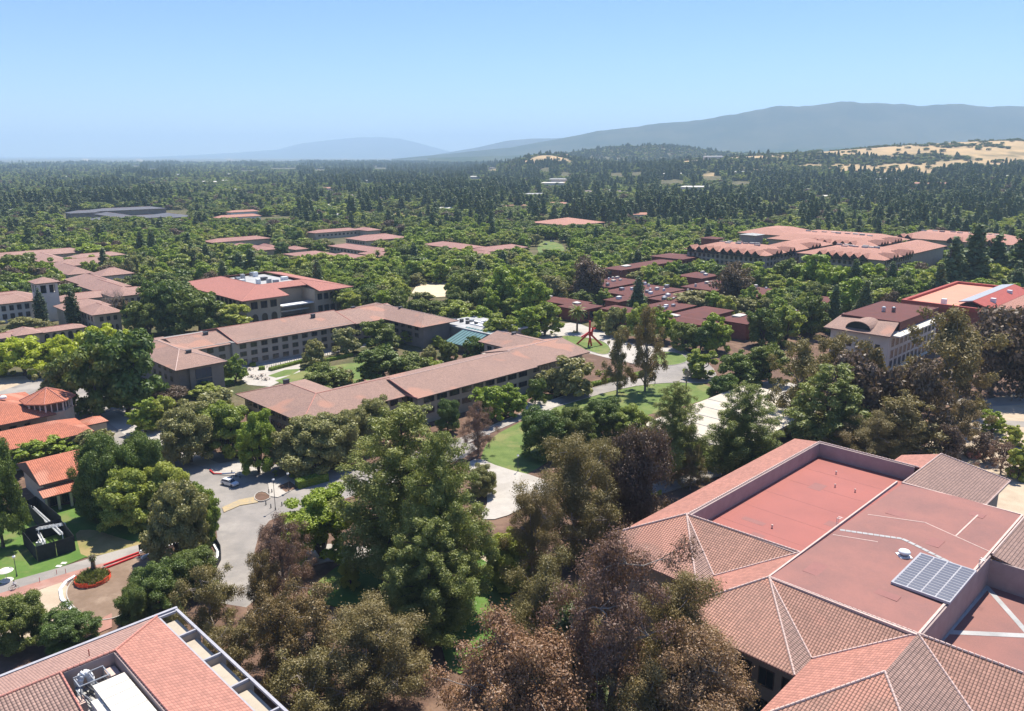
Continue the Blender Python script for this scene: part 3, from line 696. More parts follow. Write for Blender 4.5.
mb = MB(); mb.box(24.6, 25.8, -93.5, -91.6, 14.8, 16.4); part(cd, 'cabinet', mb, 'cap_light')
mb = MB(); mb.box(20.6, 21.4, -91.2, -89.5, 14.8, 15.9); part(cd, 'cabinet', mb, 'cap_light')
mb = MB(); o = G(91, 667, 16); mb.tube(o - Vector((0, 0, 1.2)), o + Vector((0, 0, 2.4)), .07, n=6); solo('exhaust_stack', mb, ['trim_red'], 'thin dark red exhaust stack in the roof well', 'stack', o - Vector((0, 0, 1.2)))

# --- long dormitory, lower wing pair
def chimney(root, a, b, z, s=.8):
    mb = MB(); mb.box(a - s, a + s, b - s * .6, b + s * .6, z - 1, z + .55); mb.box(a - s - .12, a + s + .12, b - s * .6 - .12, b + s * .6 + .12, z + .55, z + .7); part(root, 'roof_vent', mb, 'metal_dark')
def rline(root, mat, pts):
    for p, q in pts:
        mb = MB(); mb.tube(Vector(p) + Vector((0, 0, .03)), Vector(q) + Vector((0, 0, .03)), .12, n=6)
        part(root, 'ridge_cap', mb, mat)
d1 = thing('dormitory', 'long L shaped dormitory wing with brownish pink roof nearest the camera', 'building', W(120, -195, 0)); foot(98, 146, -217, -173)
mb = MB(); mb.box(102, 121.5, -211.5, -179, 0, 9.2); mb.box(102, 134.2, -196.5, -179.2, 0, 9.15); part(d1, 'wall', mb, 'wall_beige')
mb = MB(); r0, r1, c = mb.hip(100.3, 123.0, -213.5, -177.0, 8.9, 12.0, 'b'); q0, q1, c2 = mb.hip(112, 136.2, -198.4, -177.1, 8.9, 11.9, 'a', False, False); part(d1, 'roof', mb, 'tile_dorm', 'fascia')
rline(d1, 'cap_rust', [(r0, r1), (r1, c[2]), (r1, q1), (r0, c[3])])
windows(d1, '-a', 101.95, -210, -181, 9, (6.4, 3.4, .6), 2.0, 1.5, 'two'); windows(d1, '+b', -178.95, 104, 133, 8, (6.4, 3.4, .6), 2.4, 1.5, 'two')
chimney(d1, 112, -205, 12.0)
d2 = thing('dormitory', 'long straight dormitory with a brown pink roof along the curved walk', 'building', W(160, -180, 0)); foot(134, 214, -200, -170)
mb = MB(); mb.box(136.4, 182.6, -196, -174.6, 0, 9.3); mb.box(183, 210.5, -198, -175.6, 0, 9.2); mb.box(196.5, 214, -211, -198, 0, 9.15); part(d2, 'wall', mb, 'wall_beige')
mb = MB(); r0, r1, c = mb.hip(134.5, 184.5, -198.2, -172.6, 8.9, 12.0, 'a', False, False); q0, q1, c2 = mb.hip(184.5, 212.4, -200.0, -173.6, 8.9, 11.9, 'a', False, False); u0, u1, c3 = mb.hip(195.6, 215.2, -213.5, -187, 8.9, 11.4, 'b', False, False); part(d2, 'roof', mb, 'tile_dorm', 'fascia')
mb = MB(); mb.box(134.3, 134.6, -198.3, -172.5, 9.0, 9.35)
part(d2, 'verge', mb, 'cap_rust'); rline(d2, 'cap_rust', [(r0, c[0]), (r0, c[3])]); rline(d2, 'cap_light', [(r0, r1), (q0, q1), (u0, u1)])
windows(d2, '+b', -174.55, 138, 182, 9, (6.3, 2.9), 3.6, 1.5, 'three'); windows(d2, '+b', -175.55, 185, 209, 6, (6.3, 3.2), 2.6, 1.5, 'two'); windows(d2, '-a', 136.35, -194, -176, 4, (6.3, 2.9), 2.2, 1.5, 'two'); windows(d2, '-a', 196.45, -210, -199, 3, (6.3, 3.2), 2.0, 1.5)
chimney(d2, 206, -205, 11.4)
d3 = thing('dormitory', 'upper three storey dormitory wing with a pink roof behind the courtyard', 'building', W(140, -280, 0)); foot(112, 184, -303, -268)
mb = MB(); mb.box(112, 128, -299, -273.5, 0, 9.8); mb.box(128.05, 178, -299, -271.8, 0, 9.9); part(d3, 'wall', mb, 'wall_grey')
mb = MB(); r0, r1, c = mb.hip(110, 129.4, -299.6, -272.2, 9.4, 12.0, 'a', False, False); q0, q1, c2 = mb.hip(129.4, 180.3, -301.6, -270.4, 9.5, 12.9, 'a', False, False); part(d3, 'roof', mb, 'tile_dorm', 'fascia')
rline(d3, 'cap_rust', [(r0, r1), (q0, q1), (q0, c2[0]), (q0, c2[3]), (q1, c2[1]), (q1, c2[2])])
windows(d3, '+b', -271.75, 130, 177, 11, (7.1, 4.2, 1.3), 2.3, 1.55, 'two'); windows(d3, '+b', -273.45, 114, 127, 3, (7.1, 4.2, 1.3), 2.1, 1.55, 'two')
chimney(d3, 124, -284, 12.0); chimney(d3, 168, -282, 12.9); 
d4 = thing('dormitory', 'corner dormitory block at the left end with low hipped roof and dark glass bay', 'building', W(108, -268, 0)); foot(96, 118, -302, -248)
mb = MB(); mb.box(100, 113, -299, -251.8, 0, 9.7); part(d4, 'wall', mb, 'wall_brown')
mb = MB(); mb.box(103.0, 114.4, -253.2, -250.6, 0, 9.65); part(d4, 'bay', mb, 'wall_brown')
mb = MB(); r0, r1, c = mb.hip(98.0, 115.4, -302, -249.4, 9.4, 12.1, 'b', True, True, ins=17); part(d4, 'roof', mb, 'tile_dorm', 'fascia')
rline(d4, 'cap_light', [(r0, r1), (r1, c[1]), (r1, c[2]), (r0, c[3])])
windows(d4, '+b', -250.55, 104.5, 110.5, 1, (5.2, 1.6), 5.2, 3.0, 'three', 'glass_blue', 'metal_dark'); windows(d4, '-a', 99.95, -297, -256, 9, (6.8, 3.8), 1.6, 1.5)
chimney(d4, 108, -262, 11.7)
d5 = thing('dormitory', 'far end dormitory block with hipped pink roof beside the glass lobby', 'building', W(196, -268, 0)); foot(176, 214, -303, -242)
mb = MB(); mb.box(178.5, 210, -298, -271.5, 0, 9.8); mb.box(197.5, 211.5, -298, -248, 0, 9.75); part(d5, 'wall', mb, 'wall_brown')
mb = MB(); r0, r1, c = mb.hip(180.4, 207, -299.3, -269.9, 9.4, 12.6, 'a', False, False); q0, q1, c2 = mb.hip(194.5, 214.5, -300, -245.6, 9.4, 12.5, 'b', True, True); part(d5, 'roof', mb, 'tile_dorm', 'fascia')
rline(d5, 'cap_rust', [(r0, r1), (r0, c[0]), (r0, c[3])]); rline(d5, 'cap_light', [(q0, q1), (q1, c2[1]), (q1, c2[2]), (q1, c2[2])])
windows(d5, '+b', -271.45, 180, 196, 4, (7.0, 4.1, 1.3), 2.3, 1.5); windows(d5, '-a', 197.45, -268, -250, 4, (7.0, 4.1), 2.2, 1.5)
chimney(d5, 190, -286, 12.6); chimney(d5, 204.5, -272, 12.5)
lb = thing('glass_lobby', 'low grey lobby with sloping green glass roof and rooftop machinery', 'building', W(214, -240, 0)); foot(198, 236, -262, -216)
mb = MB(); mb.box(212.5, 232, -256, -224, 0, 6.8); part(lb, 'wall', mb, 'wall_grey')
mb = MB(); mb.box(211.8, 232.8, -256.6, -223.4, 6.8, 7.4); part(lb, 'roof', mb, 'roof_grey')
mb = MB(); mb.slab([W(202, -240, 3.6), W(202, -225.5, 3.6), W(214, -225.5, 7.7), W(214, -240, 7.7)], .3); part(lb, 'glass_roof', mb, 'copper_green')
mb = MB()
for i in range(9): b = -240 + i * 14.5 / 8; mb.slab([W(201.9, b - .06, 3.7), W(201.9, b + .06, 3.7), W(214, b + .06, 7.85), W(214, b - .06, 7.85)], .1)
part(lb, 'glazing_bar', mb, 'metal_dark')
mb = MB(); mb.box(203, 212.4, -239, -226, 0, 3.5); part(lb, 'glass_wall', mb, 'glass')
rr = random.Random(3)
for i in range(14):
    a = rr.uniform(216, 230); b = -254 + i * 2.1; s = rr.uniform(.5, 1.3); mb = MB(); mb.box(a - s, a + s, b - .6, b + .6, 7.42, 7.42 + rr.uniform(.6, 1.3))
    part(lb, 'roof_unit', mb, rr.choice(['white', 'metal_grey', 'roof_white', 'metal_dark']))
mb = MB(); mb.box(219, 221, -244, -228, 7.42, 7.8); mb.box(224, 225, -250, -226, 7.42, 7.7); part(lb, 'roof_duct', mb, 'white')

# --- library, law school, pavilion
li = thing('library', 'square library with coral hipped roof and a machinery well on top', 'building', W(190, -365, 0)); foot(160, 222, -405, -330)
mb = MB(); mb.box(168, 184, -400, -345, 0, 13.0) ; mb.box(168.02, 214, -398, -350, 0, 12.9); mb.box(203, 219, -398, -338, 0, 12.95); mb.box(167.5, 184.5, -346, -338, 0, 13.05); part(li, 'wall', mb, 'wall_stone')
mb = MB()
for k_, (q) in enumerate(((W(163.5, -404, 12.7), W(163.5, -334, 12.7), W(186.5, -334, 12.7), W(222, -404, 12.7)),)): pass
A0, A1, B0, B1 = 163.5, 222.5, -405, -333.5
ia0, ia1, ib0, ib1 = 181, 205, -390, -352
o4 = [W(A0, B0, 12.8), W(A1, B0, 12.8), W(A1, B1, 12.8), W(A0, B1, 12.8)]
i4 = [W(ia0, ib0, 16.3), W(ia1, ib0, 16.3), W(ia1, ib1, 16.3), W(ia0, ib1, 16.3)]
mb.slab([o4[0], o4[1], i4[1], i4[0]], .4); mb.slab([o4[1], o4[2], i4[2], i4[1]], .4); mb.slab([o4[3], o4[0], i4[0], i4[3]], .4)
# entrance notch on the camera side
n0, n1 = 187.0, 203.0
mb.slab([o4[3], W(n0, B1, 12.8), W(n0, ib1 - .5, 16.2), i4[3]], .4); mb.slab([W(n1, B1, 12.8), o4[2], i4[2], W(n1, ib1 - .5, 16.2)], .4)
mb.slab([W(n0, ib1 + 7, 14.6), W(n1, ib1 + 7, 14.6), W(n1, ib1 - .5, 16.22), W(n0, ib1 - .5, 16.22)], .4)
part(li, 'roof', mb, 'tile_library', 'fascia')
mb = MB(); mb.box(ia0, ia1, ib0, ib1, 14.6, 15.0); part(li, 'well_floor', mb, 'roof_grey')
rline(li, 'cap_rust', [(o4[3], i4[3]), (i4[3], i4[0]), (o4[2], i4[2]), (o4[0], i4[0]), (i4[2], i4[1])])
for i in range(12):
    a = rr.uniform(183, 203); b = -388 + i * 3; s = rr.uniform(.8, 1.6); mb = MB(); mb.box(a - s, a + s, b - 1, b + 1, 15, 15 + rr.uniform(1.2, 2.6)); part(li, 'roof_unit', mb, rr.choice(['metal_grey', 'metal_dark', 'white', 'roof_grey']))
windows(li, '+b', -337.95, 169, 183.5, 3, (7.6,), 3.0, 3.1, 'two'); windows(li, '+b', -337.95, 169, 183.5, 3, (1.2,), 2.7, 2.6, 'arch')
windows(li, '+b', -337.95, 204, 218, 4, (7.8, 2.0), 2.3, 2.8, 'two'); windows(li, '-a', 167.45, -345, -339, 2, (7.8, 2.0), 1.6, 2.8, 'two'); windows(li, '-a', 167.95, -398, -348, 12, (7.8, 2.0), 2.2, 2.8, 'two')
mb = MB(); mb.box(186, 203, -345, -339, 6.4, 6.9); mb.box(187, 202, -344.5, -342, 3.4, 3.7); part(li, 'entrance_canopy', mb, 'white')

lw = thing('law_school_wing', 'orange roofed wing with a long tiled roof at the left edge', 'building', W(48, -235, 0)); foot(15, 66, -268, -206)
mb = MB(); mb.box(20, 56, -262, -240, 0, 7.6); mb.box(22, 60, -229, -218, 0, 6.4); part(lw, 'wall', mb, 'wall_stone')
mb = MB(); mb.hip(10, 59, -264, -234.5, 7.6, 12.2, 'a', False, True); mb.hip(10, 62.5, -231, -216, 6.4, 9.2, 'a', False, True); part(lw, 'roof', mb, 'tile_orange', 'fascia')
windows(lw, '+b', -239.9, 22, 55, 9, (2.6,), 1.6, 2.4, 'two')
mb = MB(); o = G(3, 397, 11.4); mb.lathe(o - Vector((0, 0, .4)), [(.9, 0), (.9, .5), (.5, .8), (.05, .9)], 12); part(lw, 'roof_vent', mb, 'white')
oc = thing('octagonal_tower', 'octagonal arcaded turret with a pointed orange roof', 'tower', G(53, 434, 0)); o = oc.location.copy(); foot(54, 68, -240, -226)
def octa(r, ph=math.pi / 8): return [(o.x + r * math.cos(ph + k * math.pi / 4), o.y + r * math.sin(ph + k * math.pi / 4)) for k in range(8)]
zt = 10.6
mb = MB(); mb.prism(octa(6.0), 0, zt - 3.0); part(oc, 'wall', mb, 'wall_stone')
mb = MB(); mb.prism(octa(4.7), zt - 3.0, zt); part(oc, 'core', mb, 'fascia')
for k in range(8):
    x, y = octa(5.7)[k]; x2, y2 = octa(5.7)[(k + 1) % 8]
    for t in (0, .33, .66):
        mb = MB(); p = Vector((x + (x2 - x) * t, y + (y2 - y) * t, zt - 2.9)); mb.tube(p, p + Vector((0, 0, 2.5)), .24 if t == 0 else .15, n=6); part(oc, 'column', mb, 'wall_pale')
mb = MB(); mb.prism(octa(6.1), zt - .5, zt); mb.prism(octa(6.15), zt - 3.15, zt - 2.9); part(oc, 'cornice', mb, 'wall_stone')
mb = MB(); ring = octa(6.9); top = Vector((o.x, o.y, zt + 3.0))
for k in range(8): mb.slab([Vector((*ring[k], zt + .02)), Vector((*ring[(k + 1) % 8], zt + .02)), top], .22)
part(oc, 'roof', mb, 'tile_orange', 'fascia')
mb = MB()
for k in range(8): mb.tube(Vector((*ring[k], zt + .08)), top + Vector((0, 0, .06)), .12, n=5)
part(oc, 'ridge_cap', mb, 'cap_rust')
mb = MB(); mb.box(64, 69, -232, -227, 0, 5.0); part(oc, 'annex', mb, 'wall_stone'); mb = MB(); mb.hip(63.6, 69.4, -232.6, -226.4, 5.0, 6.2, 'b'); part(oc, 'annex_roof', mb, 'tile_orange', 'fascia')
pv = thing('orange_roofed_pavilion', 'small two tiered orange tiled pavilion beside the lawn', 'building', W(50, -196, 0)); foot(38, 64, -208, -183)
mb = MB(); mb.box(43, 59, -205, -189.0, 0, 5.9); part(pv, 'wall', mb, 'wall_stone')
mb = MB(); mb.hip(42, 60, -206, -188.0, 5.9, 8.8, 'a', False, False)
mb.slab([W(41.6, -188.7, 5.0), W(60.5, -188.7, 5.0), W(60.5, -184.9, 4.0), W(41.6, -184.9, 4.0)], .25, 0, 1); part(pv, 'roof', mb, 'tile_orange', 'fascia')
for i in range(8):
    mb = MB(); a = 42 + i * 2.5; mb.box(a, a + .5, -186.1, -185.6, 0, 4.0); part(pv, 'post', mb, 'wall_pale')
windows(pv, '+b', -188.95, 43.5, 58.5, 6, (.3,), 1.7, 2.3, 'two')

# --- old stone halls upper left
bt = thing('bell_tower', 'square stone bell tower with paired arches and a low tiled cap', 'tower', W(108, -419, 0)); foot(100, 116, -428, -410)
mb = MB(); mb.box(104, 112.6, -424.4, -414.6, 0, 13.4); part(bt, 'wall', mb, 'wall_pale')
mb = MB()
for a in (104, 107.7, 111.4): mb.box(a, a + 1.2, -415.8, -414.6, 13.4, 17.2); mb.box(a, a + 1.2, -424.4, -423.2, 13.4, 17.2)
for b in (-420.1,): mb.box(104, 105.2, b, b + 1.2, 13.4, 17.2); mb.box(111.4, 112.6, b, b + 1.2, 13.4, 17.2)
mb.box(104, 112.6, -424.4, -414.6, 17.2, 18.3); part(bt, 'arcade', mb, 'wall_pale')
mb = MB(); mb.box(105.5, 111, -423, -416, 13.4, 17.2); part(bt, 'belfry_core', mb, 'dark')  # near-black box painted as the shade behind the arches
mb = MB(); r = mb.hip(103, 113.6, -425.4, -413.6, 18.3, 20.4, 'b'); part(bt, 'roof', mb, 'tile_pink', 'fascia')
EXT = [0]
def hallb(name, label, rects, roofm, wallm, zt_, zr_, win=(), loc=None, cat='building', axis=None, g1=True, pad=2.5, rows=None):
    a0 = rects[0][0]; b1 = rects[0][3]
    t = thing(name, label, cat, W((rects[0][0] + rects[0][1]) / 2, (rects[0][2] + rects[0][3]) / 2, 0))
    mw, mr = MB(), MB(); rl = []
    for i, r in enumerate(rects):
        ax = r[4] if len(r) > 4 else ('a' if r[1] - r[0] > r[3] - r[2] else 'b')
        z1 = r[5] if len(r) > 5 else zt_; z2 = r[6] if len(r) > 6 else zr_
        mw.box(r[0], r[1], r[2], r[3], 0, z1 + .02 * i)
        q0, q1, c = mr.hip(r[0] - 1.2, r[1] + 1.2, r[2] - 1.2, r[3] + 1.2, z1, z2, ax, g1, g1); rl.append((q0, q1))
        foot(r[0] - pad, r[1] + pad, r[2] - pad, r[3] + pad)
    part(t, 'wall', mw, wallm); part(t, 'roof', mr, roofm, 'fascia'); rline(t, 'cap_rust', rl)
    for wargs in win: windows(t, *wargs)
    return t
hallb('stone_hall', 'long stone hall left of the bell tower with two storeys of windows', [(80, 109, -448, -433), (60, 104, -438, -426)], 'tile_pink', 'wall_pale', 9, 12.2,
      [('+b', -425.9, 74, 103, 9, (5.6, 1.8), 1.6, 2.2, 'two')])
hallb('stone_hall', 'stone hall behind the cypresses with rounded end and arched porch', [(108, 126, -404, -390), (113, 124, -388, -370)], 'tile_pink', 'wall_stone', 8.6, 11.6,
      [('+b', -369.9, 114.5, 123, 3, (5.4,), 1.3, 1.8, 'two'), ('+b', -369.9, 114.5, 123, 4, (1.0,), 1.0, 1.8, 'arch'), ('-a', 112.95, -387, -371, 4, (5.4, 1.8), 1.3, 1.9, 'two')])
hallb('stone_hall', 'stone hall with rows of tall windows behind the bell tower', [(144, 156, -540, -505), (155, 172, -500, -486), (150, 186, -560, -546)], 'tile_pink', 'wall_pale', 9, 12.4,
      [('-a', 143.95, -538, -507, 10, (4.6,), 1.4, 2.6, 'two'), ('+b', -504.95, 145, 155, 4, (4.6,), 1.4, 2.6, 'two')])
hallb('stone_hall', 'stone hall with a bright tiled slope beside the bare tree', [(138, 154, -490, -442), (136, 150, -462, -412)], 'tile_pink', 'wall_stone', 8.6, 12.0,
      [('-a', 137.95, -488, -444, 12, (5.0, 1.5), 1.4, 1.8, 'two'), ('+b', -411.95, 137, 149, 4, (5.0, 1.5), 1.3, 1.8, 'two')])
hallb('stone_hall', 'low pink roofed hall stretching behind the dark cypress', [(116, 160, -437, -424)], 'tile_pink', 'wall_stone', 7.4, 9.6, [('+b', -423.95, 118, 158, 12, (3,), 1.4, 2.0, 'two')])
hallb('tiled_hall_range', 'far left long tiled range with small roof vents', [(130, 190, -636, -620), (150, 166, -620, -575), (60, 150, -626, -612)], 'tile_pink', 'wall_stone', 9, 11.8, [('+b', -611.9, 70, 148, 18, (4,), 1.6, 2.2, 'two')])
hallb('tiled_hall_range', 'thin far tiled range beside the tall green trees', [(172, 204, -600, -588)], 'tile_pink', 'wall_stone', 8.5, 10.6, [('+b', -587.9, 174, 202, 8, (4,), 1.4, 2.0, 'two')])
ar = hallb('arcade', 'low stone arcade with gabled centre beside the yellow green trees', [(56, 108, -375, -369, 'a', 4.2, 5.6), (82, 90, -377, -366, 'b', 5.0, 7.0)], 'tile_pink', 'wall_stone', 4.2, 5.6)
windows(ar, '+b', -368.9, 57, 81, 9, (.2,), 1.7, 2.2, 'arch', 'dark'); windows(ar, '+b', -368.9, 92, 107, 5, (.2,), 1.7, 2.2, 'arch', 'dark')  # near-black panels stand for the shade inside the open arches

# --- mid right hall with the arched dormer
mr_ = thing('dormered_hall', 'pale hall with a dark flat roof and an arched dormer on its tile slope', 'building', W(300, -112, 0)); foot(284, 346, -128, -92)
mb = MB(); mb.box(290, 340, -122, -101, 0, 13.8); part(mr_, 'wall', mb, 'wall_pale')
mb = MB(); mb.slab([W(287.9, -124, 14), W(287.9, -100, 14), W(301, -102, 17), W(305, -124, 17)], .4); mb.slab([W(287.9, -124, 13.98), W(305, -124, 16.98), W(340, -124, 16.98), W(344, -128, 14)], .4); part(mr_, 'roof_slope', mb, 'tile_dorm', 'fascia')
mb = MB(); mb.box(301, 342, -123.5, -102, 16.7, 17.0); part(mr_, 'roof_deck', mb, 'roof_maroon')
mb = MB(); mb.box(301, 342, -102, -101.6, 13.9, 17.15); mb.box(341.7, 342, -123, -102, 14, 17.12); mb.box(300.8, 301.1, -123, -102, 16.6, 17.2); part(mr_, 'parapet', mb, 'roof_maroon')
mb = MB(); mb.box(292, 340, -100.9, -98.0, 13.2, 13.7); part(mr_, 'ledge', mb, 'cream')
n = 10; cx, cb = 291.2, -112.2; mb = MB()
for k in range(n):
    t0, t1 = math.pi * k / n, math.pi * (k + 1) / n; R_ = 4.6; h_ = 3.0
    f_ = lambda t, a: W(a, cb + R_ * math.cos(t), 14.5 + h_ * math.sin(t))
    mb.slab([f_(t0, 290.0), f_(t1, 290.0), f_(t1, 301), f_(t0, 301)], .25)
part(mr_, 'dormer_roof', mb, 'tile_dorm'); mb = MB(); mb.poly([W(290.6, cb + 4.3 * math.cos(math.pi * k / n), 14.5 + 2.8 * math.sin(math.pi * k / n)) for k in range(n + 1)]); part(mr_, 'dormer_window', mb, 'glass')
windows(mr_, '+b', -100.95, 292, 338, 11, (9.2, 5.0, 1.2), 2.6, 3.0, 'two', 'glass', 'wall_pale'); windows(mr_, '-a', 289.95, -120, -103, 5, (8, 3), 1.6, 2.0, 'two')
for i, (a, b) in enumerate(((318, -114), (320, -111))):
    mb = MB(); o = W(a, b, 17); mb.lathe(o, [(.75, 0), (.75, 1.6), (.85, 1.7), (.2, 2.1)], 10); solo('roof_tank', mb, ['white' if i == 0 else 'metal_grey'], ['round white tank on the dark flat roof', 'round grey tank right of the white one on the dark flat roof'][i], 'tank', o, smooth=True)

fo = thing('flat_orange_roof_hall', 'flat orange roofed hall with maroon parapet and grey glazed strip', 'building', W(415, -115, 0)); foot(370, 462, -132, -80)
mb = MB(); mb.box(377, 450, -126, -96, 0, 11.4); part(fo, 'wall', mb, 'brick_red')
mb = MB(); mb.box(377, 450, -126, -106, 11.4, 11.8); part(fo, 'roof_deck', mb, 'membrane_orange')
mb = MB(); mb.box(375.6, 452, -127.6, -126, 11, 12.9); mb.box(375.6, 377, -126, -96, 11, 12.9); mb.box(450, 452, -126, -96, 11, 12.9); part(fo, 'parapet', mb, 'trim_red')
mb = MB(); mb.slab([W(386, -107, 13.4), W(452, -107, 13.4), W(452, -101.5, 14.3), W(386, -101.5, 14.3)], .5); part(fo, 'glazed_strip', mb, 'metal_grey')
mb = MB(); mb.slab([W(386, -101.5, 14.2), W(452, -101.5, 14.2), W(452, -94, 11.5), W(386, -94, 11.5)], .5); part(fo, 'roof_slope', mb, 'trim_red')
mb = MB(); mb.slab([W(380, -94, 11.4), W(456, -94, 11.4), W(456, -84, 7.5), W(380, -84, 7.5)], .4); mb.box(382, 454, -94, -87, 0, 7.6, 1); part(fo, 'lower_roof', mb, 'tile_peach', 'wall_stone')
for i, (a, b) in enumerate(((400, -97), (430, -98), (383, -112))):
    mb = MB(); mb.box(a - 1, a + 1, b - 1, b + 1, 11.8, 14.2); part(fo, 'roof_unit', mb, 'white')

# --- the big residences with rows of gabled dormers
def residence(label, rects, dorm, zt_=15.4, zr_=19.4):
    t = thing('gabled_residence', label, 'building', W((rects[0][0] + rects[0][1]) / 2, (rects[0][2] + rects[0][3]) / 2, 0), 'gabled residences with peach roofs')
    mw, mr = MB(), MB()
    for i, (a0, a1, b0, b1) in enumerate(rects):
        mw.box(a0, a1, b0, b1, 0, zt_ - .3 + .02 * i); foot(a0 - 3, a1 + 3, b0 - 3, b1 + 3)
        c = [W(a0 - 1.5, b0 - 1.5, zt_ + .01 * i), W(a1 + 1.5, b0 - 1.5, zt_ + .01 * i), W(a1 + 1.5, b1 + 1.5, zt_ + .01 * i), W(a0 - 1.5, b1 + 1.5, zt_ + .01 * i)]
        q = min(13., (a1 - a0) / 2 - 1.5, (b1 - b0) / 2 - 1.5); d = [W(a0 + q, b0 + q, zr_), W(a1 - q, b0 + q, zr_), W(a1 - q, b1 - q, zr_), W(a0 + q, b1 - q, zr_)]
        for k in range(4): mr.poly([c[k], c[(k + 1) % 4], d[(k + 1) % 4], d[k]])
        mr.poly(d, 0); mr.poly([p - Vector((0, 0, .4)) for p in c][::-1], 1)
        for k in range(4): mr.poly([c[k], c[(k + 1) % 4], c[(k + 1) % 4] - Vector((0, 0, .4)), c[k] - Vector((0, 0, .4))], 1)
    part(t, 'wall', mw, 'wall_tan'); part(t, 'roof', mr, 'tile_peach', 'fascia')
    a0, a1, b0, b1 = rects[0]; q_ = random.Random(int(a0))
    for i in range(9):
        b = b0 + 14 + (b1 - b0 - 28) * i / 8; a = (a0 + a1) / 2 + q_.uniform(-4, 4) + (i % 2) * 3; mb = MB(); mb.box(a - .9, a + .9, b - 1.7, b + 1.7, zr_ - .3, zr_ + q_.uniform(.5, 1.1)); part(t, 'roof_unit', mb, q_.choice(['roof_grey', 'plaster_mauve', 'roof_white']))
    for face, fix, s, n_ in dorm:            # a cluster of n_ gabled dormers starting at s
        for k in range(n_):
            s0 = s + k * 5.3; mb = MB(); dw, dh = 4.5, 2.6
            f_ = (lambda s_, d, z: W(fix - d, s_, z)) if face == '-a' else (lambda s_, d, z: W(s_, fix + d, z))
            fr = [f_(s0, 1.9, zt_ - 1.7), f_(s0 + dw, 1.9, zt_ - 1.7), f_(s0 + dw, 1.9, zt_ + .4), f_(s0 + dw / 2, 1.9, zt_ + dh), f_(s0, 1.9, zt_ + .4)]
            bk = [f_(s0, -7, zt_ - 1.7), f_(s0 + dw, -7, zt_ - 1.7), f_(s0 + dw, -7, zt_ + .4), f_(s0 + dw / 2, -7, zt_ + dh), f_(s0, -7, zt_ + .4)]
            mb.poly(fr, 1); mb.poly([fr[1], bk[1], bk[2], fr[2]], 1); mb.poly([fr[0], bk[0], bk[4], fr[4]], 1)
            up = Vector((0, 0, .18)); fw = f_(0, .7, 0) - f_(0, 0, 0)
            e0, e1, e2 = fr[4] + up + fw, fr[3] + up + fw, fr[2] + up + fw
            mb.slab([e0, e1, bk[3] + up, bk[4] + up], .2); mb.slab([e1, e2, bk[2] + up, bk[3] + up], .2)
            wz = [f_(s0 + 1.2, 2.0, zt_ - 1.4), f_(s0 + 3.7, 2.0, zt_ - 1.4), f_(s0 + 3.7, 2.0, zt_ + .5), f_(s0 + 1.2, 2.0, zt_ + .5)]; mb.poly(wz, 2)
            part(t, 'dormer', mb, 'tile_peach', 'timber_dark', 'glass')
    return t
res1 = residence('left peach roofed residence with four clusters of gabled dormers', [(462, 500, -296, -240), (500, 556, -264, -240)], [('-a', 461.9, -295, 1), ('-a', 461.9, -288, 3), ('-a', 461.9, -270, 3), ('-a', 461.9, -253, 2), ('+b', -239.9, 470, 2), ('+b', -239.9, 488, 2), ('+b', -239.9, 520, 3)])
windows(res1, '-a', 461.95, -295, -241, 16, (11.2, 7.9, 4.6), 1.6, 1.9, 'two'); windows(res1, '+b', -239.95, 464, 554, 20, (12.0, 8.7, 5.4), 1.6, 1.9, 'two')
res2 = residence('middle peach roofed residence with a long row of gabled dormers', [(492, 540, -232, -180), (540, 600, -206, -180)], [('-a', 491.9, -220, 3), ('-a', 491.9, -204, 3), ('+b', -179.9, 500, 2), ('+b', -179.9, 520, 3)])
windows(res2, '-a', 491.95, -231, -181, 15, (11.2, 7.9, 4.6), 1.6, 1.9, 'two'); windows(res2, '+b', -179.95, 494, 539, 12, (12.0, 8.7, 5.4), 1.6, 1.9, 'two')
res3 = residence('far peach roofed residence behind the middle one', [(562, 628, -290, -214), (590, 640, -330, -290)], [('-a', 559.9, -258, 3), ('-a', 559.9, -240, 3), ('+b', -213.9, 570, 3), ('+b', -213.9, 595, 3)])
res4 = residence('right peach roofed residence half hidden by the dark redwoods', [(640, 690, -228, -150)], [('-a', 639.9, -225, 2), ('-a', 639.9, -190, 2), ('-a', 639.9, -170, 3)])
windows(res4, '-a', 639.95, -226, -152, 20, (9.6, 6.2), 1.6, 1.9, 'two')
hallb('plant_tower_block', 'mauve rooftop block rising behind the peach residences', [(560, 572, -312, -300)], 'roof_grey', 'plaster_mauve', 17, 18.2)
hallb('roof_block', 'dark red roof block behind the left residence', [(520, 530, -322, -310)], 'roof_maroon', 'brick_red', 16.5, 17.6)

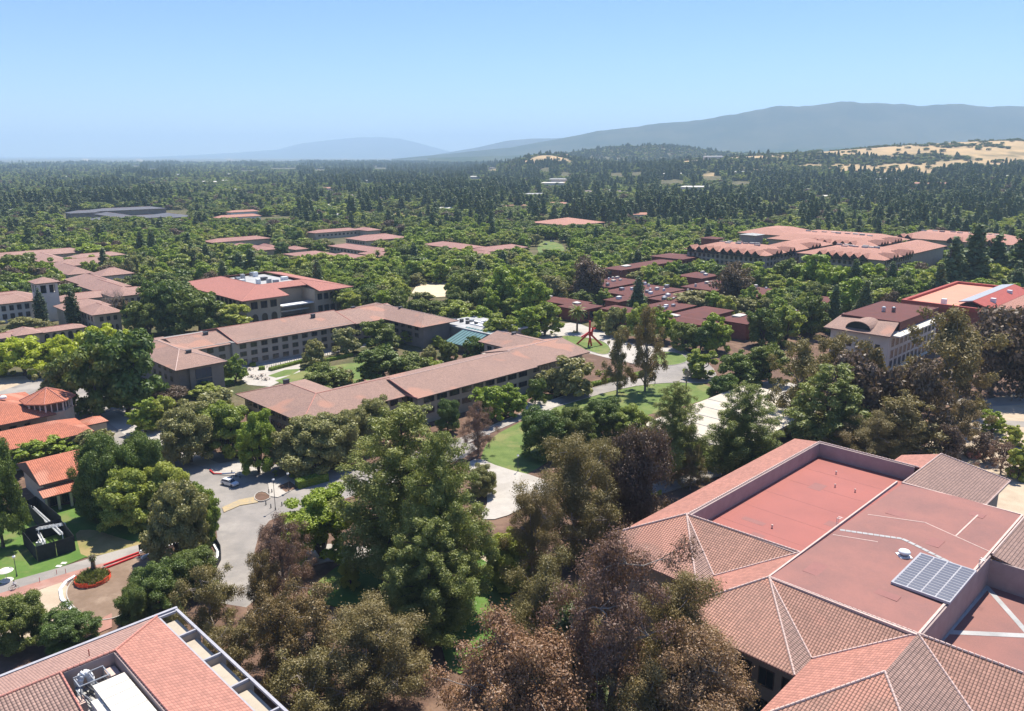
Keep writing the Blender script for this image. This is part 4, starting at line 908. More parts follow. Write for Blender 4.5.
# --- red brick college
def flatb(label, rects, zt_, over=1.0, win=(), name='brick_college', roofm='roof_maroon', wallm='brick_red', group='red brick college blocks', units=0, seed=1):
    t = thing(name, label, 'building', W((rects[0][0] + rects[0][1]) / 2, (rects[0][2] + rects[0][3]) / 2, 0), group)
    mw, mr = MB(), MB()
    for i, (a0, a1, b0, b1) in enumerate(rects):
        mw.box(a0, a1, b0, b1, 0, zt_ - .02 * i); mr.hip(a0 - over, a1 + over, b0 - over, b1 + over, zt_ + .03 * i, zt_ + .8, 'a' if a1 - a0 > b1 - b0 else 'b', True, True, .35)
        foot(a0 - 2, a1 + 2, b0 - 2, b1 + 2)
    part(t, 'wall', mw, wallm); part(t, 'roof', mr, roofm, roofm)
    for wargs in win: windows(t, *wargs)
    q = random.Random(seed)
    for k in range(units):
        a0, a1, b0, b1 = rects[k % len(rects)]; a = q.uniform(a0 + 1, a1 - 1); b = q.uniform(b0 + 1, b1 - 1); s = q.uniform(.5, 1.3); h_ = q.uniform(.5, 1.1)
        mb = MB(); mb.box(a - s, a + s, b - s * .7, b + s * .7, zt_ - .1, zt_ + h_ + .8); part(t, 'roof_unit', mb, q.choice(['white', 'metal_grey', 'roof_white']))
    return t
def skylight(t, a, b, z, w_=5, d=1.6):
    mb = MB(); mb.hip(a - w_ / 2, a + w_ / 2, b - d, b + d, z + .55, z + 1.1, 'a'); mb.box(a - w_ / 2, a + w_ / 2, b - d, b + d, z, z + .55); part(t, 'skylight', mb, 'roof_white', 'roof_white')
t = flatb('three storey red brick block with two rows of windows', [(384, 444, -304, -292)], 9, 1.0, [('+b', -291.95, 390, 442, 14, (6.0, 2.9), 1.7, 1.5, 'two', 'glass', 'brick_red'), ('-a', 383.95, -302, -298, 1, (5.6, 2.4), 3.0, 2.4, 'three', 'glass_blue', 'trim_red')]); skylight(t, 396, -297, 9.6, 6, 2)
flatb('taller red brick block at the far end of the college', [(444, 466, -312, -288)], 10.5, 1.0, [('+b', -287.95, 445, 465, 6, (7.2, 4.0), 1.7, 1.5, 'two', 'glass', 'brick_red')])
t = flatb('low brick college block left of the palm with white skylights', [(288, 300, -282, -246), (282, 296, -250, -236)], 6, 1.0, [('-a', 287.95, -280, -248, 9, (2.6,), 2.2, 1.8), ('+b', -235.95, 283, 295, 3, (1.4,), 2.8, 3.0, 'three')]); skylight(t, 293, -268, 6.7); skylight(t, 290, -246, 6.7, 3)
t = flatb('long low brick college block in front of the sculpture', [(292, 302, -232, -172), (300, 330, -200, -186)], 6, 1.0, [('-a', 291.95, -230, -174, 16, (2.4,), 2.0, 1.8)], units=0); skylight(t, 297, -196, 6.7, 3, 3)
t = flatb('red brick block with bright red end wall and white skylight', [(302, 322, -176, -163)], 7.2, .8, [('+b', -162.95, 304, 321, 5, (4.4, 1.2), 1.8, 1.5, 'two', 'glass', 'brick_red')]); skylight(t, 312, -172, 7.8, 6, 2)
flatb('low brick court block with rooftop machinery', [(330, 366, -262, -236), (330, 360, -232, -214)], 6, 1.0, units=26, seed=5)
flatb('low brick court block behind the large dark tree', [(372, 404, -240, -216), (370, 398, -212, -196)], 6.4, 1.0, units=12, seed=8)
flatb('low brick block with a grey roof edge beneath the three storey block', [(346, 378, -290, -270)], 5.5, 1.0, units=6, seed=11)
t = flatb('small brick block with a square white skylight behind the street trees', [(338, 352, -172, -150)], 6.6, .8); skylight(t, 344, -163, 7.2, 3, 2)
flatb('low brick court wing between the grey olive and the plum tree', [(308, 330, -222, -206), (312, 340, -246, -238)], 5.8, 1.0, units=7, seed=13)
flatb('brick block with a pale roof light beside the bright trees', [(400, 420, -262, -246)], 7.2, .8, units=3, seed=17)
flatb('low brick wing half hidden at the right end of the college', [(372, 396, -172, -158)], 6.2, .8)

# --- white flat roofed building behind the pines
wf = thing('white_roofed_building', 'white flat roofed building between the tall pines', 'building', W(200, -105, 0)); foot(170, 228, -126, -90)
mb = MB(); mb.box(176, 226, -120, -95.5, 0, 3.9); part(wf, 'wall', mb, 'wall_tan')
mb = MB(); mb.box(172.5, 228, -122, -93.5, 3.9, 4.4); part(wf, 'roof', mb, 'roof_sand')
mb = MB(); mb.box(172.3, 172.5, -122.2, -93.3, 3.8, 4.5); mb.box(172.5, 228.2, -93.5, -93.3, 3.8, 4.5); part(wf, 'fascia', mb, 'cream')
mb = MB()
for k in range(7): mb.box(176 + k * 7.4, 176.25 + k * 7.4, -121.8, -93.7, 4.4, 4.5)
part(wf, 'roof_seam', mb, 'roof_grey')
windows(wf, '-a', 175.95, -118, -97, 6, (1.2,), 2.2, 1.8)
sh = thing('white_shed', 'small white roofed shed among the dark pines', 'shed', G(647, 440, 0)); mb = MB(); a, b = AB(647, 433, 3); mb.box(a - 2.5, a + 2.5, b - 2, b + 2, 0, 2.7); part(sh, 'wall', mb, 'wall_pale'); mb = MB(); mb.hip(a - 3, a + 3, b - 2.6, b + 2.6, 2.7, 3.5, 'a', False, False); part(sh, 'roof', mb, 'roof_white', 'roof_white')

# --- mid distance roofs
H = hallb
H('pink_roofed_pavilion', 'distant pink hipped roof pavilion with a dark skylight strip', [(618, 674, -590, -536)], 'tile_peach', 'wall_brown', 7, 12)
H('far_dormitory', 'far brown roofed dormitory pair among the trees, left of centre', [(398, 446, -668, -655), (446, 460, -664, -640), (398, 436, -596, -582)], 'tile_far', 'wall_stone', 6, 8, [('+b', -654.9, 400, 444, 10, (2.6,), 2, 1.5), ('+b', -581.9, 400, 435, 8, (2.6,), 2, 1.5)])
H('far_dormitory', 'far three storey dormitory end with a pale wall and dark windows', [(388, 432, -590, -560)], 'tile_far', 'wall_stone', 6.5, 9, [('-a', 387.9, -588, -562, 7, (3.6,), 2, 1.5)])
H('far_dormitory', 'low brown roofs behind the long tree hedge', [(300, 326, -538, -512), (318, 334, -508, -470)], 'tile_far', 'wall_stone', 5, 7)
H('far_dormitory', 'long low brown roof with rooftop clutter, left of the small dormitory', [(352, 372, -560, -500), (340, 356, -500, -470)], 'tile_far', 'wall_stone', 5.2, 7.2, [('-a', 351.9, -558, -502, 12, (2.4,), 2, 1.5)])
H('far_dormitory', 'brown roofed block at the right with two rows of windows', [(402, 424, -502, -455)], 'tile_far', 'wall_stone', 7, 9.4, [('-a', 401.9, -500, -457, 9, (4.6, 1.8), 1.8, 1.5)])
H('far_dormitory', 'low brown roof stretching right of the windowed block', [(404, 452, -452, -436), (392, 404, -448, -420)], 'tile_far', 'wall_stone', 6, 8.4)
H('far_dormitory', 'pair of brown roofs at the left of the middle distance', [(298, 350, -668, -652), (296, 312, -622, -572), (312, 318, -600, -582)], 'tile_far', 'wall_stone', 5, 7.2, [('-a', 295.9, -620, -574, 10, (2.2,), 2, 1.5)])
H('far_dormitory', 'small brown roof between the two dormitory groups', [(322, 332, -576, -560)], 'tile_far', 'wall_stone', 4.6, 6.4)
H('slate_roofed_complex', 'wide low complex of slate grey roofs far on the left', [(350, 440, -1124, -1094), (318, 350, -1098, -1078)], 'roof_slate', 'wall_brown', 7, 9.5)
H('slate_roofed_complex', 'nearer slate grey roof wings of the low complex', [(300, 378, -965, -940), (378, 404, -984, -925), (335, 355, -1045, -966)], 'roof_slate', 'wall_brown', 7, 9.5)
H('terracotta_house', 'far terracotta roofed house with white walls, left of centre', [(418, 470, -905, -893)], 'tile_peach', 'white', 6, 8.4, [('+b', -892.9, 420, 468, 10, (2.2,), 1.8, 1.5)])
H('terracotta_house', 'further terracotta roof above the white walled house', [(470, 508, -980, -970)], 'tile_peach', 'white', 6, 8)
H('terracotta_house', 'small pink roofed house at the far left', [(205, 222, -872, -850)], 'tile_peach', 'wall_stone', 5, 8)
H('terracotta_house', 'second small pink house just above the far left one', [(232, 246, -955, -940)], 'tile_peach', 'wall_stone', 5, 8)
H('terracotta_house', 'small brown pink roof right of the centre line in the forest', [(575, 592, -720, -706)], 'tile_far', 'wall_stone', 5, 7)
# small pale houses in the woods: (pixel, roof height, width, depth, roof)
HOUSES = [(448, 207, 9, 26, 10, 'roof_white'), (553, 182, 9, 55, 14, 'roof_white'), (558, 179, 9, 45, 12, 'roof_grey'), (672, 180, 12, 60, 14, 'roof_white'), (697, 186, 12, 60, 16, 'cream'), (712, 176, 12, 60, 12, 'roof_grey'), (740, 181, 12, 50, 12, 'roof_grey'),
          (887, 183, 16, 38, 26, 'roof_grey'), (903, 191, 14, 30, 24, 'roof_white'), (919, 188, 14, 40, 20, 'tile_peach'), (940, 189, 14, 46, 20, 'tile_peach'), (852, 195, 12, 36, 12, 'roof_grey'), (795, 200, 12, 30, 14, 'roof_white'), (773, 221, 8, 14, 10, 'roof_white'),
          (130, 172, 8, 40, 16, 'roof_grey'), (152, 175, 10, 70, 20, 'wall_brown'), (167, 178, 10, 60, 20, 'roof_white'), (157, 181, 8, 50, 12, 'white'), (196, 178, 9, 110, 20, 'roof_white'), (212, 181, 9, 60, 14, 'cream'), (38, 183, 8, 30, 12, 'roof_white'), (248, 168, 9, 60, 20, 'roof_white'), (248, 181, 9, 40, 14, 'roof_white'),
          (183, 174, 10, 70, 14, 'roof_grey'), (11, 209, 10, 14, 12, 'roof_white'), (65, 184, 11, 10, 14, 'white'), (158, 196, 7, 20, 12, 'white'), (300, 179, 9, 30, 10, 'roof_white'), (283, 166, 9, 160, 30, 'cream'), (336, 213, 8, 24, 12, 'roof_grey'), (367, 211, 8, 26, 12, 'roof_white'), (368, 180, 9, 26, 10, 'roof_grey'),
          (545, 168, 9, 30, 10, 'roof_white'), (475, 176, 9, 30, 10, 'roof_white'), (380, 166, 9, 60, 14, 'roof_grey'), (605, 189, 9, 20, 10, 'cream'), (636, 172, 9, 30, 10, 'roof_grey'), (780, 152, 14, 40, 12, 'cream'), (802, 154, 14, 30, 10, 'cream'), (1003, 186, 14, 30, 12, 'roof_white'), (960, 212, 10, 16, 12, 'white')]
hr_ = random.Random(21)
for _ in range(58):
    px_ = hr_.choice((hr_.uniform(8, 330), hr_.uniform(8, 330), hr_.uniform(330, 640), hr_.uniform(640, 1015))); py_ = hr_.uniform(162, 206) if px_ < 640 else hr_.uniform(178, 214)
    if any(abs(px_ - q[0]) < 13 and abs(py_ - q[1]) < 6 for q in HOUSES): continue
    HOUSES.append((round(px_), round(py_, 1), hr_.uniform(8, 10), hr_.uniform(16, 44), hr_.uniform(12, 20), hr_.choice(['roof_white', 'roof_grey', 'cream', 'wall_brown', 'tile_peach', 'tile_peach'])))
SIDE = lambda x: 'far left' if x < 130 else 'left' if x < 300 else 'left middle' if x < 450 else 'middle' if x < 600 else 'right middle' if x < 760 else 'right' if x < 930 else 'far right'
RF = {'roof_white': 'white roofed', 'roof_grey': 'grey roofed', 'cream': 'cream roofed', 'white': 'white', 'tile_peach': 'peach roofed', 'wall_brown': 'brown roofed'}
HV = []
seen = {}
for (px, py, z, wd, dp, rm) in sorted(HOUSES):
    o = G(px, py, z)
    if py < 176 and px > 600: o = o * .72
    for _ in range(6):                     # stand it on the terrain under that line of sight
        tz = float(terrain(o.x, o.y)) + z; o = G(px, py, min(tz, 60)) if py > 156 else o
    gz = float(terrain(o.x, o.y))
    key = (RF[rm], SIDE(px)); seen[key] = seen.get(key, 0) + 1; nth = seen[key]
    near = 'in far woods'
    lab = '%s building %s, %s, %s' % (key[0], near, key[1], (['leftmost'] + [q + ' from left' for q in ('second', 'third', 'fourth', 'fifth', 'sixth', 'seventh', 'eighth', 'ninth', 'tenth', 'eleventh', 'twelfth', 'thirteenth', 'fourteenth', 'fifteenth')])[nth - 1] + ' of its colour')
    t = thing('distant_house', lab, 'house', (o.x, o.y, gz), 'pale houses scattered through the far woods')
    mb = MB(); mb.box(-wd / 2, wd / 2, -dp / 2, dp / 2, -3, z - 2, xy=True); mb.v = [v + t.location for v in mb.v]; part(t, 'wall', mb, 'wall_pale' if rm != 'wall_brown' else 'wall_brown')
    mb = MB(); c = [Vector((sx * (wd / 2 + .8), sy * (dp / 2 + .8), z - 2)) for sx, sy in ((-1, -1), (1, -1), (1, 1), (-1, 1))]; r0, r1 = Vector((-wd / 2 + dp / 3, 0, z)), Vector((wd / 2 - dp / 3, 0, z))
    for f in ((c[0], c[1], r1, r0), (c[2], c[3], r0, r1), (c[1], c[2], r1), (c[3], c[0], r0)): mb.poly([p + t.location for p in f])
    part(t, 'roof', mb, rm)
    HV.append((px - wd * 400 / o.y * .9, px + wd * 400 / o.y * .9, py, o.y))

# ---------------------------------------------------------------- trees
def leaves_mesh(name, cl, n, size, mat, rng, up=.35, aspect=.7, shell=.55, droop=0., extra=None, tail=.13):
    """n leaf tufts spread through the clumps cl (x, y, z, r, rz)"""
    cl = np.asarray(cl, float); p = cl[:, 3] ** 2.3; p = p / p.sum()
    k = rng.choice(len(cl), n, p=p); d = rng.normal(size=(n, 3)); d[:, 2] += up * .5
    d /= np.linalg.norm(d, axis=1, keepdims=True)
    rad = shell + (1 - shell) * rng.random(n) ** .6 + np.abs(rng.normal(size=n)) * tail
    c = cl[k]; pos = c[:, :3] + d * rad[:, None] * np.stack([c[:, 3], c[:, 3], c[:, 4]], 1)
    nm = d * .8 + rng.normal(size=(n, 3)) * .55; nm[:, 2] += up
    nm /= np.linalg.norm(nm, axis=1, keepdims=True)
    t = np.cross(nm, rng.normal(size=(n, 3))); t[:, 2] -= droop; t -= nm * (t * nm).sum(1, keepdims=True); t /= np.linalg.norm(t, axis=1, keepdims=True) + 1e-9
    b = np.cross(nm, t); s = size * (.6 + .8 * rng.random(n))[:, None]
    v = np.stack([pos - t * s, pos - b * s * aspect * .8 + t * s * .1, pos + t * s, pos + b * s * aspect * .8 - t * s * .1], 1).reshape(-1, 3)
    return quads_mesh(name, v, mat, extra)
def quads_mesh(name, v, mat, extra=None):
    nq = len(v) // 4; nv = len(v); me = bpy.data.meshes.new(name)
    ev, ef = (extra.v, extra.f) if extra else ([], [])
    allv = np.concatenate([v, np.array([tuple(q) for q in ev]).reshape(-1, 3)]) if ev else v
    loops = np.concatenate([np.arange(nv), np.array([i + nv for f in ef for i in f], int)]) if ef else np.arange(nv)
    sizes = np.concatenate([np.full(nq, 4), np.array([len(f) for f in ef], int)]) if ef else np.full(nq, 4)
    starts = np.concatenate([[0], np.cumsum(sizes)[:-1]])
    me.vertices.add(len(allv)); me.vertices.foreach_set('co', allv.astype(np.float32).ravel())
    me.loops.add(len(loops)); me.loops.foreach_set('vertex_index', loops.astype(np.int32))
    me.polygons.add(len(sizes)); me.polygons.foreach_set('loop_start', starts.astype(np.int32))
    try: me.polygons.foreach_set('loop_total', sizes.astype(np.int32))
    except Exception: pass
    me.materials.append(MATS[mat])
    if ef:
        me.materials.append(MATS['bark'])
        mi = np.zeros(len(sizes), np.int32); mi[nq:] = 1; me.polygons.foreach_set('material_index', mi)
    me.update(calc_edges=True); me.validate()
    return me
def limb(mb, p0, p1, r0, r1, rng, seg=4, wob=.08, n=6):
    p0, p1 = Vector(p0), Vector(p1); L = (p1 - p0).length; prev = p0; pr = r0
    for i in range(1, seg + 1):
        t = i / seg; q = p0.lerp(p1, t)
        if i < seg: q += Vector(rng.normal(size=3)) * L * wob * .5; 
        q.z += math.sin(t * math.pi) * L * .06
        r = r0 + (r1 - r0) * t; mb.tube(prev, q, pr, r, n, cap=False); prev, pr = q, r

# every kind: width, height of its model; the models are scaled to the size each tree has in the photograph
KIND = {'oak': (12, 11), 'bright': (9, 10), 'lime': (10, 7.5), 'olive': (9, 7.5), 'euc': (14, 18), 'plum': (13, 12), 'pine': (15, 20),
        'redwood': (9, 25), 'cypress': (2.6, 12), 'mid': (9, 9), 'pale': (13, 13), 'rose': (13, 15), 'sprawl': (14, 12), 'shrub': (3, 2)}
LEAFM = {'oak': 'leaf_oak', 'bright': 'leaf_bright', 'lime': 'leaf_lime', 'olive': 'leaf_olive', 'euc': 'leaf_euc', 'plum': 'leaf_plum', 'pine': 'leaf_pine', 'redwood': 'leaf_redwood',
         'cypress': 'leaf_cypress', 'mid': 'leaf_mid', 'pale': 'leaf_pale', 'rose': 'leaf_rose', 'sprawl': 'leaf_euc', 'shrub': 'leaf_mid'}
def clumps(kind, rng, lod):
    w_, h = KIND[kind]; R = w_ / 2; out = []; limbs = []
    q = {0: 1., 1: .6, 2: .35}[lod]
    if kind in ('oak', 'bright', 'lime', 'olive', 'mid', 'plum', 'shrub'):
        n = int({'oak': 120, 'bright': 95, 'lime': 80, 'olive': 100, 'mid': 95, 'plum': 110, 'shrub': 16}[kind] * q)
        base = {'oak': .07, 'bright': .07, 'lime': .16, 'olive': .09, 'mid': .06, 'plum': .1, 'shrub': .02}[kind] * h
        cz = (base + h) / 2; hz = (h - base) / 2; ph = rng.random(6) * 6.28
        # a few large boughs make the outline uneven
        boughs = [(math.cos(a) * R * .42 * rng.uniform(.7, 1.15), math.sin(a) * R * .42 * rng.uniform(.7, 1.15), cz + hz * rng.uniform(-.35, .45)) for a in ph]
        boughs.append((0, 0, cz + hz * .35))
        for i in range(n):
            b = boughs[i % len(boughs)]; d = rng.normal(size=3); d[2] = d[2] * .9 + .3; d /= np.linalg.norm(d)
            br = R * rng.uniform(.42, .60)
            p = np.array(b) + d * np.array([br, br, hz * .62]) * rng.uniform(.55, 1.0)
            rr_ = math.hypot(p[0], p[1]); lim = R * (.97 if p[2] > base + .25 * h else .84)
            if rr_ > lim: p[:2] *= lim / rr_
            p[2] = min(max(p[2], base + .04 * h), h * .95)
            r = R * rng.uniform(.11, .22) * (1.25 if lod == 2 else 1)
            out.append((*p, r, r * .72))
        for i in range(int(n * .3)):        # low boughs that hang near the ground
            a = rng.random() * 6.283; q_ = R * rng.uniform(.35, .86); r = R * rng.uniform(.12, .2); out.append((math.cos(a) * q_, math.sin(a) * q_, base + h * rng.uniform(.04, .34), r, r * .7))
        tr = .035 * h + .05
        for b in boughs[:5]: limbs.append(((0, 0, base * .75), b, tr * .6, tr * .18))
        limbs.insert(0, ((0, 0, -.5), (rng.normal() * .1, rng.normal() * .1, base * .85), tr, tr * .75))
    elif kind in ('euc', 'pale', 'rose', 'sprawl'):
        m = 14 if kind != 'sprawl' else 11; base = .12 * h; tr = .024 * h
        limbs.append(((0, 0, -.5), (0, 0, h * .3), tr, tr * .8)); limbs.append(((0, 0, h * .28), (rng.normal() * .5, rng.normal() * .5, h * .86), tr * .8, tr * .15))
        for i in range(m):
            a = i * 2.4 + rng.random(); t = (i + .6) / m; zr = base + (h - base) * (.02 + .86 * t)
            rr_ = R * (.88 - .66 * t ** 2.2) * rng.uniform(.72, 1.05)
            c = (math.cos(a) * rr_ * .8, math.sin(a) * rr_ * .8, zr)
            limbs.append(((0, 0, h * (.06 + .56 * t)), c, tr * .45, tr * .08))
            for j in range(max(3, int((9 if kind != 'sprawl' else 8) * q))):
                d = rng.normal(size=3) * np.array([R * .23, R * .23, h * .062]); p = np.array(c) + d
                if j % 4 == 3: p[:2] *= rng.uniform(.1, .6)
                r = R * (rng.uniform(.09, .17) if kind in ('euc', 'pale') else rng.uniform(.07, .14)) * (1.5 if lod == 2 else 1); out.append((p[0], p[1], min(p[2], h * .97), r, r * .85))
                if lod == 0 and (j % 3 < 2 or kind == 'pale'): limbs.append((c, tuple(p * np.array([1, 1, 1.02])), tr * (.17 if kind == 'pale' else .14), tr * .05))
    elif kind == 'pine':
        base = .10 * h; tr = .022 * h; limbs.append(((0, 0, -.5), (0, 0, h * .93), tr, tr * .15)); lv = int(15 * (q if lod else 1) + 3)
        for i in range(lv):
            t = (i + .5) / lv; z = base + (h - base) * t; rr_ = R * (1 - t) ** .42 * (1. if t > .16 else .8)
            for j in range(max(4, int(8 * (1 - .5 * t)))):
                a = j * 6.283 / max(4, int(8 * (1 - .5 * t))) + i * 1.9 + rng.normal() * .2; L = rr_ * rng.uniform(.72, 1.08)
                tip = (math.cos(a) * L, math.sin(a) * L, z + L * .22); limbs.append(((0, 0, z - L * .05), tip, tr * .25 * (1 - t * .6), tr * .05))
                for s in ((.2, .45, .68, .88, 1.0) if lod == 0 else (.6, .95) if lod == 1 else (.8,)):
                    p = np.array([tip[0] * s, tip[1] * s, z + L * .22 * s * s]) + rng.normal(size=3) * .3
                    r = (.42 + .075 * R * (1.15 - t)) * (1. if lod == 0 else 1.35 if lod == 1 else 1.9); out.append((*p, r, r * .8))
    elif kind == 'redwood':
        tr = .018 * h; limbs.append(((0, 0, -.5), (0, 0, h * .97), tr, tr * .1)); lv = {0: 26, 1: 22, 2: 14}[lod]
        for i in range(lv):
            t = (i + .4) / lv; z = h * (.05 + .92 * t); rr_ = R * (1 - t) ** .8 * rng.uniform(.72, 1.15) + .2
            m = max(3, int((9 if lod < 2 else 5) * (1 - .6 * t)))
            for j in range(m):
                a = j * 6.283 / m + i * 1.3 + rng.normal() * .25; L = rr_ * rng.uniform(.6, 1.); r = .62 + .25 * rr_
                out.append((math.cos(a) * L * .68, math.sin(a) * L * .68, z - L * .18 + rng.normal() * .4, r, r * .95))
    elif kind == 'cypress':
        limbs.append(((0, 0, -.5), (0, 0, h * .9), .14, .03)); lv = {0: 26, 1: 18, 2: 9}[lod]
        for i in range(lv):
            t = (i + .5) / lv; z = h * (.05 + .93 * t); rr_ = R * min(1, (1 - t) * 2.2 + .12) * (.7 + .3 * min(1, t * 6))
            for j in range(3):
                a = j * 2.09 + i; out.append((math.cos(a) * rr_ * .4, math.sin(a) * rr_ * .4, z, rr_ * .62, rr_ * .9))
    return out, limbs
LODN = {'oak': 44000, 'bright': 32000, 'lime': 32000, 'olive': 30000, 'mid': 30000, 'plum': 30000, 'shrub': 3000, 'euc': 44000, 'pale': 56000, 'rose': 26000, 'sprawl': 19000, 'pine': 74000, 'redwood': 30000, 'cypress': 12000}
LODS = {'oak': .19, 'bright': .19, 'lime': .17, 'olive': .17, 'mid': .2, 'plum': .18, 'shrub': .11, 'euc': .17, 'pale': .125, 'rose': .15, 'sprawl': .15, 'pine': .19, 'redwood': .25, 'cypress': .13}
MODELS = {}
def model(kind, var, lod):
    key = (kind, var, lod)
    if key in MODELS: return MODELS[key]
    rng = np.random.default_rng(abs(hash(kind)) % 1000 if False else sum(map(ord, kind)) * 17 + var * 101)
    cl, limbs = clumps(kind, rng, lod); mb = MB()
    for i, (p, q, r0, r1) in enumerate(limbs):
        if lod == 2 and i > 1: break
        limb(mb, p, q, r0, r1, rng, 5 if i < 2 else 3, .05 if i < 2 else .12, 7 if i < 2 else 5)
    div, sc = {0: (.58, .77), 1: (3.2, 1.65), 2: (8, 2.2)}[lod]
    n = int(LODN[kind] / div); loose = kind in ('euc', 'rose', 'pale', 'sprawl', 'plum'); s = LODS[kind] * sc
    drp = .7 if kind in ('euc', 'rose', 'sprawl') else 0
    up = .3 if kind != 'pine' else .55
    asp = .45 if kind in ('pine', 'euc', 'rose') else .7
    if lod == 2:
        me = leaves_mesh(kind + '_tree', cl, n, s, LEAFM[kind], rng, up, .8, .5, 0, mb); MODELS[key] = (me, None)
    else:
        me = leaves_mesh('crown', cl, n, s, LEAFM[kind], rng, up, asp, .15 if loose else .4 if kind != 'pine' else .2, drp, None, .42 if loose else .16)
        tm = mb.mesh('trunk', ['bark_pale' if kind in ('euc', 'pale', 'rose', 'sprawl') else 'bark'], smooth=True); MODELS[key] = (me, tm)
    return MODELS[key]
NAMES = {'oak': ('oak_tree', 'oak tree'), 'bright': ('broadleaf_tree', 'leafy tree'), 'lime': ('yellow_green_tree', 'yellow green tree'), 'olive': ('olive_tree', 'olive tree'), 'mid': ('broadleaf_tree', 'leafy tree'),
         'plum': ('dark_leaved_tree', 'dark leaved tree'), 'shrub': ('shrub', 'shrub'), 'euc': ('eucalyptus_tree', 'eucalyptus'), 'pale': ('dry_leaved_tree', 'dry leaved tree'), 'rose': ('eucalyptus_tree', 'eucalyptus'),
         'sprawl': ('eucalyptus_tree', 'eucalyptus'), 'pine': ('pine_tree', 'pine tree'), 'redwood': ('redwood_tree', 'conifer'), 'cypress': ('cypress_tree', 'cypress')}
TREES = []     # what stands: x, y, radius
CNT = [0]
def plant(kind, x, y, z, w_, h, label, group=None, lod=None, var=None, rot=None):
    CNT[0] += 1; i = CNT[0]; D = math.hypot(x, y)
    lod = lod if lod is not None else (0 if D < 215 else 1 if D < 430 else 2)
    var = (i * 7) % (3 if lod else 2) if var is None else var
    kw, kh = KIND[kind]; sc = (w_ / kw, w_ / kw, h / kh); rot = (i * 2.399) % 6.283 if rot is None else rot
    cr, tr = model(kind, var, lod); nm, cat = NAMES[kind]; TREES.append((x, y, w_ / 2))
    if tr is None:
        o = link(nm, cr, None, (x, y, z)); o.scale = sc; o.rotation_euler = (0, 0, rot); o['label'] = label; o['category'] = cat
    else:
        o = thing(nm, label, cat, (x, y, z)); o.scale = sc; o.rotation_euler = (0, 0, rot)
        link('trunk', tr, o); link('crown', cr, o)
    if group: o['group'] = group
    return o
def T(kind, cx, ytop, ybase, wpx, label, var=None, lod=None):
    """one tree of the photograph: ground contact, top and width as measured in it"""
    b = G(cx, ybase, 0); c, s = math.cos(PITCH), math.sin(PITCH)
    k = (CY - ytop) / F_PX; zf_ = None
    # height where the ray through the top row passes above the base
    vy, vz = c + k * s, -s + k * c; h = CAM_H + b.y / vy * vz
    depth = b.y * c + (CAM_H - h * .5) * s
    return plant(kind, b.x, b.y, 0, wpx / F_PX * depth, h, label, None, lod, var)

ORD_ = ['first', 'second', 'third', 'fourth', 'fifth', 'sixth', 'seventh', 'eighth', 'ninth']
# foreground
T('oak', 24, 598, 650, 62, 'dark green oak at the left edge above the tiled roof')
T('oak', 70, 610, 648, 62, 'dark green oak just above the corner of the roof gutter')
T('oak', 133, 588, 628, 38, 'small dark oak beside the bare soil circle')
T('oak', 160, 562, 612, 62, 'round dark oak between the soil circle and the dry trees')
T('oak', 192, 548, 592, 55, 'dark oak below the curved ramp')
T('sprawl', 266, 548, 618, 56, 'thin brown tree at the right edge of the road mouth')
T('sprawl', 212, 566, 640, 84, 'grey brown thin crowned eucalyptus beside the dark oaks')
T('sprawl', 240, 620, 690, 84, 'wispy eucalyptus leaning over the cream roof ledge')
T('rose', 285, 514, 604, 66, 'purplish thin eucalyptus beside the junction')
T('sprawl', 282, 588, 680, 96, 'brown olive eucalyptus in the lower left foreground')
T('sprawl', 322, 588, 690, 110, 'thin brown eucalyptus above the bottom edge, left of centre')
T('euc', 376, 602, 705, 115, 'bushy brown eucalyptus above the bottom edge, centre left')
T('sprawl', 315, 650, 735, 120, 'eucalyptus cut by the bottom edge beside the roof ledge')
T('pale', 508, 632, 790, 178, 'pale coppery dry leaved tree at the bottom centre', var=0)
T('rose', 612, 528, 742, 160, 'tall rosy leaved eucalyptus with a visible dark trunk', var=0)
T('euc', 545, 560, 690, 100, 'dark brown eucalyptus behind the coppery tree')
T('redwood', 570, 600, 715, 95, 'dark green conifer beneath the rosy eucalyptus')
T('euc', 676, 575, 720, 118, 'brown eucalyptus overlapping the tiled roof corner')
T('pale', 690, 640, 780, 150, 'dry brown tree at the bottom edge beside the tiled roof', var=1)
T('bright', 590, 690, 740, 40, 'small green tree at the foot of the dark trunk')
T('sprawl', 640, 665, 785, 120, 'thin grey brown tree at the bottom edge right of the dark trunk')
T('pine', 406, 411, 574, 152, 'huge dark pine towering in the centre foreground', var=0)
T('pine', 443, 436, 612, 112, 'second huge pine, lower and right of the first', var=1)
T('pine', 430, 520, 640, 110, 'low dark pine at the foot of the two huge pines', var=0)
T('bright', 322, 493, 560, 84, 'spreading green pepper tree beside the street')
T('olive', 482, 466, 496, 34, 'small grey olive on the concrete path bend')
T('mid', 350, 560, 590, 22, 'small green tree on the bright lawn below the street')
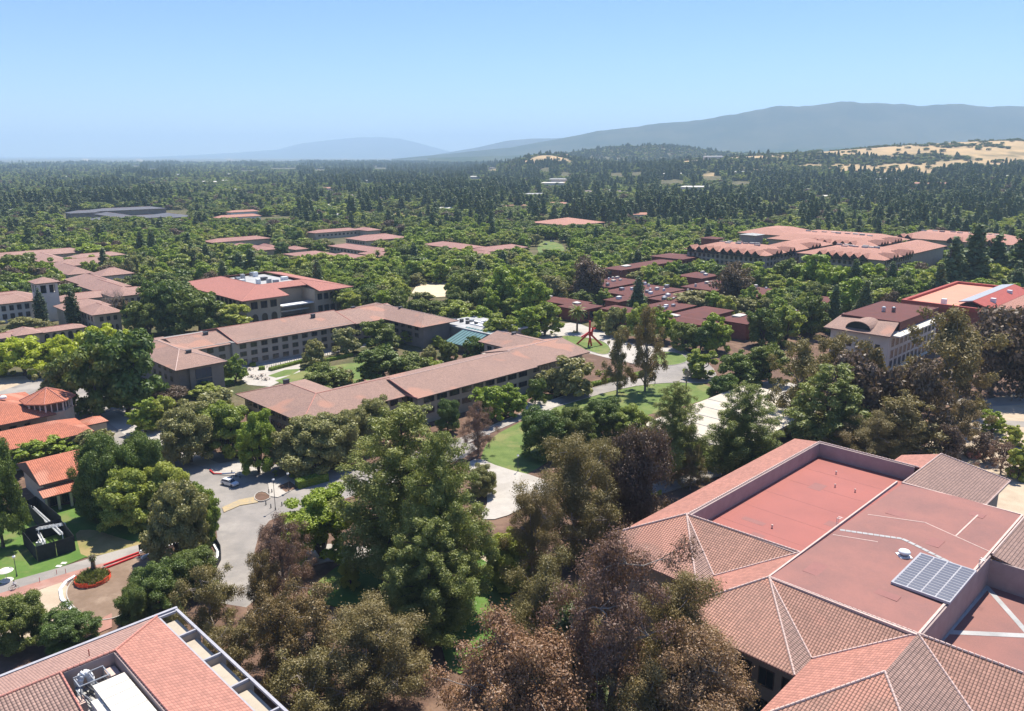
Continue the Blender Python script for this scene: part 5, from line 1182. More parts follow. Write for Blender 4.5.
# middle centre
T('euc', 574, 434, 560, 104, 'olive brown eucalyptus with dense crown, centre right', var=0)
T('euc', 532, 486, 592, 66, 'olive green eucalyptus left of the dense crowned one', var=1)
T('plum', 636, 424, 540, 74, 'brown leaved tree beside the grey path')
T('euc', 598, 436, 520, 60, 'grey brown eucalyptus behind the dense crowned ones')
T('mid', 512, 530, 585, 60, 'green tree under the olive eucalyptus')
T('oak', 545, 408, 456, 56, 'dark oak standing on the sloping lawn')
T('oak', 572, 404, 450, 50, 'second dark oak on the sloping lawn, further right')
T('oak', 607, 400, 440, 48, 'third dark oak beside the tall pine on the lawn')
T('mid', 628, 404, 442, 44, 'green tree between the lawn oaks and the dark pine')
T('pine', 672, 386, 482, 72, 'dark rounded pine at the right end of the lawn', var=1)
T('sprawl', 690, 446, 490, 36, 'thin grey tree with leaning trunk beside the path')
T('pine', 742, 386, 480, 86, 'bright green pine in front of the white roof', var=0)
T('pine', 826, 364, 448, 90, 'green pine at the right end of the white roof', var=1)
T('oak', 722, 372, 402, 34, 'small dark pine at the corner of the white roof')
T('oak', 738, 350, 386, 50, 'dark spreading tree above the white roof')
T('oak', 770, 346, 384, 50, 'dark tree right of the sunny forecourt')
T('mid', 700, 348, 378, 38, 'rounded green tree at the junction of the walks')
T('olive', 575, 356, 396, 56, 'silvery olive tree at the end of the long dormitory')
T('olive', 552, 368, 394, 34, 'smaller silvery olive against the dormitory wall')
T('euc', 617, 328, 395, 32, 'left one of the twin eucalyptus trees by the walk', var=0)
T('euc', 645, 304, 391, 42, 'right and taller one of the twin eucalyptus trees by the walk', var=1)
T('rose', 478, 402, 456, 38, 'brownish tree against the long dormitory')
T('bright', 490, 384, 421, 38, 'bright green tree in front of the dormitory windows')
T('bright', 512, 383, 416, 32, 'second bright green tree in front of the dormitory windows')
T('oak', 535, 378, 404, 24, 'small dark tree at the dormitory step')
T('oak', 448, 400, 432, 28, 'small dark tree at the dormitory corner')
T('olive', 372, 396, 446, 52, 'grey green olive in front of the dormitory corner')
T('olive', 312, 416, 470, 84, 'broad pale olive in front of the lower dormitory')
T('olive', 290, 428, 470, 46, 'pale olive beside the clipped hedge')
T('olive', 346, 410, 462, 52, 'olive tree between the broad pale olive and the huge pine')
T('mid', 300, 456, 476, 26, 'low round bush tree behind the clipped hedge')
T('bright', 259, 412, 474, 42, 'vivid green tree beside the parked car')
T('olive', 190, 404, 462, 66, 'grey green tree with forked trunk beside the street')
T('mid', 226, 402, 456, 58, 'green tree behind the forked olive tree')
T('olive', 220, 390, 430, 56, 'silvery tree left of the lower dormitory')
T('bright', 146, 398, 432, 34, 'young bright green street tree')
T('mid', 165, 396, 428, 30, 'second young green street tree')
T('oak', 128, 328, 412, 86, 'very large dark oak before the corner dormitory', var=1)
T('oak', 100, 338, 418, 76, 'large dark oak overlapping the very large one on its left', var=0)
T('oak', 76, 356, 412, 50, 'dark oak beside the octagonal turret')
T('olive', 55, 368, 402, 34, 'thin grey olive at the plaza edge')
T('lime', 25, 340, 376, 62, 'yellow green tree at the left edge of the row')
T('lime', 62, 334, 372, 50, 'second yellow green tree in the row, beside the oaks')
T('lime', 98, 327, 366, 52, 'yellow green tree beneath the arcade roof end')
T('lime', 125, 330, 362, 40, 'yellow green tree at the right end of the row')
T('mid', 2, 352, 376, 26, 'dull green bush tree at the far left edge of the row')
T('oak', 62, 472, 452, 1, 'x') if False else None
T('bright', 30, 440, 470, 44, 'bright green tree between the two orange roofs at the left')
T('bright', 62, 434, 462, 46, 'bright green tree behind the orange pavilion')
T('olive', 92, 430, 458, 42, 'olive green tree at the right end of the orange roofs')
T('oak', 4, 442, 548, 56, 'dark oak filling the left edge beside the pavilion')
T('oak', 112, 432, 516, 66, 'dark oak shading the lawn beside the pavilion')
T('oak', 142, 436, 505, 56, 'dark oak beside the street, right of the pavilion')
T('mid', 132, 466, 528, 66, 'mid green tree casting shade over the lawn')
T('olive', 178, 482, 556, 72, 'dusty olive tree beside the curved ramp')
T('mid', 204, 482, 546, 44, 'soft green tree at the street corner')
T('mid', 168, 462, 520, 50, 'green tree behind the dusty olive')
T('oak', 96, 458, 520, 44, 'dark oak touching the pavilion roof')
# behind the dormitories
T('cypress', 43, 287, 328, 13, 'dark cypress directly in front of the bell tower')
T('cypress', 75, 285, 331, 14, 'tall dark cypress right of the bell tower')
T('cypress', 127, 296, 331, 4.5, 'very thin cypress beside the stone hall')
for i, x in enumerate((51.5, 55, 58)): T('cypress', x, 269, 285, 2.8, ['leftmost', 'middle', 'rightmost'][i] + ' of the three tiny cypresses by the tall windows')
T('oak', 168, 280, 332, 54, 'dark oak mass left of the library, front row')
T('oak', 200, 286, 334, 60, 'dark oak in front of the library corner')
T('oak', 150, 292, 336, 44, 'dark oak at the left of the mass by the library')
T('mid', 234, 304, 332, 40, 'green tree below the library arches')
T('oak', 178, 276, 318, 50, 'dark oak behind the front row beside the library')
T('olive', 214, 310, 334, 36, 'lighter green tree in front of the dark oaks')
T('mid', 135, 304, 330, 26, 'green tree beside the thin cypress')
T('oak', 153, 298, 322, 36, 'dark oak tucked behind the others')
T('mid', 236, 354, 382, 26, 'round green tree beside the corner block')
T('olive', 313, 340, 366, 28, 'thin crowned pale tree beside the cycle racks')
T('olive', 347, 328, 354, 34, 'grey green tree against the upper dormitory')
T('oak', 380, 319, 350, 40, 'dark tree before the far dormitory end')
T('mid', 410, 330, 344, 20, 'yellowish small tree beside the lobby block')
T('oak', 325, 364, 392, 50, 'dark spreading tree on the courtyard lawn', var=0)
T('olive', 343, 368, 388, 28, 'greyer tree touching the courtyard oak')
T('oak', 385, 348, 384, 58, 'dark oak in the middle of the courtyard', var=1)
T('oak', 410, 352, 382, 50, 'dark oak right of the middle of the courtyard')
T('mid', 432, 358, 380, 34, 'green tree between the courtyard oaks and the long roof')
T('oak', 450, 341, 366, 25, 'round dark tree in front of the green glass roof')
T('oak', 476, 335, 362, 28, 'dark conical tree against the green glass roof')
T('mid', 438, 335, 348, 14, 'small round bush tree left of the glass roof')
T('olive', 430, 345, 368, 24, 'pale bush tree in the courtyard corner')
for x, yt, yb, w_, k, lab in ((205, 383, 396, 34, 'mid', 'russet low tree at the dormitory corner'), (170, 386, 404, 40, 'plum', 'russet brown low tree under the big oak'), (268, 392, 412, 26, 'olive', 'small olive beside the lower dormitory')):
    T(k, x, yt, yb, w_, lab)
# around the college
for i in range(9): T('bright' if i % 3 else 'mid', 344 + i * 13.5, 259 + (i * 5) % 4, 282 + i % 2, 27, (ORD_[i] + ' bright tree from left in the long green row behind the library'))
for i in range(8): T('mid' if i % 3 else 'oak', 236 + i * 13.5, 252 + (i * 5) % 4 + i, 278 + i, 28, (ORD_[i] + ' tree from left in the dark row right behind the library'))
for i in range(7): T('oak', 352 + i * 21, 299 if i in (3, 4) else 289 - (i % 2) * 3, 317 if i in (3, 4) else 314, 30, (ORD_[i] + ' dark oak from left between sand court and dormitory'))
T('oak', 472, 268, 306, 44, 'big dark round tree right of the sand court'); T('bright', 503, 264, 312, 50, 'big bright tree left of the brick college'); T('bright', 530, 280, 322, 44, 'big bright tree before the low brick block'); T('mid', 456, 274, 300, 22, 'mid green tree touching the sand court')
T('bright', 522, 306, 342, 40, 'bright green tree left of the palm walk')
T('mid', 545, 302, 336, 38, 'green tree beside the palm walk')
T('mid', 500, 312, 346, 44, 'green tree behind the long dormitory roof')
T('bright', 478, 306, 332, 36, 'light green tree above the lobby roof')
T('mid', 455, 300, 326, 40, 'green tree above the flat lobby roof')
T('plum', 581, 258, 302, 50, 'dark brown round tree before the brick block')
T('olive', 555, 274, 306, 36, 'grey green tree left of the dark brown tree')
T('mid', 600, 310, 330, 18, 'small yellow green tree in front of the college')
T('olive', 615, 308, 336, 30, 'dull green tree behind the red sculpture')
T('mid', 640, 302, 340, 34, 'green tree behind the twin eucalyptus')
T('bright', 664, 308, 342, 30, 'bright green tree right of the twin eucalyptus')
T('oak', 684, 320, 350, 38, 'dark green tree along the college front')
T('bright', 716, 312, 352, 36, 'tall bright green tree in front of the brick end wall')
T('oak', 700, 326, 352, 30, 'dark tree left of the tall bright one')
T('oak', 762, 304, 346, 40, 'dark green tree right of the brick end wall')
T('olive', 690, 290, 312, 52, 'grey green spreading tree on the college roofs edge')
T('plum', 735, 262, 306, 48, 'large dark brown tree in the college court')
T('olive', 641, 306, 322, 22, 'small olive tree in the college court')
T('oak', 787, 258, 288, 32, 'dark tree before the gabled residence')
T('bright', 808, 254, 292, 40, 'bright willow like tree before the gabled residence')
T('bright', 830, 262, 300, 36, 'bright green tree right of the willow like one')
T('bright', 846, 276, 318, 44, 'lush green tree above the dormered hall')
T('redwood', 832, 283, 332, 22, 'narrow dark conifer left of the dormered hall')
T('redwood', 862, 280, 330, 30, 'dark conifer behind the dormered hall')
T('oak', 808, 292, 336, 44, 'dark green tree between the college and the dormered hall')
T('mid', 785, 306, 344, 40, 'green tree left of the dormered hall')
T('oak', 884, 274, 306, 44, 'round dark tree behind the dormered hall roof')
T('bright', 905, 268, 296, 34, 'bright green tree left of the flat orange roof')
T('plum', 888, 290, 318, 22, 'small purplish tree behind the dormered hall')
T('mid', 924, 270, 296, 28, 'green tree above the flat orange roof')
T('mid', 955, 268, 290, 40, 'green tree behind the flat orange roof')
T('mid', 990, 264, 292, 36, 'green tree at the right end of the flat orange roof')
T('bright', 868, 262, 290, 30, 'light green tree under the gabled residence')
T('bright', 780, 296, 330, 30, 'light green tree by the small brick block')
T('redwood', 949, 236, 296, 34, 'tall dark redwood left of the pair before the residence')
T('redwood', 970, 222, 292, 44, 'tallest dark redwood before the right residence')
T('redwood', 992, 232, 288, 40, 'dark redwood right of the tallest one')
T('redwood', 1018, 226, 290, 44, 'dark redwood cut by the right edge')
T('redwood', 936, 262, 306, 26, 'shorter dark redwood beside the bright trees')
# eucalyptus belt on the right
T('euc', 796, 338, 424, 66, 'grey brown eucalyptus left of the belt on the right', var=1)
T('plum', 858, 350, 440, 82, 'rust brown eucalyptus in the belt beside the green pine')
T('euc', 830, 330, 404, 62, 'greyish eucalyptus under the dormered hall')
T('sprawl', 864, 338, 420, 60, 'thin brown eucalyptus under the pale hall wall')
T('euc', 896, 392, 462, 82, 'brown eucalyptus above the dark tiled wing', var=0)
T('euc', 938, 306, 420, 92, 'tall brown eucalyptus covering the right of the dormered hall', var=1)
T('plum', 916, 356, 448, 70, 'rusty eucalyptus in the middle of the belt')
T('plum', 990, 304, 394, 88, 'dark brown eucalyptus on the right', var=0)
T('plum', 1028, 300, 396, 76, 'dark brown eucalyptus cut by the right edge', var=1)
T('euc', 955, 326, 410, 62, 'brown green eucalyptus behind the dark ones on the right')
T('euc', 956, 398, 452, 46, 'low eucalyptus beside the dry ground')
T('euc', 872, 412, 466, 60, 'brown eucalyptus directly behind the mauve parapet')
T('sprawl', 848, 424, 462, 60, 'thin eucalyptus at the corner of the sunken roof')
T('bright', 992, 410, 434, 26, 'thin yellow green tree on the dry ground')
T('mid', 1010, 424, 446, 26, 'small green tree on the dry ground at the right')
T('plum', 982, 432, 462, 28, 'brown shrubby tree at the edge of the dry ground')
T('rose', 1000, 440, 474, 36, 'dry brown shrubby tree above the tiled wing')
T('mid', 1018, 446, 480, 30, 'green bush tree at the right edge above the tiled wing')
T('plum', 944, 424, 466, 34, 'brown bush tree behind the tiled wing ridge')
T('euc', 918, 420, 462, 44, 'brown tree behind the far corner of the tiled hall')
T('mid', 760, 452, 476, 20, 'green bush tree beside the tiled hall eave')
T('mid', 706, 452, 468, 18, 'round bush beneath the white roof wall')
T('sprawl', 730, 425, 472, 36, 'thin olive tree in front of the white roof left end')
# left middle distance
for a in ((96, 243, 264, 36, 'bright', 'bright green tree behind the thin far range'), (60, 268, 280, 14, 'mid', 'green bush between the stone halls'), (24, 254, 282, 40, 'oak', 'black green oak beside the long range at the left'),
          (4, 262, 282, 18, 'lime', 'bright yellow green tree at the left edge by the long range'), (70, 278, 294, 30, 'mid', 'green shrubbery tree between the stone halls'), (104, 281, 296, 28, 'mid', 'green tree before the bright tiled slope'),
          (22, 318, 334, 40, 'olive', 'olive shrub tree row before the stone hall'), (48, 320, 334, 20, 'olive', 'olive shrub tree beneath the bell tower'), (135, 256, 284, 26, 'olive', 'brown green tree beside the low stone hall'), (112, 262, 282, 22, 'olive', 'russet green tree above the low stone hall'),
          (180, 268, 292, 34, 'oak', 'dark tree above the library left corner'), (160, 272, 298, 30, 'oak', 'dark tree left of the library roof')):
    T(a[4], *a[:4], a[5])

# palms and bare trees
def palm(cx, ytop, ybase, wpx, label):
    b = G(cx, ybase, 0); c, s = math.cos(PITCH), math.sin(PITCH); k = (CY - ytop) / F_PX
    h = CAM_H + b.y / (c + k * s) * (-s + k * c); depth = b.y * c + (CAM_H - h) * s; R = wpx / F_PX * depth / 2
    t = thing('palm_tree', label, 'palm tree', b); rng = np.random.default_rng(int(cx)); th = max(h - R * .45, h * .45); mb = MB()
    mb.tube(b, b + Vector((0, 0, th)), .45, .36, 8); mb.tube(b + Vector((0, 0, th - .8)), b + Vector((0, 0, th + .3)), .38, .62, 8); part(t, 'trunk', mb, 'bark', smooth=True)
    V = []
    for i in range(46):
        a = i * 2.399; e = 1.25 - 1.9 * (i / 46); L = R * rng.uniform(.9, 1.08); prev = np.array([0, 0, th]); d = np.array([math.cos(a) * math.cos(e), math.sin(a) * math.cos(e), math.sin(e)])
        side = np.array([-math.sin(a), math.cos(a), 0.])
        for j in range(8):
            d = d + np.array([0, 0, -.17]); d /= np.linalg.norm(d); nx = prev + d * L / 8; w0, w1 = .5 * R * .22 * math.sin(math.pi * min(1, (j + .6) / 8.2)), .5 * R * .22 * math.sin(math.pi * min(1, (j + 1.4) / 8.6))
            dn = np.array([0, 0, -.35])
            for sg in (-1, 1):
                V += [prev, nx, nx + (side * sg + dn) * max(w1, .02), prev + (side * sg + dn) * max(w0, .02)]
            prev = nx
    link('crown', quads_mesh('crown', np.array(V), 'leaf_palm'), t)
palm(577, 306, 332, 24, 'feathery date palm beside the red sculpture')
palm(154, 258, 284, 16, 'palm beside the low stone hall with feathered crown'); palm(186, 246, 272, 16, 'tall palm behind the library left corner'); palm(196, 248, 274, 12, 'palm just right of the tall one behind the library')
palm(322, 292, 312, 14, 'palm in front of the library entrance'); palm(338, 291, 314, 20, 'bushy palm at the right corner of the library'); palm(140, 306, 330, 14, 'palm beside the thin cypress'); palm(378, 250, 268, 10, 'small palm among the middle roofs')
palm(842 + 60, 240, 262, 8, 'tiny palm before the right residence')
def bare(cx, ytop, ybase, wpx, label, mat='bark_pale', n=420, leafy=0):
    b = G(cx, ybase, 0); c, s = math.cos(PITCH), math.sin(PITCH); k = (CY - ytop) / F_PX
    h = CAM_H + b.y / (c + k * s) * (-s + k * c); R = wpx / F_PX * (b.y * c + CAM_H * s) / 2
    t = thing('bare_tree', label, 'bare tree', b); rng = np.random.default_rng(int(cx * 3)); mb = MB(); tips = []
    mb.tube(b, b + Vector((0, 0, h * .4)), .025 * h, .018 * h, 7)
    for i in range(9):
        a = i * 2.4; p = b + Vector((math.cos(a) * R * .6, math.sin(a) * R * .6, h * rng.uniform(.55, .8))); limb(mb, b + Vector((0, 0, h * rng.uniform(.2, .4))), p, .012 * h, .005 * h, rng, 4, .12, 5); tips.append(p)
    part(t, 'trunk', mb, mat); mb = MB()
    for i in range(n):
        p = tips[i % 9] + Vector(rng.normal(size=3) * R * .12); q = p + Vector(rng.normal(size=3)) * R * .2 + Vector((0, 0, h * .07))
        dd = q - b; rr_ = math.hypot(dd.x, dd.y)
        if rr_ > R or q.z > h: continue
        mb.tube(p, q, .03, .012, 3, cap=False)
    part(t, 'twigs', mb, mat)
bare(115, 286, 320, 24, 'grey leafless tree in front of the pink tiled slope'); bare(686, 364, 389, 10, 'small leafless tree on the lawn beside the walk', n=160)

# hedges
def hedge(p0, p1, wd, h, label, px=True, mat='leaf_hedge'):
    a, b = (G(*p0), G(*p1)) if px else (Vector(p0), Vector(p1)); L = (b - a).length; d = (b - a).normalized(); n = Vector((-d.y, d.x, 0)); rng = np.random.default_rng(int(L * 10 + p0[0]))
    m = int(L * wd * 60 + L * h * 90); m = min(m, 9000); t = thing('hedge', label, 'hedge', a.lerp(b, .5)); o = t.location
    u = rng.random(m); face = rng.random(m); w_ = (rng.random(m) - .5) * wd; z = rng.random(m) * h; nm = np.zeros((m, 3))
    top = face < .45; z[top] = h; nm[top, 2] = 1; fr = (face >= .45) & (face < .75); w_[fr] = -wd / 2; nm[fr] = -np.array(n); bk = face >= .75; w_[bk] = wd / 2; nm[bk] = np.array(n)
    pos = np.array(a - o)[None] + u[:, None] * np.array(b - a)[None] + w_[:, None] * np.array(n)[None]; pos[:, 2] += z; pos += rng.normal(size=(m, 3)) * .05
    nm += rng.normal(size=(m, 3)) * .5; nm /= np.linalg.norm(nm, axis=1, keepdims=True); tt = np.cross(nm, rng.normal(size=(m, 3))); tt /= np.linalg.norm(tt, axis=1, keepdims=True); bb = np.cross(nm, tt); s = .14
    v = np.stack([pos - tt * s, pos - bb * s, pos + tt * s, pos + bb * s], 1).reshape(-1, 3); link('leaves', quads_mesh('leaves', v, mat), t)
    mb = MB(); nn = n * (wd / 2 - .08); mb.hexa([a - nn, b - nn, b + nn, a + nn, *[q + Vector((0, 0, h - .08)) for q in (a - nn, b - nn, b + nn, a + nn)]]); part(t, 'branches', mb, 'leaf_oak')
for p0, p1, wd, h, lab in (((297, 488), (327, 480), 2.2, 1.9, 'clipped bright hedge beside the street'), ((568, 393), (591, 386.5), 1.8, 1.2, 'longest clipped hedge in the row by the curved walk'), ((592, 386), (606, 383), 1.8, 1.2, 'second clipped hedge in the row by the curved walk'),
                           ((606, 382.5), (618, 380.5), 1.6, 1.2, 'third clipped hedge in the row, nearest the twin eucalyptus'), ((513, 402), (530, 397), 1.6, 1.2, 'clipped hedge against the dormitory wall'), ((532, 396), (552, 399.5), 1.6, 1.2, 'curved clipped hedge round the dormitory forecourt'),
                           ((250, 362), (300, 349), 2.0, 1.2, 'yellowish hedge along the upper dormitory wall'), ((300, 348.5), (340, 340), 2.0, 1.2, 'right half of the hedge along the upper dormitory wall'), ((270, 371), (312, 360), 1.8, 1.1, 'green hedge beneath the cycle racks'), ((320, 363), (352, 356), 1.8, 1.1, 'hedge right of the thin crowned tree'),
                           ((250, 366.5), (256, 366), 2, 1.2, 'small square hedge by the courtyard tables, left'), ((259, 370), (265, 369.5), 2, 1.2, 'small square hedge by the courtyard tables, right'), ((216, 388), (232, 383), 1.6, 1.1, 'hedge beside the corner dormitory block'), ((634, 378), (646, 375), 3, 1.4, 'round topped hedge beneath the twin eucalyptus')):
    hedge(p0, p1, wd, h, lab)
for x, y, w_, h, lab in ((275, 476, 2.2, 1.6, 'pale round shrub behind the clipped hedge'), (545, 402, 1.6, 1.2, 'small shrub on the dormitory forecourt'), (605, 374, 3, 1.6, 'low shrub bed beside the silvery olive'), (620, 372, 3, 1.6, 'low shrub bed under the twin eucalyptus'), (552, 334, 4, 1.6, 'dark round shrub bed beside the palm walk'),
                         (575, 333, 3.5, 1.2, 'dark shrub ring at the foot of the palm'), (600, 376, 2.5, 1.4, 'brown shrub between the walk hedges'), (710, 462, 2.4, 2, 'bright shrub against the white roofed building'), (716, 463, 2.2, 1.8, 'second bright shrub against the white roofed building'), (608, 566, 5, 3, 'yellow green shrub against the tiled hall corner'), (655, 500, 4, 2.4, 'bright shrub beneath the tiled hall eave')):
    b = G(x, y); plant('shrub', b.x, b.y, 0, w_, h, lab, lod=1)

# ---------------------------------------------------------------- scattered trees of the middle distance and the far woods
KEEP = [  # what must stay visible: x0, x1, y0, y1 in the photograph and its distance
    (185, 345, 268, 318, 350), (0, 90, 244, 268, 560), (35, 125, 257, 280, 480), (80, 145, 268, 318, 400), (0, 56, 274, 322, 380), (50, 128, 300, 332, 370), (120, 450, 305, 350, 280), (436, 512, 318, 346, 310), (480, 600, 330, 372, 260),
    (600, 660, 256, 292, 410), (640, 695, 253, 283, 470), (600, 745, 276, 318, 380), (512, 620, 290, 320, 370), (690, 812, 230, 280, 545), (795, 945, 230, 284, 570), (905, 1010, 228, 252, 690), (800, 1010, 228, 240, 620), (905, 1024, 284, 318, 370), (822, 945, 298, 352, 290),
    (412, 447, 283, 299, 482), (536, 606, 217, 228, 900), (533, 567, 240, 256, 690), (306, 402, 228, 247, 790), (270, 382, 244, 261, 640), (434, 526, 236, 254, 660), (205, 272, 234, 250, 730), (64, 188, 207, 224, 1250),
    (214, 290, 213, 222, 1080), (22, 48, 211, 219, 960), (135, 214, 255, 268, 560), (214, 222, 248, 262, 600), (558, 612, 322, 352, 315), (820, 872, 228, 238, 600), (600, 610, 300, 330, 330)]
def blocked(x, y, z, w_, h):
    D = math.hypot(x, y); cx, yb = PX(x, y, z); _, yt = PX(x, y, z + h * .93); hw = w_ / 2 * F_PX / D * .8
    for x0, x1, y0, y1, d in KEEP:
        if D < d and cx + hw > x0 and cx - hw < x1 and yt < y1 - (y1 - y0) * .42 and yb > y0: return True
    for x0, x1, py, d in HV:
        if D < d and cx + hw * .6 > x0 and cx - hw * .6 < x1 and yt < py + 1 and yb > py: return True
    a, b = (x + y) * R2, (x - y) * R2; m = w_ * .35
    for a0, a1, b0, b1 in FOOT:
        if a0 - m < a < a1 + m and b0 - m < b < b1 + m: return True
    return False
rs = random.Random(11)
def pick_kind(px, D):
    """which kinds grow where, as the photograph shows"""
    r = rs.random()
    if D < 800:
        if px < 230: tab = (('mid', .26), ('oak', .32), ('bright', .18), ('olive', .16), ('plum', .06), ('redwood', .02))
        elif px < 560: tab = (('mid', .30), ('bright', .24), ('oak', .28), ('olive', .15), ('redwood', .03))
        elif px < 800: tab = (('mid', .28), ('bright', .20), ('oak', .30), ('olive', .18), ('redwood', .04))
        else: tab = (('mid', .22), ('bright', .16), ('oak', .26), ('olive', .18), ('redwood', .13), ('plum', .05))
    else:
        f = .22 if px > 560 else .19 if px > 300 else .15
        tab = (('redwood', f), ('oak', .36), ('mid', .20), ('olive', .14), ('plum', .05), ('bright', .05))
    t = 0
    for k, p in tab:
        t += p
        if r < t: return k
    return 'oak'
SZ = {'oak': (13, 20, 9, 14), 'mid': (10, 17, 9, 14), 'bright': (10, 17, 10, 15), 'olive': (10, 16, 7, 11), 'plum': (12, 18, 10, 15), 'redwood': (10, 16, 13, 25)}
cand = []
GRID = {}
def near(x, y, r):
    gx, gy = int(x // 16), int(y // 16)
    for i in (-1, 0, 1):
        for j in (-1, 0, 1):
            for (u, v, q) in GRID.get((gx + i, gy + j), ()):
                if (u - x) ** 2 + (v - y) ** 2 < (q + r) ** 2: return True
    return False
for x, y, r in TREES: GRID.setdefault((int(x // 16), int(y // 16)), []).append((x, y, r * .55))
tries = 0
while tries < 16000:
    tries += 1
    D = math.sqrt(rs.uniform(345 ** 2, 900 ** 2)); th = rs.uniform(-.63, .63); x, y = D * math.sin(th), D * math.cos(th); px, py = PX(x, y, 0)
    if py > 319 or (py > 300 and 130 < px < 340): continue
    k = pick_kind(px, D); s = SZ[k]; w_ = rs.uniform(s[0], s[1]); h = rs.uniform(s[2], s[3])
    if near(x, y, w_ * .27) or blocked(x, y, 0, w_, h): continue
    if 536 < px < 566 and 240 < py < 256: continue
    GRID.setdefault((int(x // 16), int(y // 16)), []).append((x, y, w_ * .27)); cand.append((D, x, y, w_, h, k))
cand.sort()
# the nearest ones stand as trees of their own, each told apart by its neighbourhood and its place there
LAND = [((0, 320), (205, 262), 'in the woods beyond the old stone halls'), ((0, 190), (262, 345), 'among the old stone halls'), ((190, 420), (262, 345), 'round the library'), ((300, 540), (225, 262), 'among the brown dormitory roofs'), ((420, 560), (262, 345), 'between the sand court and the brick college'),
        ((560, 700), (225, 345), 'behind the three storey brick block'), ((700, 830), (225, 345), 'before the gabled residences'), ((830, 1100), (225, 345), 'beside the dark redwoods')]
def region(px, py):
    for (x0, x1), (y0, y1), s in LAND:
        if x0 <= px < x1 and y0 <= py < y1: return s
    return 'in the woods beyond campus, ' + SIDE(px)
KW = {'oak': 'dark oak', 'mid': 'mid green tree', 'bright': 'bright green tree', 'olive': 'grey green tree', 'plum': 'brown leaved tree', 'redwood': 'dark pointed conifer'}
NI = 190
ind, rest = cand[:NI], [c[1:] for c in cand[NI:]]
tags = {}
for c in ind:
    D, x, y, w_, h, k = c; px, py = PX(x, y, 0); big = 'tall' if h > (SZ[k][2] + SZ[k][3]) / 2 else 'low'; tags.setdefault((big + ' ' + KW[k], region(px, py)), []).append((px, c))
ORD = ['leftmost', 'second', 'third', 'fourth', 'fifth', 'sixth', 'seventh', 'eighth', 'ninth', 'tenth', 'eleventh', 'twelfth', 'thirteenth', 'fourteenth', 'fifteenth', 'sixteenth', 'seventeenth', 'eighteenth', 'nineteenth', 'twentieth']
for (kw, rg), lst in tags.items():
    lst.sort(key=lambda q: q[0]); n = len(lst)
    for i, (px, (D, x, y, w_, h, k)) in enumerate(lst):
        if n == 1: lab = kw + ' ' + rg
        elif i == 0: lab = 'leftmost ' + kw + ' ' + rg
        elif i == n - 1: lab = 'rightmost ' + kw + ' ' + rg
        else: lab = (ORD[i] if i < len(ORD) else 'further') + ' ' + kw + ' from left ' + rg
        plant(k, x, y, 0, w_, h, lab, 'trees ' + rg, lod=1 if D < 560 or k == 'redwood' else 2)
# the far woods: one object of countless trees
def woods():
    rng = np.random.default_rng(5); pts = [list(r) for r in rest]
    for D0, D1, sp in ((900, 1500, 9.5), (1500, 2600, 12.5), (2600, 4300, 17), (4300, 8500, 27)):
        n = int((D1 ** 2 - D0 ** 2) * .66 / sp ** 2 * 1.1)
        D = np.sqrt(rng.uniform(D0 ** 2, D1 ** 2, n)); th = rng.uniform(-.66, .66, n); X = D * np.sin(th); Y = D * np.cos(th)
        dry = golden(X, Y); gap = fnoise(X / 70, Y / 70, 9); grove = fnoise(X / 110, Y / 150, 13)
        Z = terrain(X, Y); left = X < -.05 * Y
        for x, y, z, g, gp_, r, gv in zip(X, Y, Z, dry, gap, rng.random(n), grove):
            if g > .25 and r < (.96 if gp_ > -.35 else .45): continue
            if gp_ > .5 and r < .72: continue
            px, _ = PX(x, y, z); k = pick_kind(px, 1000)
            if gv > .45 and r < .75: k = 'redwood' if px > 300 or r < .45 else 'oak'
            elif gv < -.6 and r < .6: k = 'mid' if r < .35 else 'bright' if r < .45 else 'olive'
            if g > .25: k = 'oak'
            s = SZ[k]; q = 1.2 + .15 * (D0 > 2600) + .35 * (D0 > 4000); w_ = rng.uniform(s[0], s[1]) * q; h = rng.uniform(s[2], s[3]) * (1 + .15 * (D0 > 2600)) * (1.3 if (gv > .45 or px > 300) and k == 'redwood' else rng.uniform(.75, 1.1))
            if z > 40: h *= .62; 
            if D0 < 1500 and blocked(x, y, z, w_, h): continue
            if D0 >= 1500:
                Dd = math.hypot(x, y); hit = False; yt = None
                for x0, x1, hy, d in HV:
                    if Dd < d and x0 - 3 < px < x1 + 3:
                        if PX(x, y, z + h)[1] < hy + 2.6 and PX(x, y, z)[1] > hy: hit = True; break
                if hit: continue
            pts.append([x, y, w_, h, k, z])
    return pts
PTS = woods()
kinds = ['bright', 'mid', 'oak', 'olive', 'plum', 'redwood']
protos = bpy.data.collections.new('woodland kinds'); COL.children.link(protos)
order = []
for k in kinds:
    for v_ in range(3):
        me = model(k, v_, 2)[0]
        # a tree of this kind standing at the far edge of the campus serves as the pattern for the woods
        th = -.5 + .06 * len(order); x, y = 905 * math.sin(th), 905 * math.cos(th); z = float(terrain(x, y))
        o = bpy.data.objects.new(NAMES[k][0], me); protos.objects.link(o); o.location = (x, y, z); o.scale = (.9, .9, .9)
        o['label'] = '%s, %s in the row edging the far woods' % (KW[k], ORD[0] if not order else ORD[len(order)] + ' from left'); o['category'] = NAMES[k][1]; o['group'] = 'row of trees at the edge of the far woods'
        order.append((o.name, k, v_))
names_sorted = sorted(n for n, _, _ in order); idx = {(k, v_): names_sorted.index(n) for n, k, v_ in order}
me = bpy.data.meshes.new('far_woods'); arr = np.array([[p[0], p[1], p[5] if len(p) > 5 else 0.] for p in PTS]); me.vertices.add(len(arr)); me.vertices.foreach_set('co', arr.astype(np.float32).ravel())
sc = np.array([[p[2] / KIND[p[4]][0], p[2] / KIND[p[4]][0], p[3] / KIND[p[4]][1]] for p in PTS])
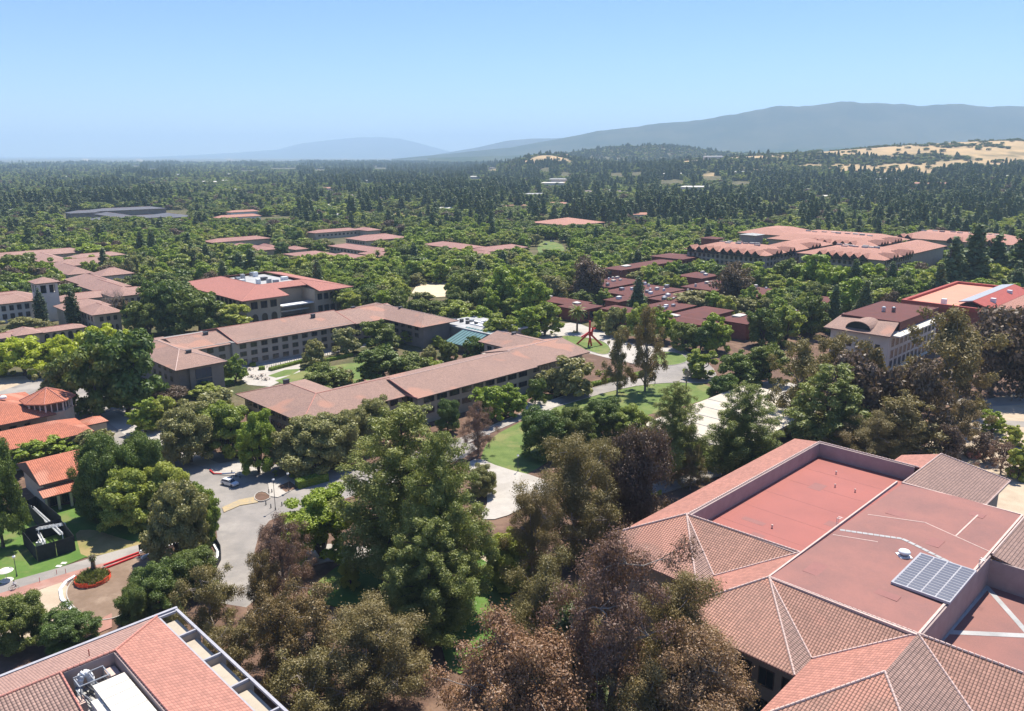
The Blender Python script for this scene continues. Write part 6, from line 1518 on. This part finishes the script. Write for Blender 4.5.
at = me.attributes.new('size', 'FLOAT_VECTOR', 'POINT'); at.data.foreach_set('vector', sc.astype(np.float32).ravel())
at = me.attributes.new('turn', 'FLOAT_VECTOR', 'POINT'); tv = np.zeros((len(arr), 3)); tv[:, 2] = RNG.random(len(arr)) * 6.283; at.data.foreach_set('vector', tv.astype(np.float32).ravel())
at = me.attributes.new('sort', 'INT', 'POINT'); at.data.foreach_set('value', np.array([idx[(p[4], i % 3)] for i, p in enumerate(PTS)], np.int32))
fw = link('far_woods', me); fw['kind'] = 'stuff'; fw['label'] = 'dense far woods of conifers and oaks reaching to the hills'
ng = bpy.data.node_groups.new('woods', 'GeometryNodeTree'); ng.interface.new_socket('Geometry', in_out='INPUT', socket_type='NodeSocketGeometry'); ng.interface.new_socket('Geometry', in_out='OUTPUT', socket_type='NodeSocketGeometry')
gi, go = ng.nodes.new('NodeGroupInput'), ng.nodes.new('NodeGroupOutput'); ci = ng.nodes.new('GeometryNodeCollectionInfo'); ci.inputs[0].default_value = protos; ci.inputs[1].default_value = True; ci.inputs[2].default_value = True
ip = ng.nodes.new('GeometryNodeInstanceOnPoints'); ip.inputs['Pick Instance'].default_value = True
def named(nm, ty):
    n = ng.nodes.new('GeometryNodeInputNamedAttribute'); n.data_type = ty; n.inputs[0].default_value = nm; return n.outputs[0]
ng.links.new(gi.outputs[0], ip.inputs['Points']); ng.links.new(ci.outputs[0], ip.inputs['Instance']); ng.links.new(named('sort', 'INT'), ip.inputs['Instance Index'])
er = ng.nodes.new('FunctionNodeEulerToRotation'); ng.links.new(named('turn', 'FLOAT_VECTOR'), er.inputs[0]); ng.links.new(er.outputs[0], ip.inputs['Rotation'])
ng.links.new(named('size', 'FLOAT_VECTOR'), ip.inputs['Scale']); ng.links.new(ip.outputs[0], go.inputs[0])
md = fw.modifiers.new('woods', 'NODES'); md.node_group = ng
print('TREES', CNT[0], 'WOODS', len(PTS))

# ---------------------------------------------------------------- small things
def V3(x, y, z): return Vector((x, y, z))
def vehicle(px, py, heading, body, label, cat='car', L=4.5, wd=1.8, Hh=1.5, name='parked_car'):
    """heading: angle in degrees of the bonnet, counter-clockwise from +x"""
    o = G(px, py); o.z = .05; t = thing(name, label, cat, o); h = math.radians(heading); f = V3(math.cos(h), math.sin(h), 0); s = V3(-math.sin(h), math.cos(h), 0)
    P_ = lambda u, v, z: o + f * u + s * v + V3(0, 0, z)
    def loft(mb, secs, mi=0):
        for (u0, w0, z0, z1), (u1, w1, y0, y1) in zip(secs, secs[1:]):
            mb.hexa([P_(u0, -w0, z0), P_(u1, -w1, y0), P_(u1, w1, y0), P_(u0, w0, z0), P_(u0, -w0 * .94, z1), P_(u1, -w1 * .94, y1), P_(u1, w1 * .94, y1), P_(u0, w0 * .94, z1)], mi)
    w2 = wd / 2; mb = MB()
    loft(mb, [(-L / 2, w2 * .86, .4, .85), (-L / 2 + .15, w2 * .96, .28, .98), (-L * .28, w2, .24, 1.0), (L * .18, w2, .24, .96), (L * .42, w2 * .96, .26, .84), (L / 2 - .05, w2 * .84, .34, .7)])
    part(t, 'body', mb, body)
    mb = MB(); loft(mb, [(-L * .46, w2 * .86, .95, 1.02), (-L * .36, w2 * .84, .96, Hh - .08), (-L * .05, w2 * .84, .96, Hh - .04), (L * .08, w2 * .84, .95, Hh - .1), (L * .25, w2 * .88, .92, .96)]); part(t, 'window', mb, 'glass_blue')
    mb = MB(); loft(mb, [(-L * .37, w2 * .8, Hh - .09, Hh - .02), (-L * .05, w2 * .8, Hh - .05, Hh + .03), (L * .07, w2 * .78, Hh - .12, Hh - .03)]); part(t, 'roof', mb, body)
    for u in (-L * .3, L * .31):
        for v in (-1, 1):
            mb = MB(); mb.tube(P_(u, v * (w2 - .2), .33), P_(u, v * (w2 + .02), .33), .33, n=14); wh = part(t, 'wheel', mb, 'rubber'); mb = MB(); mb.tube(P_(u, v * (w2 - .1), .33), P_(u, v * (w2 + .03), .33), .18, n=10); part(t, 'rim', mb, 'metal_grey', parent=wh)
    for v in (-1, 1):
        mb = MB(); mb.hexa([P_(L / 2 - .16, v * w2 * .55 - .16, .55), P_(L / 2 - .02, v * w2 * .55 - .16, .55), P_(L / 2 - .02, v * w2 * .55 + .16, .55), P_(L / 2 - .16, v * w2 * .55 + .16, .55), P_(L / 2 - .2, v * w2 * .55 - .16, .7), P_(L / 2 - .06, v * w2 * .55 - .16, .7), P_(L / 2 - .06, v * w2 * .55 + .16, .7), P_(L / 2 - .2, v * w2 * .55 + .16, .7)]); part(t, 'headlight', mb, 'white')
        mb = MB(); mb.hexa([P_(-L / 2 - .01, v * w2 * .6 - .14, .68), P_(-L / 2 + .12, v * w2 * .6 - .14, .68), P_(-L / 2 + .12, v * w2 * .6 + .14, .68), P_(-L / 2 - .01, v * w2 * .6 + .14, .68), P_(-L / 2 - .01, v * w2 * .6 - .14, .84), P_(-L / 2 + .12, v * w2 * .6 - .14, .84), P_(-L / 2 + .12, v * w2 * .6 + .14, .84), P_(-L / 2 - .01, v * w2 * .6 + .14, .84)]); part(t, 'tail_light', mb, 'lamp_red')
    return t
vehicle(230, 485, 332, 'car_white', 'white car with dark windows parked at the junction by the bollards')
vehicle(317, 462, 30, 'car_dark', 'dark parked vehicle in the shade behind the clipped hedge'); vehicle(306, 466, 30, 'car_silver', 'pale parked vehicle in the shade behind the clipped hedge')
LOT = [(152, 258, 'car_dark', 'dark car in the lot left of the palms'), (158, 259, 'car_blue', 'blue car in the lot left of the palms'), (146, 260, 'car_silver', 'silver car at the left end of the far lot'), (165, 261, 'car_white', 'white car right of the blue one in the far lot'), (193, 264, 'car_dark', 'dark car in the lot behind the library'), (201, 262, 'car_white', 'white car in the lot behind the library'), (209, 263, 'car_silver', 'silver car in the lot behind the library'),
       (216, 257, 'car_dark', 'dark car beyond the library lot'), (280, 236.5, 'car_silver', 'silver car by the far brown roofs'), (285, 238, 'car_white', 'white car by the far brown roofs'), (275, 238, 'car_blue', 'blue car by the far brown roofs'), (378, 263, 'car_white', 'white car behind the low brown roofs'), (386, 264, 'car_dark', 'dark car behind the low brown roofs'), (394, 264.5, 'car_silver', 'silver car behind the low brown roofs'),
       (767, 280, 'car_white', 'white van shaped car by the brown trees before the residence'), (552, 242, 'car_silver', 'silver car by the distant bright lawn'), (545, 245, 'car_dark', 'dark car by the distant bright lawn')]
for x, y, b_, lab in LOT: vehicle(x, y, 45 + (x % 3) * 45, b_, lab)

def lamp(px, pyb, pyt, label, style='globe'):
    o = G(px, pyb); c, s = math.cos(PITCH), math.sin(PITCH); k = (CY - pyt) / F_PX; h = CAM_H + o.y / (c + k * s) * (-s + k * c)
    t = thing('street_lamp', label, 'lamp', o, 'lamp posts along the walks'); mb = MB(); mb.tube(o, o + V3(0, 0, .6), .16, .12, 8); mb.tube(o + V3(0, 0, .6), o + V3(0, 0, h - .35), .075, .055, 8); part(t, 'post', mb, 'metal_dark')
    mb = MB(); mb.lathe(o + V3(0, 0, h - .4), [(.1, 0), (.26, .12), (.3, .28), (.22, .44), (.05, .52)], 12); part(t, 'globe', mb, 'globe', smooth=True)
    mb = MB(); mb.lathe(o + V3(0, 0, h + .1), [(.16, 0), (.06, .14), (.02, .2)], 8); part(t, 'cap', mb, 'metal_dark')
for a in ((17, 577, 556, 'black lamp post with white globe on the lush lawn'), (275.5, 510, 479, 'tall lamp post between the bollards at the junction'), (289, 492, 473, 'lamp post on the triangular mulch bed'), (518, 472, 455, 'lamp post at the left edge of the sloping lawn'),
          (350, 578, 569, 'short dark lamp post on the bright lawn below the street'), (655, 384, 371, 'lamp post on the curved walk beside the leafless tree'), (489, 446, 434, 'lamp post by the dormitory end of the lawn'), (567, 344, 334, 'lamp post beside the sculpture lawn')): lamp(*a)
WHERE = ['behind the parked car, leftmost', 'behind the parked car, second', 'behind the parked car, third', 'on the pavement above the parked car', 'above the traffic island, left of pair', 'above the traffic island, right of pair', 'below the traffic island, left of pair', 'below the traffic island, right of pair', 'right of the tall lamp post']
for (x, y), wh in zip(((232, 474), (236, 477), (240, 478), (242, 470), (269, 493), (272, 493), (266, 505), (271, 508), (282, 506)), WHERE):
    o = G(x, y); mb = MB(); mb.tube(o, o + V3(0, 0, .85), .13, n=10); mb.tube(o + V3(0, 0, .85), o + V3(0, 0, 1.0), .13, .05, 10)
    t = thing('bollard', 'dark bollard ' + wh, 'bollard', o, 'bollards round the junction'); part(t, 'post', mb, 'metal_dark'); mb = MB(); mb.tube(o + V3(0, 0, .7), o + V3(0, 0, .78), .135, n=10); part(t, 'band', mb, 'white')
# painted kerb
for pts, m_, lab in ((((210, 471), (214, 474.5), (222, 474.8)), 'sculpture_red', 'red painted kerb behind the parked car'), (((222, 474.8), (235, 474)), 'car_blue', 'blue painted kerb behind the parked car')):
    mb = MB()
    for p, q in zip(pts, pts[1:]):
        a, b = G(*p), G(*q); d = (b - a).normalized(); n = V3(-d.y, d.x, 0) * .14; mb.hexa([a - n, b - n, b + n, a + n, *[v + V3(0, 0, .42) for v in (a - n, b - n, b + n, a + n)]])
    solo('kerb', mb, [m_], lab, None, kind='structure')

# red steel sculpture
o = G(591.5, 347); t = thing('beam_sculpture', 'red steel beam sculpture of crossed girders on the round lawn', 'sculpture', o)
def beam(a, b, r=.27, u=.27):
    mb = MB(); a, b = Vector(a), Vector(b); q = (b - a).to_track_quat('Z', 'Y'); L = (b - a).length; c = []
    for x, y, z in ((-r, -r, 0), (r, -r, 0), (r, r, 0), (-r, r, 0), (-r, -r, L), (r, -r, L), (r, r, L), (-r, r, L)): c.append(a + q @ V3(x, y, z))
    mb.hexa(c); part(t, 'beam', mb, 'sculpture_red')
def at_(px, py, base): # a point over the base distance
    c, s = math.cos(PITCH), math.sin(PITCH); k = (CY - py) / F_PX; D = base.y; vy, vz = c + k * s, -s + k * c; return V3((px - CX) / F_PX * D / vy, D, CAM_H + D / vy * vz)
g1, g2, g3 = G(577, 344), G(591.5, 346), G(602, 345.5); g0 = G(588.5, 345); tp = at_(590, 321, o); hub = at_(589.5, 334, o)
beam(g1, at_(588, 334, o)); beam(g2, hub); beam(g3, at_(588.5, 332, o), .33); beam(g0, at_(591, 331, o)); beam(at_(589.5, 336, o), tp, .38); beam(at_(581, 336, o) + V3(0, -2, 0), at_(596, 329, o) + V3(0, 2, 0), .24); beam(at_(592.5, 327, o), at_(592, 336, o), .3)
# an orange flagged work light beside it
# hoarding: black mesh fence box with a white truss inside
hr = thing('fenced_enclosure', 'black mesh fence enclosure on the lawn round white scaffolding', 'fence', G(50, 548)); wz = 3.3
cor = [G(24, 545), G(38, 562.5), G(76, 551), G(62, 533)]
arm = [G(27, 515), G(38, 510), G(63, 531), G(46, 534)]
def panelrow(pts, root, h=wz, mat='mesh_black', closed=True, name='fence_panel'):
    n = len(pts)
    for i in range(n if closed else n - 1):
        a, b = pts[i], pts[(i + 1) % n]; L = (b - a).length; m = max(1, round(L / 3.0)); d = (b - a) / m; u = d.normalized(); nn = V3(-u.y, u.x, 0) * .03
        for k in range(m):
            p, q = a + d * k + u * .04, a + d * (k + 1) - u * .04; mb = MB(); mb.hexa([p - nn, q - nn, q + nn, p + nn, *[v + V3(0, 0, h) for v in (p - nn, q - nn, q + nn, p + nn)]]); part(root, name, mb, mat)
panelrow(cor, hr); panelrow([arm[1], arm[2]], hr, closed=False); panelrow([arm[0], arm[3]], hr, closed=False); panelrow([arm[0], arm[1]], hr, closed=False)
ww = thing('white_truss', 'white cross shaped truss frame standing inside the black enclosure', 'truss', G(52, 545))
def tr(a, b, z0, z1, w_=.5):
    mb = MB(); a, b = Vector(a) + V3(0, 0, z0), Vector(b) + V3(0, 0, z1); L = (b - a).length; u = (b - a).normalized(); s_ = V3(-u.y, u.x, 0).normalized() * w_; up = V3(0, 0, w_)
    for q in (s_, -s_, s_ + up, -s_ + up): mb.tube(a + q, b + q, .07, n=5)
    m = max(2, int(L / (w_ * 2)))
    for k in range(m):
        p, q = a.lerp(b, k / m), a.lerp(b, (k + 1) / m); mb.tube(p + s_, q - s_, .05, n=4); mb.tube(p - s_, q + s_, .05, n=4); mb.tube(p + s_, q + s_ + up, .04, n=4); mb.tube(p - s_, q - s_ + up, .04, n=4)
    part(ww, 'truss_beam', mb, 'white')
tr(G(34, 518), G(63, 545), 2.3, 2.3, .3); tr(G(38, 541), G(67, 536), 2.5, 2.6, .3); tr(G(40, 541), G(45, 551), 1.5, 1.5, .25)
for p in ((40, 541), (44, 550), (67, 534), (64, 545), (33, 516)):
    mb = MB(); g = G(*p); mb.tube(g, g + V3(0, 0, 2.4), .09, n=6); part(ww, 'leg', mb, 'white')
rr = random.Random(9)
for i in range(9):
    g = G(rr.uniform(40, 50), rr.uniform(541, 551)); s_ = rr.uniform(.25, .6); mb = MB(); mb.box(-s_, s_, -s_ * .7, s_ * .7, 0, s_ * 1.6, xy=True); mb.v = [v + g for v in mb.v]
    solo('equipment_case', mb, [rr.choice(['white', 'metal_grey', 'metal_dark'])], ['leftmost', 'tall', 'low', 'small', 'wide', 'rear', 'front', 'right', 'middle'][i] + ' equipment case among the gear in the black enclosure', 'case', g, 'cases inside the enclosure')
# curved ramp wall with black mesh
cv = thing('curved_fence', 'curved white based fence with black mesh round the ramp', 'fence', G(185, 540))
path = [(139, 552), (150, 547), (160, 543), (172, 539), (185, 537), (198, 537.5), (209, 540), (217, 545), (221, 552), (221, 560), (217, 568), (212, 575)]
pp = [G(*p) for p in path]; panelrow(pp, cv, 1.5, closed=False)
for a, b in zip(pp, pp[1:]):
    u = (b - a).normalized(); nn = V3(-u.y, u.x, 0) * .25; o_ = nn.normalized() * -.55; mb = MB(); mb.hexa([a - nn + o_, b - nn + o_, b + nn + o_, a + nn + o_, *[v + o_ + V3(0, 0, .45) for v in (a - nn, b - nn, b + nn, a + nn)]]); part(cv, 'kerb_block', mb, 'white')
iv = thing('curved_fence', 'inner white kerb wall of the curved ramp', 'wall', G(180, 550)); ip_ = [G(*p) for p in ((142, 560), (160, 552), (176, 546), (190, 544), (200, 546), (206, 551), (208, 560))]
for a, b in zip(ip_, ip_[1:]):
    u = (b - a).normalized(); nn = V3(-u.y, u.x, 0) * .2; mb = MB(); mb.hexa([a - nn, b - nn, b + nn, a + nn, *[v + V3(0, 0, .7) for v in (a - nn, b - nn, b + nn, a + nn)]]); part(iv, 'wall_block', mb, 'white')
rb = thing('red_barrier', 'long red barrier rail along the brick path', 'barrier', G(122, 564))
for (p, q, z) in (((104, 567), (139, 554), .0), ((105, 570), (140, 556.5), .0)):
    a, b = G(*p), G(*q); u = (b - a).normalized(); nn = V3(-u.y, u.x, 0) * .16; mb = MB(); mb.hexa([a - nn, b - nn, b + nn, a + nn, *[v + V3(0, 0, .5) for v in (a - nn, b - nn, b + nn, a + nn)]]); part(rb, 'rail', mb, 'sculpture_red')
wk = thing('white_kerb', 'curved white kerb on the left of the bare soil circle', 'kerb', G(64, 592)); kp = [G(*p) for p in ((76, 577), (66, 583), (60.5, 591), (62, 600), (70, 609), (81, 620))]
for a, b in zip(kp, kp[1:]):
    u = (b - a).normalized(); nn = V3(-u.y, u.x, 0) * .28; mb = MB(); mb.hexa([a - nn, b - nn, b + nn, a + nn, *[v + V3(0, 0, .4) for v in (a - nn, b - nn, b + nn, a + nn)]]); part(wk, 'kerb_block', mb, 'white')
# planter circled by orange netting
pl = thing('netted_planter', 'round planter of spiky bushes ringed with orange safety netting', 'planter', G(93, 581)); o = pl.location; R_ = 3.0
for k in range(14):
    a0, a1 = k * math.pi / 7, (k + 1) * math.pi / 7; p, q = o + V3(math.cos(a0), math.sin(a0), 0) * R_, o + V3(math.cos(a1), math.sin(a1), 0) * R_; mb = MB(); hh = 1.0 + .25 * math.sin(k * 2.1)
    for z in range(5): mb.tube(p + V3(0, 0, .1 + z * hh / 5), q + V3(0, 0, .1 + z * hh / 5 + .05 * math.sin(k)), .06, n=4)
    for j in range(5): r_ = p.lerp(q, j / 5); mb.tube(r_, r_ + V3(0, 0, hh), .045, n=4)
    part(pl, 'netting', mb, 'orange_net')
rng = np.random.default_rng(4); Vv = []
for i in range(900):
    a = rng.random() * 6.28; r_ = R_ * .92 * math.sqrt(rng.random()); b0 = np.array([r_ * math.cos(a), r_ * math.sin(a), .1 + 1.5 * (1 - (r_ / R_) ** 2)]); d = rng.normal(size=3); d[2] = abs(d[2]) + .6; d /= np.linalg.norm(d); s_ = np.cross(d, rng.normal(size=3)); s_ /= np.linalg.norm(s_); L = rng.uniform(.6, 1.1)
    Vv += [b0 - s_ * .1, b0 + s_ * .1, b0 + d * L + s_ * .02, b0 + d * L - s_ * .02]
link('foliage', quads_mesh('foliage', np.array(Vv), 'leaf_palm'), pl)
b = pl.location; palm(95, 555, 578, 11, 'small palm growing in the netted planter')
for i, (x, y) in enumerate(((57, 575), (66, 574), (40, 583))):
    g = G(x, y); mb = MB(); mb.tube(g, g + V3(0, 0, 1.1), .05, n=6); mb.tube(g, g + V3(0, 0, .06), .3, n=8); solo('barrier_post', mb, ['sculpture_red'], ['thin red barrier post left of the netted planter', 'thin red barrier post nearest the netted planter', 'thin red barrier post by the cyclist'][i], 'post', g)
for i, (x, y) in enumerate(((59, 567), (64, 564))):
    g = G(x, y); mb = MB(); mb.box(-.5, .5, -.35, .35, 0, .25, xy=True); mb.v = [v + g for v in mb.v]; solo('utility_lid', mb, ['cream'], ['left pale utility box on the lawn edge', 'right pale utility box on the lawn edge'][i], 'utility box', g)
g = G(7, 581); mb = MB(); mb.lathe(g, [(1.1, .0), (1.1, .2), (.9, .3)], 14); mb.tube(g, g + V3(0, 0, 2.4), .05, n=6); mb.lathe(g + V3(0, 0, 2.1), [(1.35, 0), (.8, .3), (.05, .5)], 14); t = thing('parasol', 'cream parasol beside the lamp post at the left edge', 'parasol', g); part(t, 'canopy', mb, 'cream')

# people
def person(px, py, heading, top, trousers, label, stride=.28, height=1.75, sit=None):
    o = G(px, py); o.z = .04
    if sit: o = sit[0]
    t = thing('person', label, 'person', o, None); h = math.radians(heading); f = V3(math.cos(h), math.sin(h), 0); s_ = V3(-math.sin(h), math.cos(h), 0); k = height / 1.75
    me = bpy.data.meshes.new('body'); P_ = lambda u, v, z: tuple((f * u + s_ * v + V3(0, 0, z)) * k)
    if sit: jt = [(0, 0, .95, .15), (.08, 0, 1.2, .15), (.16, 0, 1.42, .11), (.2, 0, 1.52, .055), (.24, 0, 1.66, .1)]
    else: jt = [(0, 0, .95, .14), (.01, 0, 1.2, .14), (.02, 0, 1.42, .12), (.03, 0, 1.52, .055), (.04, 0, 1.66, .1)]
    e = [(0, 1), (1, 2), (2, 3), (3, 4)]
    for sg in (-1, 1):
        b0 = len(jt)
        if sit: jt += [(.05, sg * .1, .92, .09), (.42, sg * .11, .82 if sg > 0 else .95, .07), (.3, sg * .12, .42 if sg > 0 else .6, .045), (.38, sg * .12, .36 if sg > 0 else .54, .04)]
        else: jt += [(0, sg * .1, .88, .09), (sg * stride * .5 + .05, sg * .1, .5, .065), (sg * stride, sg * .1, .09, .045), (sg * stride + .14, sg * .1, .04, .04)]
        e += [(0, b0), (b0, b0 + 1), (b0 + 1, b0 + 2), (b0 + 2, b0 + 3)]; b1 = len(jt)
        if sit: jt += [(.16, sg * .2, 1.4, .06), (.38, sg * .22, 1.2, .045), (.6, sg * .2, 1.1, .035)]
        else: jt += [(.02, sg * .2, 1.4, .06), (-sg * .08, sg * .25, 1.12, .045), (-sg * .05 + .12, sg * .25, .9, .035)]
        e += [(2, b1), (b1, b1 + 1), (b1 + 1, b1 + 2)]
    me.from_pydata([P_(*j[:3]) for j in jt], e, []); ob = link('body', me, t); md = ob.modifiers.new('skin', 'SKIN'); sv = me.skin_vertices[0].data
    for i, j in enumerate(jt): sv[i].radius = (j[3] * k, j[3] * k)
    sv[0].use_root = True; m2 = ob.modifiers.new('sub', 'SUBSURF'); m2.levels = m2.render_levels = 1
    for m_ in ('skin', top, trousers): me.materials.append(MATS[m_])
    dg = bpy.context.evaluated_depsgraph_get(); ev = bpy.data.meshes.new_from_object(ob.evaluated_get(dg)); ob.modifiers.clear(); ob.data = ev
    ev.materials.clear()
    for m_ in ('skin', top, trousers): ev.materials.append(MATS[m_])
    for p in ev.polygons: z = p.center.z / k; p.material_index = 0 if z > 1.5 or (z < 1.0 and abs((p.center.dot(s_))) > .2 * k) else 1 if z > (1.0 if sit else .93) else 2
    mb = MB(); hd = o + (f * (.2 if sit else .02) + V3(0, 0, 1.66)) * k; mb.lathe(hd - V3(0, 0, .02), [(.112, 0), (.115, .06), (.08, .115), (.02, .13)], 10); part(t, 'hair', mb, 'hair', smooth=True)
person(665, 366, 200, 'cloth_dark', 'cloth_dark', 'person in dark clothes walking on the curved walk')
def bicycle(o, heading, label, group=None, name='bicycle', proto=None, mat='metal_dark'):
    if proto is not None:
        r_ = proto.copy(); COL.objects.link(r_); r_.location = o; r_.rotation_euler = (0, 0, math.radians(heading)); r_['label'] = label
        for ch in list(proto.children):
            c = ch.copy(); COL.objects.link(c); c.parent = r_
        return r_
    t = thing(name, label, 'bicycle', (0, 0, 0), group)
    for x in (-.5, .5):
        mb = MB(); n = 14
        for k in range(n):
            a0, a1 = 2 * math.pi * k / n, 2 * math.pi * (k + 1) / n; mb.tube(V3(x + .34 * math.cos(a0), 0, .36 + .34 * math.sin(a0)), V3(x + .34 * math.cos(a1), 0, .36 + .34 * math.sin(a1)), .022, n=4, cap=False)
            if k % 2: mb.tube(V3(x, 0, .36), V3(x + .34 * math.cos(a0), 0, .36 + .34 * math.sin(a0)), .006, n=3, cap=False)
        part(t, 'wheel', mb, 'rubber')
    mb = MB()
    for a, b in (((-.5, .36), (-.15, .85)), ((-.5, .36), (0, .33)), ((0, .33), (-.15, .85)), ((0, .33), (.38, .82)), ((-.13, .8), (.36, .86)), ((.5, .36), (.36, .95))): mb.tube(V3(a[0], 0, a[1]), V3(b[0], 0, b[1]), .024, n=5)
    part(t, 'frame', mb, mat); mb = MB(); mb.hexa([V3(-.3, -.08, .88), V3(-.02, -.03, .88), V3(-.02, .03, .88), V3(-.3, .08, .88), V3(-.3, -.07, .94), V3(-.02, -.03, .93), V3(-.02, .03, .93), V3(-.3, .07, .94)]); part(t, 'saddle', mb, 'rubber')
    mb = MB(); mb.tube(V3(.34, -.26, 1.0), V3(.34, .26, 1.0), .02, n=5); mb.tube(V3(.36, 0, .9), V3(.34, 0, 1.0), .02, n=5); part(t, 'handlebar', mb, 'metal_grey')
    t.location = o; t.rotation_euler = (0, 0, math.radians(heading)); return t
bo = G(14, 590); bo.z = .09; bicycle(bo, 25, 'dark bicycle ridden along the brick band of the path', mat='sculpture_red'); person(14, 590, 25, 'cloth_white', 'cloth_dark', 'person in a pale top riding a bicycle on the left', sit=(bo,))
racks = []
for (x0, y0, x1, y1, n) in ((266, 368, 300, 360, 15), (300, 360, 318, 356, 8), (322, 356, 342, 351, 9)):
    for k in range(n): racks.append((x0 + (x1 - x0) * (k + .5) / n, y0 + (y1 - y0) * (k + .5) / n + (k % 3) * .4))
first = None
for i, (x, y) in enumerate(racks):
    g = G(x, y); g.z = .1; lab = 'bicycle standing in the crowded cycle racks below the upper dormitory'
    if first is None: first = bicycle(g, 100, lab, 'bicycles in the racks', mat='metal_grey')
    else: bicycle(g, 95 + (i * 37) % 25, lab, proto=first)
# picnic tables of the courtyard
for i, (x, y) in enumerate(((252, 377), (258, 379), (262, 376), (266, 380), (250, 370))):
    o = G(x, y); o.z = .1; wh = ['leftmost', 'second', 'rear right', 'rightmost', 'rear left'][i]
    t = thing('picnic_table', 'round stone table with benches, %s in the courtyard' % wh, 'table', o, 'tables on the courtyard paving')
    mb = MB(); mb.tube(o + V3(0, 0, .68), o + V3(0, 0, .78), .8, n=14); part(t, 'table_top', mb, 'wall_tan'); mb = MB(); mb.tube(o, o + V3(0, 0, .68), .15, n=8); part(t, 'leg', mb, 'wall_grey')
    for k in range(4): a = k * math.pi / 2 + .5; mb = MB(); c = o + V3(math.cos(a) * 1.25, math.sin(a) * 1.25, 0); mb.tube(c + V3(0, 0, .38), c + V3(0, 0, .46), .3, n=10); mb.tube(c, c + V3(0, 0, .38), .08, n=6); part(t, 'seat', mb, 'wall_tan')
# benches along the walk, notice board, bins
for i, (x, y) in enumerate(((620, 368), (632, 366), (598, 375))):
    o = G(x, y); o.z = .05; t = thing('bench', ['dark bench by the walk under the left twin tree', 'dark bench by the walk under the right twin tree', 'dark bench beside the olive tree'][i], 'bench', o)
    mb = MB(); mb.box(-.9, .9, -.25, .25, .42, .48, xy=True); mb.v = [v + o for v in mb.v]; part(t, 'seat', mb, 'wood'); mb = MB(); mb.box(-.9, .9, .24, .3, .5, .9, xy=True); mb.v = [v + o for v in mb.v]; part(t, 'backrest', mb, 'wood')
    for sx in (-.75, .75): mb = MB(); mb.box(sx - .04, sx + .04, -.22, .22, 0, .42, xy=True); mb.v = [v + o for v in mb.v]; part(t, 'leg', mb, 'metal_dark')
g = G(975, 458); t = thing('log_pile', 'rust brown stack of cut logs on the dry ground', 'logs', g)
for i in range(14):
    mb = MB(); o = g + V3((i % 5) * .8 - 2, (i // 5) * .2, .35 + (i // 5) * .6); mb.tube(o + V3(-.2, -1.6, 0), o + V3(.3, 1.6, .05), .38, n=8); part(t, 'log', mb, 'cap_rust' if i % 3 else 'wood')

# ---------------------------------------------------------------- haze
HAZE = 8.5e-5
m, ns, ls = new_mat('haze'); pvn = N(ns, 'ShaderNodeVolumePrincipled'); pvn.inputs['Color'].default_value = (.58, .79, 1, 1); pvn.inputs['Density'].default_value = HAZE; pvn.inputs['Anisotropy'].default_value = 0
ho = N(ns, 'ShaderNodeOutputMaterial'); ls.new(pvn.outputs[0], ho.inputs['Volume'])
mb = MB(); mb.box(-30000, 30000, -1500, 30000, -14, 760, xy=True)
hz = solo('haze', mb, ['haze'], 'pale blue summer haze over the valley', None, kind='stuff')
